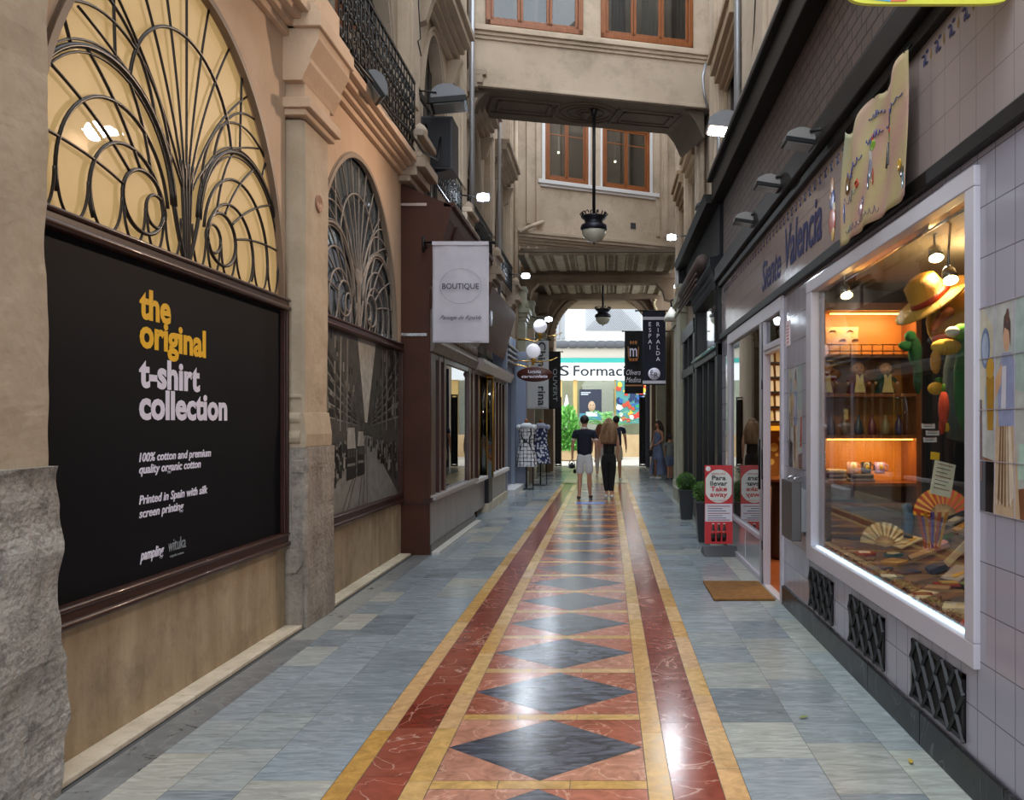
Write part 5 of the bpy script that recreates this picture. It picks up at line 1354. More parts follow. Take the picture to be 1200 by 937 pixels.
# lettering and ornament on the tiled fascia
fs = thing('fascia_lettering', 'two words of slanted blue lettering with an ornament border on the tiled fascia', 'sign', (WR-.008, 8.3, 2.83))
XF = WR-.008
def yat(px, x=XF): return x*1000/(px-711)
text('Siente', (XF, yat(893), 2.94), (0,-1,0), Z, .30, yat(893)-yat(915), MT['txt_blue'], fs, bold=.012, shear=.25, depth=.002)
text('Valencia', (XF, yat(920), 2.97), (0,-1,0), Z, .36, yat(920)-yat(963), MT['txt_blue'], fs, bold=.014, shear=.2, depth=.002)
q = M()
y = 11.4
while y > -1:
    if not (4.2 < y < 5.55):
        for (dy, z, ry, rz) in ((.035,3.425,.022,.008),(.012,3.40,.008,.024),(-.012,3.43,.018,.01),(-.005,3.375,.022,.008),(.03,3.385,.008,.018)): q.ball((XF,y+dy,z),(.003,ry,rz),6,c=lin('#3f4470'))
        q.ball((XF,y-.06,3.40),(.003,.008,.028),6,c=lin('#94733c'))
    y -= .16
q.build('ornament_border', mat('painted_glaze'), fs)
# small painted figure between the lettering and the cloth poster
q = M(); yf = yat(975)
for (dy, z, r, c_) in ((0,3.26,.05,'#c49a7c'),(0,3.16,.07,'#3c4a8f'),(.0,3.02,.09,'#b9553c'),(-.02,2.93,.05,'#c9a04a'),(.04,3.2,.03,'#c98a4a'),(-.05,3.1,.035,'#d9c8b0')):
    q.ball((XF,yf+dy,z),(.004,r,r*1.2),12, c=lin(c_))
q.build('painted_figure', MT['vg'], fs)

# cloth poster
cp = thing('cloth_poster', 'wavy pastel cloth poster with blue script and small drawings, over the shop window', 'poster', (1.50, 4.85, 2.75))
ya, yb = 4.26, 5.5
def cw(u, v):    # u 0..1 far->near ; v 0..1
    return 1.505+.022*math.sin(u*11+v*1.5)*(.4+.6*v)+.012*math.sin(u*23-v*4)
top = lambda u: 3.47-.10*(.5-.5*math.cos(u*6.283*2))*(1-u*.3)
q = M(); vs = []; fs_ = []; NX, NZ = 40, 20; cc = []
for j in range(NZ+1):
    for i in range(NX+1):
        u = i/NX; v = j/NZ; vs.append((cw(u,v), yb-(yb-ya)*u, 2.745+(top(u)-2.745)*v))
for j in range(NZ):
    for i in range(NX): fs_.append((j*(NX+1)+i, j*(NX+1)+i+1, (j+1)*(NX+1)+i+1, (j+1)*(NX+1)+i))
base = len(q.f)
q.add(vs, fs_, smooth=True)
q.c = []
for j in range(NZ):
    for i in range(NX):
        u = (i+.5)/NX; v = (j+.5)/NZ; s = u*.75+v*.9
        bands = ['#8fa6ab','#a8b09a','#bab185','#bb9d8a','#b8b07e','#bb9387','#b9aa7a','#b38e81','#b5a878','#ae8c84']
        t_ = (u*.9+(.5-v)*.55+.35)*6; k = int(max(0, min(8, t_))); f_ = min(1,max(0,t_-k))
        a_ = lin(bands[k]); b2 = lin(bands[k+1]); q.c.append(tuple(a_[m]*(1-f_)+b2[m]*f_ for m in range(3)))
q.build('cloth', mat('printed_cloth', vcol=True, rough=.8, noise_amt=.12, noise_scale=5), cp, solid=.002)
q = M()
def on(u, v, off=.006): return (cw(u,v)-off, yb-(yb-ya)*u, 2.745+(top(u)-2.745)*v)
def scrib(u0, u1, v0, v1, n, c, r, seed):
    rr = random.Random(seed); pts = []
    m = n*6
    for i in range(m+1):
        t = i/m; w = math.sin(t*n*6.283); pts.append(on(u0+(u1-u0)*t+.006*math.cos(t*n*6.283), v0+(v1-v0)*t+.022*w*(1+.6*math.sin(t*9+seed))))
    q.tube(pts, r*.6, 5, c=lin(c))
scrib(.10,.40,.60,.62,7,'#3a3f86',.005,1); scrib(.44,.66,.67,.70,6,'#3a3f86',.005,2); scrib(.70,.96,.70,.73,6,'#2f3a78',.005,3); scrib(.46,.70,.84,.86,6,'#4a4a80',.005,4)
scrib(.06,.60,.10,.09,14,'#5a5a6a',.003,5); scrib(.05,.32,.38,.40,5,'#5a6a80',.003,6)
# drawings: round badge, little dancer, compass, flowers
def blob(u, v, ru, rv, c): q.ball(on(u,v,.003),(.004,ru,rv),12,c=lin(c))
blob(.09,.52,.055,.06,'#7a5a2a'); blob(.09,.52,.035,.04,'#3a2a1a'); blob(.09,.52,.015,.02,'#c9a24a')
blob(.52,.50,.03,.05,'#c9c6c0'); blob(.54,.60,.05,.03,'#7fae2e'); blob(.52,.66,.035,.03,'#c8563a'); blob(.50,.62,.02,.04,'#3a6fae'); blob(.53,.42,.035,.06,'#8a8fa0'); blob(.51,.33,.02,.05,'#5a5f70'); blob(.56,.35,.015,.05,'#a8503a')
q.tube([on(.72,.58),on(.68,.38)], .005, 5, c=lin('#55585f')); q.tube([on(.72,.58),on(.78,.36)], .005, 5, c=lin('#55585f'))
blob(.80,.62,.018,.02,'#c2452f'); blob(.80,.58,.008,.03,'#5a7a3a'); q.tube([on(.33,.44),on(.355,.46),on(.36,.42),on(.34,.40),on(.33,.44)], .005, 5, c=lin('#c8402f'))
blob(.93,.20,.04,.03,'#4a4538'); blob(.90,.27,.035,.03,'#d2a63a'); blob(.96,.12,.03,.04,'#6a8a9a'); blob(.36,.2,.05,.05,'#b98f9a'); blob(.40,.24,.02,.03,'#6a5a7a'); blob(.05,.28,.012,.07,'#3a5a9a')
q.build('printed_drawings', mat('painted_glaze'), part_of(cp, 'cloth'))
q = M()
for u in (.02,.25,.5,.75,.98): q.tube([on(u,.99,0),(1.54,yb-(yb-ya)*u,3.52)], .006, 5)
q.build('ties', MT['black'], cp)

# hanging oval sign near the top right of the frame
hs = thing('hanging_sign', 'yellow and blue painted hanging sign at the very top right', 'sign', (1.2,3.3,3.2))
q = M(); yS = 3.3; zc = 3.62; xc = 1.265
xc = 1.243; n = 60; pr = [(xc+.325*math.copysign(abs(math.cos(6.2832*i/n))**.25, math.cos(6.2832*i/n)), zc+.40*math.copysign(abs(math.sin(6.2832*i/n))**.12, math.sin(6.2832*i/n))) for i in range(n)]
q.prism(pr, 'y', yS-.01, yS+.01); q.build('board', mat('yellow_sign_paint', '#d7d44e', .4), hs)
q = M(); q.prism([(xc-.315,3.245),(xc-.15,3.228),(xc-.15,3.6),(xc-.315,3.9)], 'y', yS-.013, yS-.0105, c=lin('#5aa7d8'))
q.prism([(xc-.15,3.228),(xc-.09,3.228),(xc-.03,3.3),(xc-.12,3.4)], 'y', yS-.014, yS-.011, c=lin('#d8745a')); q.ball((xc-.04,yS-.014,3.34),(.11,.003,.10),20,c=lin('#2a4ba8')); q.ball((xc-.02,yS-.016,3.36),(.07,.003,.06),16,c=lin('#e8e6d8'))
q.build('painted_shapes', MT['vg'], part_of(hs, 'board'))
q = M(); q.tube([(xc-.2,yS,4.0),(1.56,yS,4.1)], .012, 6); q.tube([(xc+.2,yS,4.0),(1.56,yS,4.3)], .012, 6); q.build('hanger', MT['black'], hs)

# floodlights on the brown panel
for i, (px, py, Y) in enumerate(((936,166,6.0),(899,217,7.35),(872,259,8.7))):
    p = P(px, py, Y)
    floodlight((p[0],p[1],p[2]), math.pi, ['nearest unlit grey floodlight on the brown tiled panel','middle unlit grey floodlight on the brown tiled panel','farthest unlit grey floodlight on the brown tiled panel'][i], m=mat('aged_grey_metal','#7d7a78',.45,metal=.4), size=.56, pitch=-.15, arm=1.56-p[0], wall=1, grp='unlit floodlights over the tiled sign')
wf = P(848,148,11.3)
floodlight(wf, math.pi, 'large lit floodlight with warm glow on the upper right facade', size=1.15, lit=ledw, pitch=-.1, arm=1.85-wf[0], wall=1)
# upper right facade
XV = 1.97
RU = struct('upper_facade_right', (XV, 13, 5))
q = M()
ops = [(2.0,3.9),(4.6,6.4),(7.35,9.45),(12.0,13.9),(17.9,19.3),(20.3,21.8)]
ys = 1.0
edges = [-3]+[v for o in ops for v in o]+[24.4]
for i in range(0, len(edges), 2): q.box(XV, XV+.3, edges[i], edges[i+1], 4.6, 11.5)
for a, b in ops: q.box(XV,XV+.3,a,b,7.3,11.5); q.box(XV,XV+.3,a,b,4.6,5.1)
q.build('wall_face', MT['plaster_up'], RU)
q = M()
for a, b in ((9.75,11.5),(6.6,7.2),(14.2,15.1),(17.0,17.6),(19.5,20.1),(22.0,22.6)):
    q.box(XV-.12,XV,a,b,4.9,11.5); q.box(XV-.17,XV,a+.12,b-.12,5.5,11.5)
q.build('pilaster_strips', MT['plaster_bridge'], RU, bevel=.01)
q = M()
for a, b in ops[2:]:
    for i, (xo, za, zb) in enumerate(((.06,7.02,7.1),(.12,7.1,7.2),(.2,7.2,7.32),(.27,7.32,7.5),(.32,7.5,7.6))): q.box(XV-xo,XV,a-.15,b+.15,za,zb)
    for e in (a-.12, b): q.box(XV-.05,XV,e,e+.12,5.0,7.05)
q.build('window_hoods', mat('brown_hood_stone', '#a38d72', .8), RU, bevel=.01)
q = M(); q.box(2.4,2.5,-3,24,4.6,11.5); q.build('dark_rooms', MT['dark'], RU)
for n, (a, b) in enumerate(ops):
    w = struct('window_%d' % (21+n), (2.1,(a+b)/2,5.1))
    q = M(); m_ = (a+b)/2
    for e in (a, m_-.03, b-.06): q.box(2.02,2.1,e,e+.06,5.1,7.3)
    for z in (5.1,6.6,7.24): q.box(2.02,2.1,a,b,z,z+.06)
    q.build('frame', mat('dark_window_frame'), w)
    q = M(); q.box(2.06,2.065,a,b,5.1,7.3); q.build('pane', MT['glass_win'], w)
    q = M(); vs = []
    for e in (a+.08, b-.5):
        q.prism([(2.2+.03*(i % 2),e+i*.05) for i in range(9)]+[(2.215+.03*(i % 2),e+i*.05) for i in reversed(range(9))], 'z', 5.1, 7.2)
    q.build('curtain', mat('grey_green_curtain', '#9aa39a', .9), w)
pipe('cable', [(1.84,11.4,5.55),(1.83,11.0,5.75),(1.80,10.4,6.4),(1.79,10.1,7.4),(1.79,10.1,9.5)], .012, MT['black'], 'black cable rising from the warm floodlight up the right facade', 'cable')
pipe('downpipe', [(1.78,11.62,4.6),(1.78,11.62,11.4)], .05, MT['greyl'], 'grey downpipe on the right facade beside the warm floodlight', 'pipe')
pipe('downpipe', [(1.90,16.9,4.85),(1.90,16.9,11.4)], .05, MT['plaster_bridge'], 'pale downpipe on the right facade just beyond the bridge', 'pipe')
pipe('curved_conduit', [(1.88,15.9,7.5),(1.80,15.8,7.75),(1.78,15.8,8.0),(1.84,15.9,8.3)], .03, MT['greyl'], 'curved white conduit at the right end of the bridge', 'conduit')
pipe('downpipe', [(1.88,22.75,4.9),(1.88,22.75,11.4)], .045, MT['plaster_bridge'], 'cream pipe in the right corner beside the far facade', 'pipe')

# ---------------------------------------------------------------- black shopfront past the tiled shop
lw = M(); lw.box(1.66,2.0,11.7,20.9,0,4.8); lw.box(2.14,2.3,20.9,29.2,0,4.8); lw.box(1.95,2.3,20.9,24.6,4.0,4.8); lw.build('rear_wall', MT['plaster_up'], RW)
bs = thing('black_shopfront', 'black framed shopfront beyond the tiled shop, with mirrored upper panel', 'shopfront', (1.6,13.4,0))
q = M(); q.box(1.52,1.66,11.72,12.0,0,3.55); q.box(1.52,1.66,14.45,14.7,0,3.55); q.box(1.50,1.66,11.72,14.7,2.55,2.72); q.box(1.54,1.66,12.9,13.0,0,2.55); q.box(1.54,1.66,13.6,13.7,0,2.55)
q.build('frame', MT['blackp'], bs, bevel=.006)
q = M()
for k in range(40):
    for yy in (11.78, 11.94, 14.5): q.ball((1.515,yy,2.75+k*.02),(.012,.03,.011),6)
q.build('beaded_edges', MT['blackp'], bs)
q = M(); q.box(1.60,1.61,12.0,14.45,2.72,3.5); q.build('mirror_panel', mat('mirror_glass', '#dfe3e4', .03, metal=1.0), bs)
q = M(); q.box(1.60,1.605,12.0,14.45,.1,2.55); q.build('window_pane', glass_mat('door_glass'), bs)
q = M(); q.box(1.64,1.66,12.0,14.45,0,2.6); q.build('back_board', MT['dark'], bs)
q = M(); q.tube([(1.47,11.75,2.66),(1.47,14.7,2.66)], .02, 8); q.build('teal_edge', mat('teal_metal', '#86b3b0', .25, metal=.4), bs)
q = M(); q.prism([(1.66,3.5),(1.5,3.5),(1.46,3.7),(1.42,3.8),(1.42,3.9),(1.66,3.95)], 'y', 11.75, 14.75); q.box(1.56,1.7,11.8,17,3.95,4.7)
q.build('fascia', mat('dark_blue_fascia', '#15161c', .6, spec=.2), bs)
q = M()
q.tube([(1.38,12.3,3.95),(1.38,15.4,3.95)], .10, 16)
for z in (3.62,3.70,3.78): q.tube([(1.30,12.4,z),(1.30,15.4,z)], .02, 8)
q.build('rolled_awning', mat('brown_awning', '#5b4a45', .7, color2='#3f3634', noise_scale=20), bs)
q = M(); q.prism([(1.70,4.66),(1.38,4.66),(1.34,4.78),(1.7,4.78)], 'y', 11.8, 17.0); tag(q.build('dark_canopy_edge', MT['bandm']), 'dark metal canopy edge above the black shopfronts on the right', 'canopy')
b2 = thing('black_shopfront', 'second black shopfront between the planters and the pale column', 'shopfront', (1.6,16,0))
q = M()
for a, b in ((14.8,15.1),(15.9,16.0),(16.8,17.1)): q.box(1.52,1.66,a,b,0,3.3)
q.box(1.5,1.66,14.8,17.1,2.5,2.65); q.box(1.5,1.66,14.8,17.1,3.2,3.45); q.build('frame', MT['blackp'], b2, bevel=.006)
q = M(); q.box(1.60,1.605,15.1,16.8,.1,3.2); q.build('window_pane', glass_mat('door_glass'), b2)
q = M(); q.box(1.64,1.66,15.1,16.8,0,3.2); q.build('back_board', MT['dark'], b2)
co = struct('pale_column', (1.6,18.6,0))
q = M(); q.box(1.5,1.7,17.5,18.4,.25,4.1); q.box(1.44,1.7,17.4,18.5,0,.28); q.box(1.42,1.7,17.4,18.5,4.1,4.25); q.box(1.46,1.7,17.44,18.46,3.9,3.98)
q.box(1.62,1.75,19.9,20.6,.25,3.9); q.box(1.6,1.75,19.8,20.7,0,.28); q.box(1.56,1.75,19.8,20.7,3.9,4.05)
q.build('shaft', mat('grey_green_column'), co, bevel=.012)
q = M(); q.box(1.6,1.66,18.5,19.7,0,3.3); struct('door_2', None, q, MT['dim'])
# wall lantern and speaker on the right
wl_ = thing('wall_lantern', 'ornate grey wall lantern with bell shade above the pale column', 'lantern', P(789,372,18.8))
p = P(787,376,18.8); q = M(); q.lathe([(.17,0),(.15,.10),(.09,.2),(.05,.26),(.03,.3)], p, n=18); q.build('bell_shade', mat('pale_lamp_shade', '#b9b8ae', .4), wl_)
q = M(); q.tube([(p[0],p[1],p[2]+.3),(p[0]-.02,p[1],p[2]+.45),(p[0]+.15,p[1],p[2]+.5),(1.66,p[1],p[2]+.42)], .022, 8)
q.tube([(1.66,p[1],p[2]+.2),(p[0]+.12,p[1],p[2]+.35),(p[0]+.05,p[1],p[2]+.48)], .014, 6); q.build('arm', MT['black'], wl_)
sp = thing('black_loudspeaker', 'black box with lit edge painted white, mounted on the right, below the lit lamp', 'loudspeaker', P(808,330,17.0))
a = P(795,301,17.0); b_ = P(812,332,17.0)
q = M(); q.box(a[0],b_[0],17.0,17.5,b_[2],a[2]); q.build('cabinet', MT['blackp'], sp, bevel=.01)
q = M(); q.box(a[0]-.03,a[0],16.98,17.52,b_[2],a[2]+.02); q.build('edge', MT['white'], sp)  # white strip paints in the light falling on this side of the box
q = M(); q.tube([(a[0]+.1,17.2,a[2]),(a[0]+.15,17.2,a[2]+.1),(1.65,17.2,a[2]+.12)], .02, 8); q.build('bracket', MT['grey'], sp)
p = P(823,243,14.0); floodlight(p, math.pi, 'small dark floodlight on an arm over the black shopfronts', m=MT['rubber'], size=.6, pitch=-.1, arm=.4, wall=1)
p = P(822,175,13.0); q = M(); q.lathe([(0,-.01),(.10,0),(.12,.03),(0,.05)], (1.68,p[1],p[2]), n=16, axis='x', sy=2.2); q.tube([(1.72,p[1],p[2]),(1.86,p[1]+.6,p[2])], .015, 6); tag(q.build('grey_dish', MT['greyl']), 'grey oval dish on the right facade under the bridge end', 'dish')

# banners on the right
a = P(753,364,20.0); b_ = P(780,451,20.0)
B4 = banner('navy_banner', 'tall navy banner with white vertical lettering and round monogram', a[0], b_[0], 20.0, a[2], b_[2], MT['cloth_b'], 1.62, a[0]-.15)
B4.name = 'navy_banner'
for i, ch in enumerate('ESPAI'): text(ch, (a[0]+.17, 19.93, a[2]-.37-.135*i), F, Z, .10, None, MT['txt_w'], part_of(B4, 'cloth'), align='center')
for i, ch in enumerate('RIPALDA'): text(ch, (a[0]+.36, 19.93, a[2]-.37-.135*i), F, Z, .10, None, MT['txt_w'], part_of(B4, 'cloth'), align='center')
cx, cz = a[0]+.27, b_[2]+.26
q = M(); q.lathe([(0,-.004),(.14,-.004),(.14,0)], (cx,19.94,cz), n=30, axis='y'); q.build('round_monogram', MT['txt_w'], part_of(B4, 'cloth'))
text('E', (cx-.055, 19.93, cz-.03), F, Z, .12, None, MT['cloth_b'], part_of(B4, 'cloth'), align='center'); text('R', (cx+.045, 19.93, cz-.09), F, Z, .13, None, MT['cloth_b'], part_of(B4, 'cloth'), align='center')
q = M(); q.box(a[0],b_[0],19.93,19.94,a[2]-.22,a[2]-.15); q.box(a[0],b_[0],19.93,19.94,b_[2]+.03,b_[2]+.10); q.build('white_stripes', MT['cloth_w'], part_of(B4, 'cloth'))
a = P(732,388,23.0); b_ = P(754,461,23.0)
B5 = banner('black_emblem_banner', 'shorter black banner with golden emblem and pale script behind the navy banner', a[0], b_[0], 23.0, a[2], b_[2], MT['cloth_k'], 2.12, a[0]-.05)
cx = (a[0]+b_[0])/2-.02; cz = a[2]-.58
q = M(); q.tube([(cx-.14,22.94,cz+.16),(cx-.13,22.94,cz-.10),(cx-.10,22.94,cz-.22),(cx+.10,22.94,cz-.22),(cx+.13,22.94,cz-.10),(cx+.14,22.94,cz+.16)], .012, 6)
for x in (-.07,0,.07): q.ball((cx+x,22.94,cz+.27),(.03,.01,.05),10)
for x in (-.07,0,.07): q.ball((cx+x,22.94,cz-.18),(.03,.01,.035),10)
q.build('golden_emblem', MT['txt_gold'], part_of(B5, 'cloth'))
text('m', (cx, 22.93, cz-.1), F, Z, .34, .2, MT['txt_w'], part_of(B5, 'cloth'), bold=.01, align='center')
text('Olivera', (cx, 22.93, b_[2]+.50), F, Z, .15, .38, MT['txt_w'], part_of(B5, 'cloth'), shear=.35, align='center'); text('Medina', (cx, 22.93, b_[2]+.30), F, Z, .15, .40, MT['txt_w'], part_of(B5, 'cloth'), shear=.35, align='center')
q = M(); q.box(a[0]+.02,b_[0]-.02,22.93,22.94,b_[2]+.2,b_[2]+.235); q.build('golden_line', MT['txt_gold'], part_of(B5, 'cloth'))

# planters
def planter(px, py, pyt, w, lab, rb):
    Y = 1600/(py-497); p = P(px, py, Y); h = 1.6+(497-pyt)*Y/1000
    t = thing('potted_boxwood', lab, 'potted plant', (p[0],p[1]+w/2,0), 'boxwood balls in tall dark planters')
    x, y = p[0], p[1]+w/2
    q = M(); a = w*.36; b = w*.5
    vs = [(x-a,y-a,0),(x+a,y-a,0),(x+a,y+a,0),(x-a,y+a,0),(x-b,y-b,h),(x+b,y-b,h),(x+b,y+b,h),(x-b,y+b,h)]
    q.add(vs, [(0,3,2,1),(0,1,5,4),(1,2,6,5),(2,3,7,6),(3,0,4,7),(4,5,6,7)]); q.box(x-b-.01,x+b+.01,y-b-.01,y+b+.01,h-.03,h+.005); q.build('planter', mat('anthracite_planter', '#23252c', .4), t, bevel=.008)
    q = M(); q.ball((x,y,h+rb*.8),(rb*.93,rb*.93,rb*.93),20,c=lin('#24401c')); q.build('core', MT['vm'], t)
    leafy(x,y,h+rb*.8,rb,rb,rb,2600,'#2f5a22','#6a9a3c',.03,int(px)).build('foliage', mat('leaf_green'), t)
planter(805, 609, 574, .26, 'boxwood ball in a tall black planter, the farther of the two on the right', .155)
planter(827.5, 636, 588, .27, 'boxwood ball in a tall black planter close behind the red take away sign', .15)

# take away sign
ts = thing('take_away_sign', 'red and white standing sign reading Para llevar Take away, by the shop door', 'sign', (1.38,10.4,0))
Y = 10.45; L_ = P(826,0,Y)[0]; R_ = P(858.5,0,Y)[0]; wS = R_-L_
zt = P(0,545,Y)[2]; zb = P(0,637,Y)[2]
q = M(); q.box(L_,R_,Y,Y+.02,zb,zt); TB = q.build('board', mat('sign_red', '#c1242b', .35), ts)
zz = lambda v: zb+(zt-zb)*v
xc = (L_+R_)/2
q = M(); q.prism([(xc+wS*.47*max(-1,min(1,1.12*math.cos(6.2832*i/40))), zz(.735)+wS*.60*math.sin(6.2832*i/40)) for i in range(40)], 'y', Y-.003, Y, c=lin('#d9dad6'))
q.ball((L_+wS*.12,Y-.002,zz(.955)),(wS*.09,.002,wS*.09),16,c=lin('#e0dfdc'))
q.box(L_+.004,R_-.004,Y-.004,Y,zz(.285),zz(.51),c=lin('#d6d2dd'))
for k, v in enumerate((.475,.445,.415,.385,.355,.325,.30)):
    q.box(L_+wS*.1,L_+wS*(.9-.13*((k*5) % 3)),Y-.006,Y-.004,zz(v),zz(v+.009),c=lin('#8a2f3a' if k % 3 == 0 else '#4a4a60'))
q.build('white_panels', MT['vg'], TB)
for s, v, m_, w_ in (('Para',.80,'txt_k',.5),('llevar',.73,'txt_k',.62),('Take',.66,'txt_r',.60),('away',.59,'txt_r',.62)):
    text(s, (xc, Y-.006, zz(v)+.012), F, Z, .058, wS*w_, MT[m_], TB, bold=.02, align='center')
text('BEBIDAS FRÍAS', (xc, Y-.006, zz(.885)), F, Z, .016, wS*.5, MT['txt_r'], TB, align='center', name='small_lettering'); text('COLD DRINKS', (xc, Y-.006, zz(.545)), F, Z, .016, wS*.5, MT['txt_r'], TB, align='center', name='small_lettering')
q = M()
for k in range(3):
    x = L_+wS*(.3+.2*k); q.lathe([(.024,zz(.0)+.03),(.028,zz(.12)),(.024,zz(.16)),(.012,zz(.23)),(.012,zz(.25))], (x,Y-.0,0), n=12, sy=.25, c=lin('#2a0e0c')); q.lathe([(.0285,zz(.10)+.03),(.0285,zz(.17)-.005)], (x,Y-.001,0), n=12, sy=.25, c=lin('#b9332f')); q.lathe([(.014,zz(.25)),(.014,zz(.262))], (x,Y,0), n=10, sy=.25, c=lin('#e5d8d0'))
q.build('printed_bottles', MT['vg'], TB)
q = M(); q.prism([(Y-.16,0),(Y+.30,0),(Y+.05,.11),(Y-.02,.11)], 'x', L_-.02, R_+.06); q.build('base', mat('grey_plastic'), ts, bevel=.006)
text('Coca-Cola', (xc+.01, Y-.105, .035), F, (0,.35,.3), .05, wS*.58, MT['txt_w'], part_of(ts, 'base'), shear=.3, align='center')
# ================================================================== SHOP WINDOW DISPLAY
DI_ = struct('display_room', (2.3,5.2,.6))
q = M(); q.box(1.62,3.1,7.16,7.2,.3,2.76); q.box(3.05,3.1,3.5,7.2,.3,2.76); q.box(1.63,3.1,3.5,3.55,.3,2.76); q.build('dark_walls', mat('dark_wood_lining', '#33261c', .5, color2='#241a14', noise_scale=3), DI_)
q = M(); q.box(1.63,3.1,3.5,7.2,2.72,2.76); q.build('display_ceiling', mat('cream_display_ceiling', '#b9a483', .8), DI_)
q = M(); q.box(1.62,3.05,3.55,7.16,.58,.66); q.prism([(2.05,.66),(3.05,1.05),(3.05,.66)], 'y', 3.55, 6.3); q.build('display_bed', mat('brown_cloth_bed', '#6a4a30', .9, color2='#3f2d22', noise_scale=7, bump=.4, bump_scale=30), DI_)
# shelving at the far end
sh = thing('shelving_unit', 'warm lit orange wooden shelving at the far end of the shop window', 'shelves', (2.08,7.0,.66))
ow = mat('amber_orange_wood', '#c98536', .4, color2='#b5722a', noise_scale=3)  # plain amber base colour, no emission
q = M(); q.box(1.72,2.46,7.1,7.15,.66,2.6); q.build('back_panel', ow, sh)
q = M()
q.box(1.70,1.73,6.75,7.15,.66,2.6); q.box(2.45,2.49,6.75,7.15,.66,2.62)
for z in (.95,1.11,1.49,1.82,2.13,2.52): q.box(1.72,2.47,6.76,7.12,z,z+.025)
q.box(1.72,2.47,6.74,6.78,2.5,2.56); q.build('shelves', mat('varnished_orange_wood'), sh)
strip = mat('warm_led_strip', '#ffffff', .5, emit='#ffb347', estr=9)
q = M(); q.box(1.78,2.40,6.79,6.81,2.475,2.485); q.box(1.76,2.44,6.80,6.82,1.475,1.483); q.build('light_strip', strip, sh)
q = M(); q.tube([(1.74,6.75,2.23),(2.45,6.75,2.23)], .005, 5); q.tube([(1.74,6.75,2.18),(2.45,6.75,2.18)], .005, 5)
for k in range(9): q.tube([(1.76+.085*k,6.75,2.14),(1.76+.085*k,6.75,2.23)], .004, 4)
q.build('gallery_rail', MT['brass'], sh)
q = M(); q.box(1.76,2.02,6.86,7.0,2.156,2.38); gb = q.build('gift_box', mat('peach_box', '#dcae8b', .6)); tag(gb, 'peach gift box printed with small curls on the top shelf', 'box')
q = M()
for x, z in ((1.79,2.34),(1.93,2.34),(1.87,2.27),(1.97,2.27)): q.tube([(x,6.856,z),(x+.02,6.856,z+.015),(x+.045,6.856,z+.012),(x+.05,6.856,z)], .004, 5)
q.build('printed_curls', mat('brown_print', '#6a3a22', .6), gb)
# dolls
def doll(x, y, z, lab, dress, hair, k=1.0):
    t = thing('rag_doll', lab, 'doll', (x,y,z), 'dolls on the shelf')
    q = M(); q.lathe([(.075,0),(.085,.01),(.07,.06),(.045,.12),(.035,.155),(.02,.165)], (x,y,z), n=18, sy=.75, c=lin(dress)); 
    for s in (-1,1): q.tube([(x+s*.035,y,z+.145),(x+s*.07,y-.01,z+.115),(x+s*.082,y-.03,z+.09)], [.017,.016,.012], 8, c=lin(dress))
    q.build('dress', MT['vc'], t)
    q = M(); q.ball((x,y-.005,z+.205),(.052,.046,.048),16); 
    for s in (-1,1): q.ball((x+s*.084,y-.034,z+.085),.013,8)
    q.build('head', mat('doll_skin', '#dba67a', .7), t)
    q = M(); q.prism([(x-.045,z+.01),(x+.045,z+.01),(x+.028,z+.105),(x+.03,z+.155),(x+.012,z+.15),(x,z+.12),(x-.012,z+.15),(x-.03,z+.155),(x-.028,z+.105)], 'y', y-.072, y-.064); q.build('apron', mat('cream_apron', '#e3cf8e', .8), part_of(t, 'dress'))
    q = M(); q.ball((x,y+.012,z+.225),(.056,.045,.045),14)
    for s in (-1,1): q.ball((x+s*.056,y,z+.195),(.022,.02,.028),10)
    q.build('hair', mat('hair_'+hair[1:], hair, .8), part_of(t, 'head'))
    q = M()
    for s in (-1,1): q.ball((x+s*.019,y-.050,z+.208),(.005,.003,.006),8)
    q.ball((x,y-.052,z+.186),(.007,.002,.003),8); q.build('face_features', MT['txt_k'], part_of(t, 'head'))
for px, lab, d, h in ((969.5,'rag doll in a red dress and cream apron, leftmost on the shelf','#8d2a22','#8a5a2a'),(1008,'rag doll in a dark red dress and cream apron between the other two','#7a1f22','#9a6a35'),(1041,'rag doll in a green dress and cream apron, nearest the big hat','#1f4a3c','#6a4526')):
    doll(P(px,0,6.8)[0], 6.88, 1.845, lab, d, h)
# folded cloths, mugs and tins on the lower shelf
rr = random.Random(12)
for i, (x, z, w, c_) in enumerate(((1.84,1.135,.16,'#a8958a'),(1.85,1.17,.15,'#8a7f86'),(1.84,1.205,.16,'#c2b3a4'),(2.05,1.135,.2,'#6f6a78'),(2.05,1.17,.18,'#4f4d5c'))):
    q = M(); q.box(x-w/2,x+w/2,6.82,7.0,z,z+.033,c=lin(c_)); o = q.build('folded_cloth', MT['vc'], bevel=.012)
    tag(o, ['brownish folded cloth at the bottom of the left stack','grey folded cloth in the middle of the left stack','pale folded cloth on top of the left stack','grey violet folded cloth at the bottom of the wide stack','dark folded cloth on top of the wide stack'][i], 'cloth', 'folded cloths on the lower shelf')
for i, (x, c_, n_) in enumerate(((1.98,'#c9a2a8','pink'),(2.09,'#2c2a3c','dark'),(2.20,'#a88ac0','violet'))):
    t = thing('painted_mug', n_+' painted mug standing on the dark folded cloths in the window shelf', 'mug', (x,6.9,1.205), 'mugs on the lower shelf')
    q = M(); q.lathe([(.0,0),(.038,0),(.04,.01),(.042,.09),(.038,.09),(.034,.015),(0,.012)], (x,6.88,1.205), n=20, c=lin(c_)); q.ball((x,6.84,1.255),(.018,.004,.02),10,c=lin('#d9b84a')); q.build('cup', MT['vg'], t)
    q = M(); q.tube([(x+.04,6.88,1.225),(x+.065,6.88,1.235),(x+.065,6.88,1.27),(x+.04,6.88,1.28)], .006, 6, c=lin(c_)); q.build('handle', MT['vg'], t)
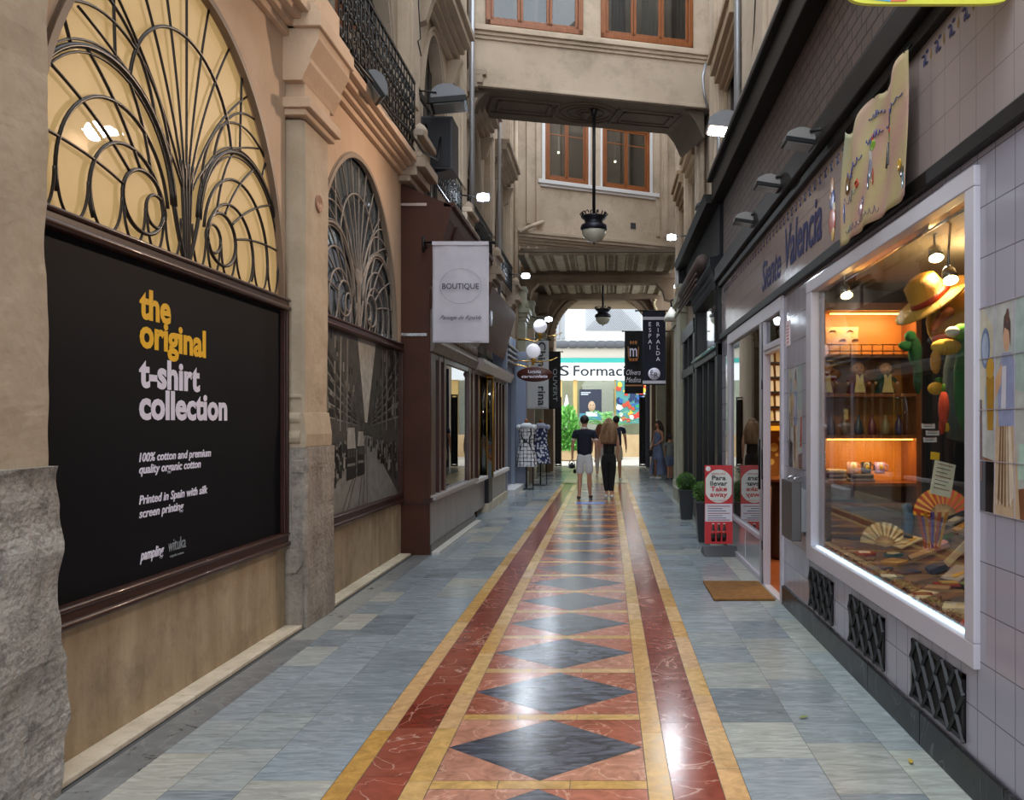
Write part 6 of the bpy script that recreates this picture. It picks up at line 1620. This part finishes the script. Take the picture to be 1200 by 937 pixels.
for i in range(6):
    x = 1.82+i*.11; q = M(); cc = lin(['#6a4a3a','#8a6a4a','#3a4a5a','#7a3a3a','#9a8a5a','#4a3a5a'][i]); q.lathe([(0,0),(.03,0),(.036,.03),(.03,.10),(.012,.13),(.014,.16)], (x,6.92,1.515), n=14, c=cc)
    tag(q.build('small_vase', MT['vg']), ['brown','tan','slate blue','maroon','olive','purple'][i]+' small vase on the shelf under the dolls', 'vase', 'vases under the dolls')
# track spots
def spot(p, tgt, lab, lit=True):
    t = thing('spotlight', lab, 'spotlight', p)
    d = (Vector(tgt)-Vector(p)).normalized(); P0_ = Vector(p)
    q = M(); q.tube([P0_-d*.09, P0_-d*.07, P0_], [.018,.035,.045], 16); q.build('can', MT['alu'], t)
    q = M(); q.tube([P0_, P0_+d*.004], .04, 16); q.build('lens', mat('lit_spot', '#ffffff', .5, emit='#ffc879', estr=45), part_of(t, 'can'))
    q = M(); q.tube([P0_-d*.06, P0_-d*.08+Vector((0,0,.08)), (p[0],p[1],2.72)], .008, 6); q.build('stem', MT['alu'], t)
    return d
SP = [(P(992,346,6.0),(1.75,5.2,1.2),'lit track spot near the far end of the shop window'),(P(1097,302,5.0),(1.85,4.3,1.3),'higher lit track spot above the straw hat'),(P(1114,328,4.75),(1.85,4.0,1.2),'lower lit track spot in front of the straw hat')]
spd = [spot(*s) for s in SP]
q = M(); q.tube([(1.8,3.8,2.69),(1.8,6.6,2.69)], .015, 6); tag(q.build('ceiling_track', MT['alu']), 'metal ceiling track carrying the window spots', 'track')
# straw hat on an orange puppet head
ht = thing('straw_hat', 'large tilted straw hat with a red band high in the shop window', 'hat', P(1095,350,5.1))
hp = Vector(P(1092,352,5.1)); Rm = Matrix.Translation(hp) @ Matrix.Rotation(R(-38),4,'Y') @ Matrix.Rotation(R(10),4,'X')
q = M(Rm); q.lathe([(.24,.0),(.235,.01),(.125,.016),(.112,.085),(.10,.145),(.05,.17),(0,.17)], n=36); q.lathe([(.24,.0),(.125,.004),(.0,.004)], n=36); q.build('straw', mat('straw_yellow', '#dba53e', .6, bump=.5, bump_scale=90), ht)
q = M(Rm); q.lathe([(.127,.018),(.119,.05)], n=36); q.build('band', mat('red_ribbon', '#a8321e', .5), part_of(ht, 'straw'))
pu = thing('costume_puppet', 'orange and yellow costume puppet hanging under the straw hat', 'puppet', P(1118,440,5.0))
pp = Vector(P(1117,372,5.1))
q = M(); q.ball(pp+Vector((.06,.05,-.02)), (.2,.13,.2), 20, c=lin('#d99a2a')); q.build('round_head', MT['vc'], pu)
q = M(); q.tube([pp+Vector((-.04,-.06,.03)), pp+Vector((-.12,-.1,-.02)), pp+Vector((-.17,-.12,-.09))], [.03,.025,.02], 10, c=lin('#c9641e')); q.ball(pp+Vector((-.10,-.08,-.14)),(.06,.04,.035),12,c=lin('#c9501e')); q.build('beak_and_mouth', MT['vc'], pu)
q = M(); q.add([pp+Vector(v) for v in ((-.02,.1,.16),(.25,.1,.22),(.22,.1,-.02),(.1,.1,-.04))], [(0,1,2,3)], c=lin('#8a3416')); q.build('red_cloth', MT['vc'], pu, solid=.01)
q = M(); q.lathe([(.0,-.75),(.1,-.72),(.13,-.5),(.12,-.3),(.09,-.16),(.05,-.1)], pp+Vector((.07,0,0)), n=20, c=lin('#4a5a5a')); q.build('body_cloth', MT['vc'], pu)
def plush(px, py, Y, lab, name, cat, segs):
    t = thing(name, lab, cat, P(px,py,Y)); o = Vector(P(px,py,Y))
    for nm, items in segs:
        q = M()
        for (d, r, c_) in items: q.ball(o+Vector(d), r, 14, c=lin(c_))
        q.build(nm, MT['vc'], t)
plush(1072,412,5.6,'green plush parrot with long leaf-like wings beside the puppet','plush_parrot','soft toy',(('body',(((0,0,0),(.045,.04,.1),'#1f5a2c'),((-.04,0,.04),(.07,.02,.035),'#2a7a3a'))),('head',(((-.03,0,.10),(.038,.035,.038),'#2a7a3a'),)),('tail',(((.02,0,-.16),(.03,.02,.12),'#17452a'),))))
plush(1120,432,4.7,'large dark green plush cactus with yellow and orange arms at the window edge','plush_cactus','soft toy',(('body',(((0.06,0,-.08),(.07,.06,.28),'#1c5a2a'),)),('arms',(((-.05,0,.12),(.09,.04,.045),'#d9a52a'),((-.11,0,.04),(.03,.03,.07),'#c9862a'),((.03,0,.2),(.05,.04,.05),'#5aa02a'))),('head_patch',(((-.03,-.03,.2),(.04,.03,.03),'#e0dcc8'),))))
plush(1106,478,4.8,'red plush chili pepper dangling beside the plush cactus','plush_chili','soft toy',(('pod',(((0,0,0),(.03,.03,.1),'#c9401e'),((-.01,0,-.1),(.02,.02,.05),'#a8321a'))),('stalk',(((0,0,.11),(.012,.012,.03),'#5a8a2a'),))))
plush(1101,455,5.2,'yellow plush fruit with a small leaf under the puppet','plush_fruit','soft toy',(('fruit',(((-.02,0,0),(.05,.05,.04),'#dba52a'),)),('leaf',(((0,0,.05),(.03,.01,.02),'#3a7a2a'),))))
plush(1110,500,5.1,'small yellow ball toy hanging against the dark backdrop','hanging_ball','toy',(('ball',(((0,0,0),(.03,.03,.03),'#e0b02a'),)),('cap',(((0,0,.03),(.01,.01,.012),'#c9862a'),))))
q = M(); q.box(2.52,3.04,6.85,6.9,.66,2.7); tag(q.build('navy_backdrop', mat('navy_backcloth', '#18202c', .9)), 'dark navy backdrop panel beside the orange shelving', 'panel')
q = M()
for k in range(14): q.box(1.88+.0*k, 1.89, 4.9, 4.91, 0, .001)
dp = M(); dp.prism([(2.28+.02*(i % 2),4.2+i*.09) for i in range(12)]+[(2.30+.02*(i % 2),4.2+i*.09) for i in reversed(range(12))], 'z', .85, 2.2, c=lin('#24303a')); tag(dp.build('dark_drape', MT['vc']), 'dark slate pleated drape hanging behind the costume toys', 'drape')
def card(px, py, Y, w, h, tilt, lab, name, cat, c_, lines=0, title=None):
    p = Vector(P(px,py,Y)); t = thing(name, lab, cat, p)
    Rm = Matrix.Translation(p) @ Matrix.Rotation(tilt,4,'Y') @ Matrix.Rotation(R(-12),4,'X')
    q = M(Rm); q.box(-w/2,w/2,0,.006,-h/2,h/2,c=lin(c_)); q.build('sheet', MT['vm'], t)
    if lines:
        q = M(Rm)
        for k in range(lines):
            z = h*.42-k*h*.84/lines; q.box(-w*.38,w*(.38-.1*(k % 3)),-.0015,0,z-.003,z+.001,c=lin('#3a3438' if k % 3 else '#8a3a2a'))
        q.build('printed_lines', MT['vm'], part_of(t, 'sheet'))
card(1105,561,4.6,.115,.185,R(14),'cream notice card with printed lines leaning above the striped fan','notice_card','card','#e6dcc2',7)
card(1096,534,5.0,.05,.045,R(8),'bright yellow price card above the cream notice','price_card','card','#f0c01e')
for i, (px, py, l_) in enumerate(((1088,499,'white word plaque at the top of the hanging row'),(1093,507,'white word plaque in the middle of the hanging row'),(1090,515,'white word plaque at the bottom of the hanging row'))): card(px,py,5.2,.08,.03,0,l_,'word_plaque','plaque','#ddd8dc',2)
card(1082,597,4.9,.03,.12,R(4),'narrow white tag standing beside the blue cloth','standing_tag','tag','#c9c4cc',3); card(1101,600,4.8,.035,.12,R(-3),'narrow white tag standing beside the striped apron','standing_tag','tag','#c9c4cc',3)
card(1122,648,4.15,.035,.16,R(50),'pale wooden strip leaning at the right edge of the display','wooden_strip','strip','#d2b48a',0)
# fans
def hand_fan(c, r, a0, a1, tilt, lab, cols, yaw=0, spread=22):
    t = thing('folding_fan', lab, 'fan', c)
    Rm = Matrix.Translation(c) @ Matrix.Rotation(yaw,4,'Z') @ Matrix.Rotation(tilt,4,'X')
    q = M(Rm); q2 = M(Rm)
    for i in range(spread):
        a = R(a0+(a1-a0)*i/spread); b = R(a0+(a1-a0)*(i+1)/spread); zo = .004*(i % 2)
        q.add([(r*.45*math.cos(a),zo,r*.45*math.sin(a)),(r*math.cos(a),zo,r*math.sin(a)),(r*math.cos(b),.004-zo,r*math.sin(b)),(r*.45*math.cos(b),.004-zo,r*.45*math.sin(b))], [(0,1,2,3)], c=lin(cols[i % len(cols)]))
        q2.tube([(0,0.006,0),(r*.99*math.cos(a),.006,r*.99*math.sin(a))], .0028, 4, c=lin('#c9a878'))
    q.build('leaf', MT['vm'], t, solid=.001); q2.build('sticks', MT['vm'], t)
hand_fan(P(1038,640,5.7), .17, 10, 170, R(-25), 'open cream folding fan standing in the middle of the display bed', ['#cbb58a','#b09566','#d8c8a2','#7f6a4a'])
hand_fan(P(1106,606,4.75), .17, 20, 175, R(-15), 'open red and yellow striped folding fan under the cream notice', ['#c8401e','#e0a02a'])
sa = thing('striped_apron', 'orange and violet striped apron draped down to the display bed', 'apron', P(1093,640,4.75)); p = Vector(P(1092,600,4.75))
q = M(); 
for k in range(9):
    x = -.085+.02*k; q.prism([(p.x+x,p.z-.0),(p.x+x+.02,p.z-.0),(p.x+x*.45+.012,p.z-.20+.02*(k % 2)),(p.x+x*.45,p.z-.20+.02*(k % 2))], 'y', p.y+.012*(k % 2), p.y+.012*(k % 2)+.006, c=lin(['#c8502a','#6a4a9a','#d9902e'][k % 3]))
q.build('cloth', MT['vc'], sa)
# blue chair-like cloth
q = M(); q.tube([P(1062,590,5.4),P(1066,606,5.4),P(1064,630,5.4)], .03, 8); tag(q.build('rolled_blue_cloth', mat('slate_blue_cloth', '#3f5a78', .8)), 'rolled slate blue cloth left of the standing tags', 'cloth')
# packets, cards, books and trinkets lying on the bed
rr = random.Random(99)
COLS = [('tan','#a8845a'),('red','#a83a2a'),('navy','#2a3450'),('cream','#d9c8a4'),('ochre','#b98a3a'),('grey','#8a8a90'),('brown','#5a3f2c'),('green','#4a6a3a'),('pink','#c98a8a'),('teal','#3a6a70')]
KIN = ['lacquered souvenir tray','flat souvenir packet','picture postcard','folded neckerchief','wrapped paper fan case','painted ceramic tile']
spots = []
for k in range(600):
    y = rr.uniform(3.85,6.3); x = rr.uniform(1.70,2.6)
    if all((x-a)**2+((y-b)*.6)**2 > .012 for a, b in spots): spots.append((x,y))
    if len(spots) >= 44: break
rows = ['nearest','near','middle','far','farthest']
used = {}
for i, (x, y) in enumerate(spots):
    cn, cc_ = COLS[(i*7) % 10]; kn = KIN[(i*5+i//10) % 6]
    w, l_ = rr.uniform(.05,.09), rr.uniform(.09,.16); z = .662 if x < 2.05 else .665+(x-2.05)*.39
    tl = 0 if x < 2.05 else -math.atan(.39)
    q = M(); q.obox((x,y,z+.012+ (.02 if x >= 2.05 else 0)), (w*2,l_,.014+.01*(i % 3)), (0,tl+rr.uniform(-.1,0),rr.uniform(-.7,.7)), c=lin(cc_))
    if i % 2: q.obox((x,y,z+.024+(.02 if x >= 2.05 else 0)), (w*1.2,l_*.6,.01), (0,tl,rr.uniform(-.5,.5)), c=lin(rr.choice(['#d9c8a4','#c9a04a','#e3dccb','#8f2f24'])))
    side = 'along the glass' if x < 1.95 else ('in the middle rows' if x < 2.25 else 'high on the sloping bed')
    row = rows[min(4,int((y-3.85)/.5))]
    lab = '%s %s %s, %s part of the display' % (cn, kn, side, row)
    used[lab] = used.get(lab, 0)+1
    tag(q.build('souvenir_item', MT['vg'] if i % 2 else MT['vc'], bevel=.003), lab, 'souvenir', 'souvenirs on the display bed')
pb = M(); rr = random.Random(4)
for k in range(420):
    y = rr.uniform(3.75,6.4); x = rr.uniform(1.635,1.80); pb.ball((x,y,.665+rr.uniform(0,.012)),(rr.uniform(.008,.018),rr.uniform(.008,.018),rr.uniform(.006,.012)),6,c=lin(rr.choice(['#5a3f28','#7a5a38','#3f2c1e','#8a6a48','#6a4a2a'])))
tag(pb.build('bark_chips', MT['vm']), 'loose brown bark chips strewn along the foot of the window glass', 'bark chips', kind='stuff')
# ================================================================== PEOPLE
def skin_mesh(name, verts, edges, radii, m, parent, sub=2, root=0):
    me = bpy.data.meshes.new(name); me.from_pydata(verts, edges, []); me.update()
    o = bpy.data.objects.new(name, me); col.objects.link(o); o.parent = parent
    sk = o.modifiers.new('skin', 'SKIN'); sk.use_smooth_shade = True; sk.branch_smoothing = .4
    lay = me.skin_vertices[0].data
    for i, r in enumerate(radii):
        lay[i].radius = r if isinstance(r, tuple) else (r, r); lay[i].use_root = (i == root)
    s = o.modifiers.new('sub', 'SUBSURF'); s.levels = sub; s.render_levels = sub
    dg = bpy.context.evaluated_depsgraph_get(); dg.update()
    me2 = bpy.data.meshes.new_from_object(o.evaluated_get(dg)); me2.name = name
    o.modifiers.clear(); o.data = me2; bpy.data.meshes.remove(me)
    me2.materials.clear(); me2.materials.append(m)
    for p in me2.polygons: p.use_smooth = True
    return o
class Chain:
    def __init__(s): s.v = []; s.e = []; s.r = []
    def add(s, p, r, parent=None):
        s.v.append(tuple(p)); s.r.append(r); i = len(s.v)-1
        if parent is not None: s.e.append((parent, i))
        return i
def person(label, loc, yaw, H, arms, feet, female, skinm, build=1.0):
    """faces +Y in its own space; arms/feet: joint positions for a 1.78 m body"""
    t = thing('person', label, 'person', loc); t.rotation_euler = (0,0,yaw); k = H/1.78; t.scale = (k,k,k)
    c = Chain(); b = build; sw_ = .165 if female else .19
    pel = c.add((0,0,.95), (.13*b,.10*b)); wa = c.add((0,.005,1.08), (.115*b,.085*b) if female else (.135*b,.095*b), pel)
    ch = c.add((0,0,1.28), (.13*b,.095*b) if female else (.155*b,.105*b), wa); uc = c.add((0,-.005,1.42), (.10*b,.075), ch)
    nk = c.add((0,0,1.52), .05, uc); h0 = c.add((0,.012,1.585), (.062,.07), nk); h1 = c.add((0,.008,1.66), (.076,.092), h0); h2 = c.add((0,.0,1.735), (.06,.07), h1)
    no = c.add((0,.105,1.645), .012, h1)
    for s in (-1,1): c.add((s*.086,0,1.65), .014, h1)
    for s, a in zip((-1,1), arms):
        sh = c.add((s*sw_,-.01,1.43), .052*b, uc); el = c.add(a[0], .038*b, sh); wr = c.add(a[1], .026, el)
        d = (Vector(a[2])-Vector(a[1])); u = d.normalized(); pm = c.add(Vector(a[1])+u*.045, (.032,.018), wr)
        side = Vector((0,1,0)) if abs(u.y) < .8 else Vector((0,0,1))
        side = (side-u*side.dot(u)).normalized()
        for f, ln in ((-.027,.062),(-.009,.075),(.009,.07),(.027,.055)):
            k1 = c.add(Vector(a[1])+u*.085+side*f, .0095, pm); k2 = c.add(Vector(a[1])+u*(.085+ln*.55)+side*f+Vector((-s*.008,0,0)), .0085, k1); c.add(Vector(a[1])+u*(.08+ln)+side*f+Vector((-s*.022,0,0)), .0075, k2)
        th = c.add(Vector(a[1])+u*.05+side*.035+Vector((-s*.012,0,0)), .011, pm); c.add(Vector(a[1])+u*.085+side*.052+Vector((-s*.022,0,0)), .009, th)
    for s, f in zip((-1,1), feet):
        hp = c.add((s*.09,0,.88), .088*b, pel); kn = c.add(f[0], .056*b, hp); cf = c.add(Vector(f[0])*.62+Vector(f[1])*.38+Vector((0,-.015,0)), .055*b, kn); an = c.add(f[1], .034, cf)
        hl = c.add((f[1][0], f[1][1]-.02, f[1][2]-.05), .033, an); c.add((f[1][0]+s*.02, f[1][1]+.15, f[1][2]-.06), (.036,.02), hl)
    skin_mesh('body', c.v, c.e, c.r, skinm, t, 2)
    return t
def garment(t, name, chain, m):
    return skin_mesh(name, chain.v, chain.e, chain.r, m, t, 2)
def shirt(t, arms, m, female=False, z0=.84, slv=.55, fat=1.0, long_=False):
    c = Chain(); sw_ = .165 if female else .19
    a = c.add((0,0,z0), (.165*fat,.125*fat)); b = c.add((0,.0,1.1), (.155*fat,.118*fat), a); d = c.add((0,0,1.29), (.172*fat,.122*fat), b); u = c.add((0,-.005,1.425), (.13*fat,.09*fat), d); c.add((0,-.003,1.485), (.072,.066), u)
    for s, ar in zip((-1,1), arms):
        sh = c.add((s*sw_,-.01,1.425), .07*fat, u); e = Vector(ar[0]); p = Vector((s*sw_,-.01,1.425)); c.add(p+(e-p)*slv, .062*fat, sh)
    return garment(t, name='shirt', chain=c, m=m)
def lower(t, feet, m, name='shorts', upto=.85, fat=1.0, zt=1.06, ankle=False):
    c = Chain(); a = c.add((0,0,zt), (.145*fat,.115*fat)); b = c.add((0,0,.90), (.152*fat,.122*fat), a)
    for s, f in zip((-1,1), feet):
        hp = c.add((s*.088,0,.83), .105*fat, b); p = Vector((s*.088,0,.83)); k_ = Vector(f[0]); kn = c.add(p+(k_-p)*upto, .088*fat, hp)
        if ankle: c.add(k_*.55+Vector(f[1])*.45, .072*fat, kn); c.add(k_*.12+Vector(f[1])*.88, .052*fat, len(c.v)-1)
    return garment(t, name, c, m)
def hair_cap(t, m, long_=False, wavy=0, name='hair'):
    q = M(); q.ball((0,-.012,1.685),(.094,.105,.098),20); q.v = [(x, y if y < .07 else .07+(y-.07)*.4, z if not (y > .05 and z < 1.69) else z+(1.69-z)*.9) for x, y, z in q.v]
    if long_:
        r = random.Random(3)
        for i in range(34):
            an = math.pi+math.pi*(i/33.0); x0 = .08*math.cos(an)*1.05; y0 = .085*math.sin(an)-.01; ph = r.random()*6
            pts = [(x0*(1+.9*min(1,j*.28))+.012*math.sin(j*1.4+ph)*wavy, y0*(1+.15*j/6)-.025*math.sin(min(j,4)*.5)+.012*math.cos(j*1.2+ph)*wavy, 1.70-.062*j) for j in range(9)]
            q.tube(pts, [.022,.026,.028,.03,.03,.03,.028,.022,.008], 6)
    off = Vector((0,0,0))
    me_ = q.build(name, m, t); 
    me_.data.transform(Matrix.Translation(wloc(t)))   # vertices are already in the person's own space
    return me_
def local(q, name, m, t):
    o = q.build(name, m, t); o.data.transform(Matrix.Translation(wloc(t))); return o
shoe_d = mat('dark_shoe', '#3a2620', .5); shoe_w = mat('white_shoe', '#d8d8d8', .5)
def shoes(t, feet, m, name='shoe', strap=False):
    for s, f in zip((-1,1), feet):
        q = M(); x, y, z = f[1][0]+s*.012, f[1][1]+.05, f[1][2]-.075
        q.ball((x,y,z+.028),(.048,.14,.042),14); q.v = [(a,b,max(c_,z-.005)) for a,b,c_ in q.v]; local(q, name, m, t)
# walking man
armsL = (( -.245,-.03,1.17),(-.26,.03,.93),(-.262,.06,.85)); armsR = ((.245,-.04,1.17),(.235,.05,.93),(.23,.07,.86))
feetM = (((-.10,.04,.50),(-.11,-.04,.09)),((.10,.02,.50),(.115,.10,.09)))
pm_ = P(685,585,18.2)
man = person('man in a navy polo shirt and white shorts walking away, holding a camera', (pm_[0],18.2,0), 0, 1.80, (armsL, armsR), feetM, False, MT['skin'])
shirt(man, (armsL, armsR), mat('navy_polo', '#12152a', .85), slv=.6, fat=1.1)
lower(man, feetM, mat('white_shorts', '#cfd3d6', .8, bump=.3, bump_scale=14), upto=.95, fat=1.05)
hair_cap(man, mat('dark_hair', '#1c1410', .6))
q = M(); q.lathe([(.074,1.49),(.066,1.515),(.06,1.52)], (0,-.003,0), n=20, sy=.95); 
for s, ar in ((-1,armsL),(1,armsR)):
    p = Vector((s*.19,-.01,1.425)); e = Vector(ar[0]); a = p+(e-p)*.66; b = p+(e-p)*.72; q.tube([a,b], .066, 16)
local(q, 'white_trim', MT['white'], man)
shoes(man, feetM, shoe_d)
cam_ = thing('camera', 'black camera hanging from the walking man\'s left hand', 'camera', (pm_[0]-.27,18.24,.62))
q = M(); cx, cy = pm_[0]-.27, 18.25; q.box(cx-.07,cx+.07,cy-.035,cy+.035,.66,.75); q.box(cx-.03,cx+.03,cy-.03,cy+.03,.75,.78); q.build('camera_body', MT['rubber'], cam_, bevel=.008)
q = M(); q.lathe([(.04,0),(.042,.06),(.036,.09)], (cx+.01,cy-.13,.70), n=18, axis='y'); q.ball((cx+.06,cy-.03,.60),(.035,.04,.05),12); q.build('lens', MT['black'], cam_)
q = M(); q.tube([(cx-.07,cy,.74),(cx-.04,cy,.82),(cx,cy+.01,.86),(cx+.04,cy,.82),(cx+.07,cy,.74)], .008, 6); q.build('strap', MT['black'], cam_)
# woman with long hair
aL = ((-.205,-.02,1.18),(-.215,.06,.97),(-.225,.09,.90)); aR = ((.205,-.02,1.18),(.20,.04,.95),(.195,.07,.88))
feetW = (((-.06,.03,.50),(-.045,.03,.10)),((.06,.01,.50),(.05,-.06,.10)))
pw = P(713.5,583,18.4)
wom = person('woman with long wavy fair-brown hair in a black jumpsuit walking beside the man', (pw[0],18.4,0), 0, 1.74, (aL,aR), feetW, True, MT['skin'])
blk = mat('black_fabric', '#0d0d10', .85)
c = Chain(); a = c.add((0,0,.90),(.145,.12)); b = c.add((0,0,1.08),(.13,.105),a); d = c.add((0,0,1.25),(.138,.108),b); c.add((0,0,1.36),(.125,.095),d); garment(wom,'bodice',c,blk)
lower(wom, feetW, blk, 'trousers', 1.0, 1.02, ankle=True)
hair_cap(wom, mat('wavy_brown_hair', '#6a4a30', .7, color2='#9a7a58', noise_scale=14, streak=(1,1,.2)), True, 1)
shoes(wom, feetW, shoe_w)
# man further ahead
aL = ((-.245,-.02,1.17),(-.26,.02,.93),(-.262,.04,.85)); aR = ((.245,-.02,1.17),(.27,.02,.93),(.275,.04,.85))
fe = (((-.09,.03,.50),(-.09,-.02,.09)),((.09,.05,.50),(.10,.10,.09)))
pq_ = P(723,562,24.0)
m3 = person('man in a dark navy t-shirt and light shorts walking ahead of the couple', (pq_[0]-.02,24.0,0), 0, 1.84, (aL,aR), fe, False, MT['skin_t'])
shirt(m3, (aL,aR), mat('dark_navy_tee', '#1a2038', .85)); lower(m3, fe, mat('stone_shorts', '#b9a58c', .8), upto=.9, fat=1.03); hair_cap(m3, mat('dark_hair')); shoes(m3, fe, shoe_w)
ph_ = P(703,560,26.5)
w4 = person('person in a pale pink top walking far ahead between the couple', (ph_[0],26.5,0), 0, 1.62, (aL,aR), fe, True, MT['skin'])
shirt(w4, (aL,aR), mat('pink_top', '#c99a96', .8), True); lower(w4, fe, mat('pale_trousers', '#b9b4b0', .8), 'trousers', 1.0, ankle=True); hair_cap(w4, mat('red_brown_hair', '#7a4630', .7), True, .5); shoes(w4, fe, shoe_w)
# woman in a long blue dress and child at the right, standing
aL = ((-.21,-.03,1.20),(-.13,.13,1.05),(-.08,.19,1.03)); aR = ((.22,-.02,1.19),(.23,.06,.98),(.23,.09,.90))
fs2 = (((-.06,.02,.50),(-.07,.0,.09)),((.07,.04,.50),(.08,.05,.09)))
Yd = 1600/(561-497); pd = P(771,561,Yd)
w5 = person('woman in a long grey-blue slit dress standing by the pale column', (pd[0],Yd,0), R(125), 1.72, (aL,aR), fs2, True, MT['skin_t'])
dressm = mat('grey_blue_dress', '#6c7796', .8, color2='#4c5674', noise_scale=5, bump=.3, bump_scale=20)
q = M(); n = 32; prof = [(.31,.14),(.29,.3),(.24,.6),(.175,.9),(.125,1.09),(.145,1.26),(.135,1.38),(.07,1.45)]; vs = []; f_ = []
for r_, z in prof:
    for j in range(n):
        an = 2*math.pi*j/n; rr_ = r_*(1+.06*math.sin(an*7)*max(0,(1-z))); vs.append((rr_*math.cos(an), rr_*.72*math.sin(an), z))
for i in range(len(prof)-1):
    for j in range(n):
        if i < 2 and j in (8,9,10): continue
        f_.append((i*n+j, i*n+(j+1) % n, (i+1)*n+(j+1) % n, (i+1)*n+j))
q.add(vs, f_, smooth=True); local(q, 'dress', dressm, w5)
hair_cap(w5, mat('dark_brown_hair', '#2e1d16', .6), True, .4); shoes(w5, fs2, shoe_w, 'sandal')
bgx = thing('handbag', 'small black handbag hanging at the hip of the woman in the blue dress', 'handbag', (pd[0]-.22,Yd-.02,.7))
q = M(); q.box(pd[0]-.30,pd[0]-.18,Yd-.12,Yd+.02,.66,.86); q.build('bag', MT['black'], bgx, bevel=.02); q = M(); q.tube([(pd[0]-.28,Yd-.05,.86),(pd[0]-.2,Yd-.08,1.1),(pd[0]-.08,Yd-.08,1.40)], .008, 6); q.build('strap', MT['black'], bgx)
aL = ((-.22,.0,1.19),(-.16,.10,1.0),(-.12,.16,1.0)); aR = ((.23,.0,1.19),(.20,.08,.97),(.18,.14,.95))
Yc = 1600/(562-497); pc = P(785,562,Yc)
kid = person('child in a grey t-shirt and blue shorts standing beside the woman in the dress', (pc[0],Yc,0), R(15), 1.30, (aL,aR), fs2, False, MT['skin_t'], .95)
shirt(kid, (aL,aR), mat('grey_tee', '#6b716f', .85), slv=.8, fat=1.08); lower(kid, fs2, mat('blue_shorts', '#55627e', .8), upto=.95, fat=1.05); hair_cap(kid, mat('dark_hair')); shoes(kid, fs2, mat('navy_shoe', '#1f2433', .6))
# ================================================================== LIGHT AND CAMERA
def area(name, loc, size, power, color, target=None, sizey=None):
    l = bpy.data.lights.new(name, 'AREA'); l.size = size; l.energy = power; l.color = color
    if sizey: l.shape = 'RECTANGLE'; l.size_y = sizey
    o = bpy.data.objects.new(name, l); col.objects.link(o); o.location = loc
    if target is not None: o.rotation_euler = (Vector(target)-Vector(loc)).to_track_quat('-Z','Y').to_euler()
    return o
def spotl(name, loc, target, power, color, angle=70, blend=.5, r=.05):
    l = bpy.data.lights.new(name, 'SPOT'); l.energy = power; l.color = color; l.spot_size = R(angle); l.spot_blend = blend; l.shadow_soft_size = r
    o = bpy.data.objects.new(name, l); col.objects.link(o); o.location = loc; o.rotation_euler = (Vector(target)-Vector(loc)).to_track_quat('-Z','Y').to_euler(); return o
def point(name, loc, power, color, r=.08):
    l = bpy.data.lights.new(name, 'POINT'); l.energy = power; l.color = color; l.shadow_soft_size = r
    o = bpy.data.objects.new(name, l); col.objects.link(o); o.location = loc; return o
w = bpy.data.worlds.new('sky'); scene.world = w; w.use_nodes = True
bg_ = w.node_tree.nodes['Background']; bg_.inputs[0].default_value = (.86,.93,1.0,1); bg_.inputs[1].default_value = 2.6
# the lit floodlights of the arcade
spotl('warm_floodlight', (wf[0]-.05, wf[1]-.25, wf[2]-.15), (-2.4, 6.3, 3.8), 520, (1,.72,.52), 75, .8, .12)
for (p, lab, wd), tg, pw_ in zip(LEDS, ((-.2,13,0),(-.1,20,0),(-.3,18,0),(-.5,24,2)), (160,160,160,90)):
    spotl('led_floodlight_lamp', (p[0]+.0, p[1]-.06, p[2]-.08), (tg[0]*.4, p[1]-2.0, 0), pw_, (.85,.93,1), 120, .7, .1)
    point('led_glow', (p[0], p[1]-.12, p[2]), 4, (.85,.93,1), .05)
for (p, t_, lab), d in zip(SP, spd): spotl('window_spot_lamp', tuple(Vector(p)+d*.02), t_, 42, (1,.74,.42), 95, .6, .03)
area('shelf_strip_lamp', (2.1,6.78,2.46), .6, 5, (1,.62,.25), (2.1,7.1,2.2), .03)
area('lower_shelf_strip_lamp', (2.1,6.80,1.46), .6, 3, (1,.62,.25), (2.1,7.0,1.2), .03)
area('shop_ceiling_lamp', (2.8,9.6,2.7), .8, 45, (1,.78,.5), (2.8,9.6,0), .8)
area('far_room_lamp', tuple(MF @ Vector((2.2,1.1,10.0))), .6, 14, (1,.8,.55), tuple(MF @ Vector((2.2,1.1,8.0))))
point('display_fill_light', (2.3,5.2,2.5), 15, (1,.76,.46), .06)  # added fill light for the window display; no bulb is modelled here
cd = bpy.data.cameras.new('camera'); cam = bpy.data.objects.new('camera', cd); col.objects.link(cam)
cam.location = (0,0,CAM_Z); cam.rotation_euler = (R(90),0,0)
cd.sensor_width = 36; cd.lens = 30; cd.shift_x = -111/1200; cd.shift_y = 28.5/1200; cd.clip_end = 200
scene.camera = cam
vs_ = scene.view_settings
vs_.view_transform = 'Standard'; vs_.look = 'None'; vs_.gamma = 1; vs_.use_curve_mapping = False; vs_.exposure = 0.48
scene.display_settings.display_device = 'sRGB'
cy_ = scene.cycles
cy_.use_denoising = True; cy_.max_bounces = 7; cy_.diffuse_bounces = 4; cy_.glossy_bounces = 4; cy_.transmission_bounces = 4; cy_.transparent_max_bounces = 12
cy_.caustics_reflective = False; cy_.caustics_refractive = False; cy_.sample_clamp_indirect = 6; cy_.sample_clamp_direct = 0
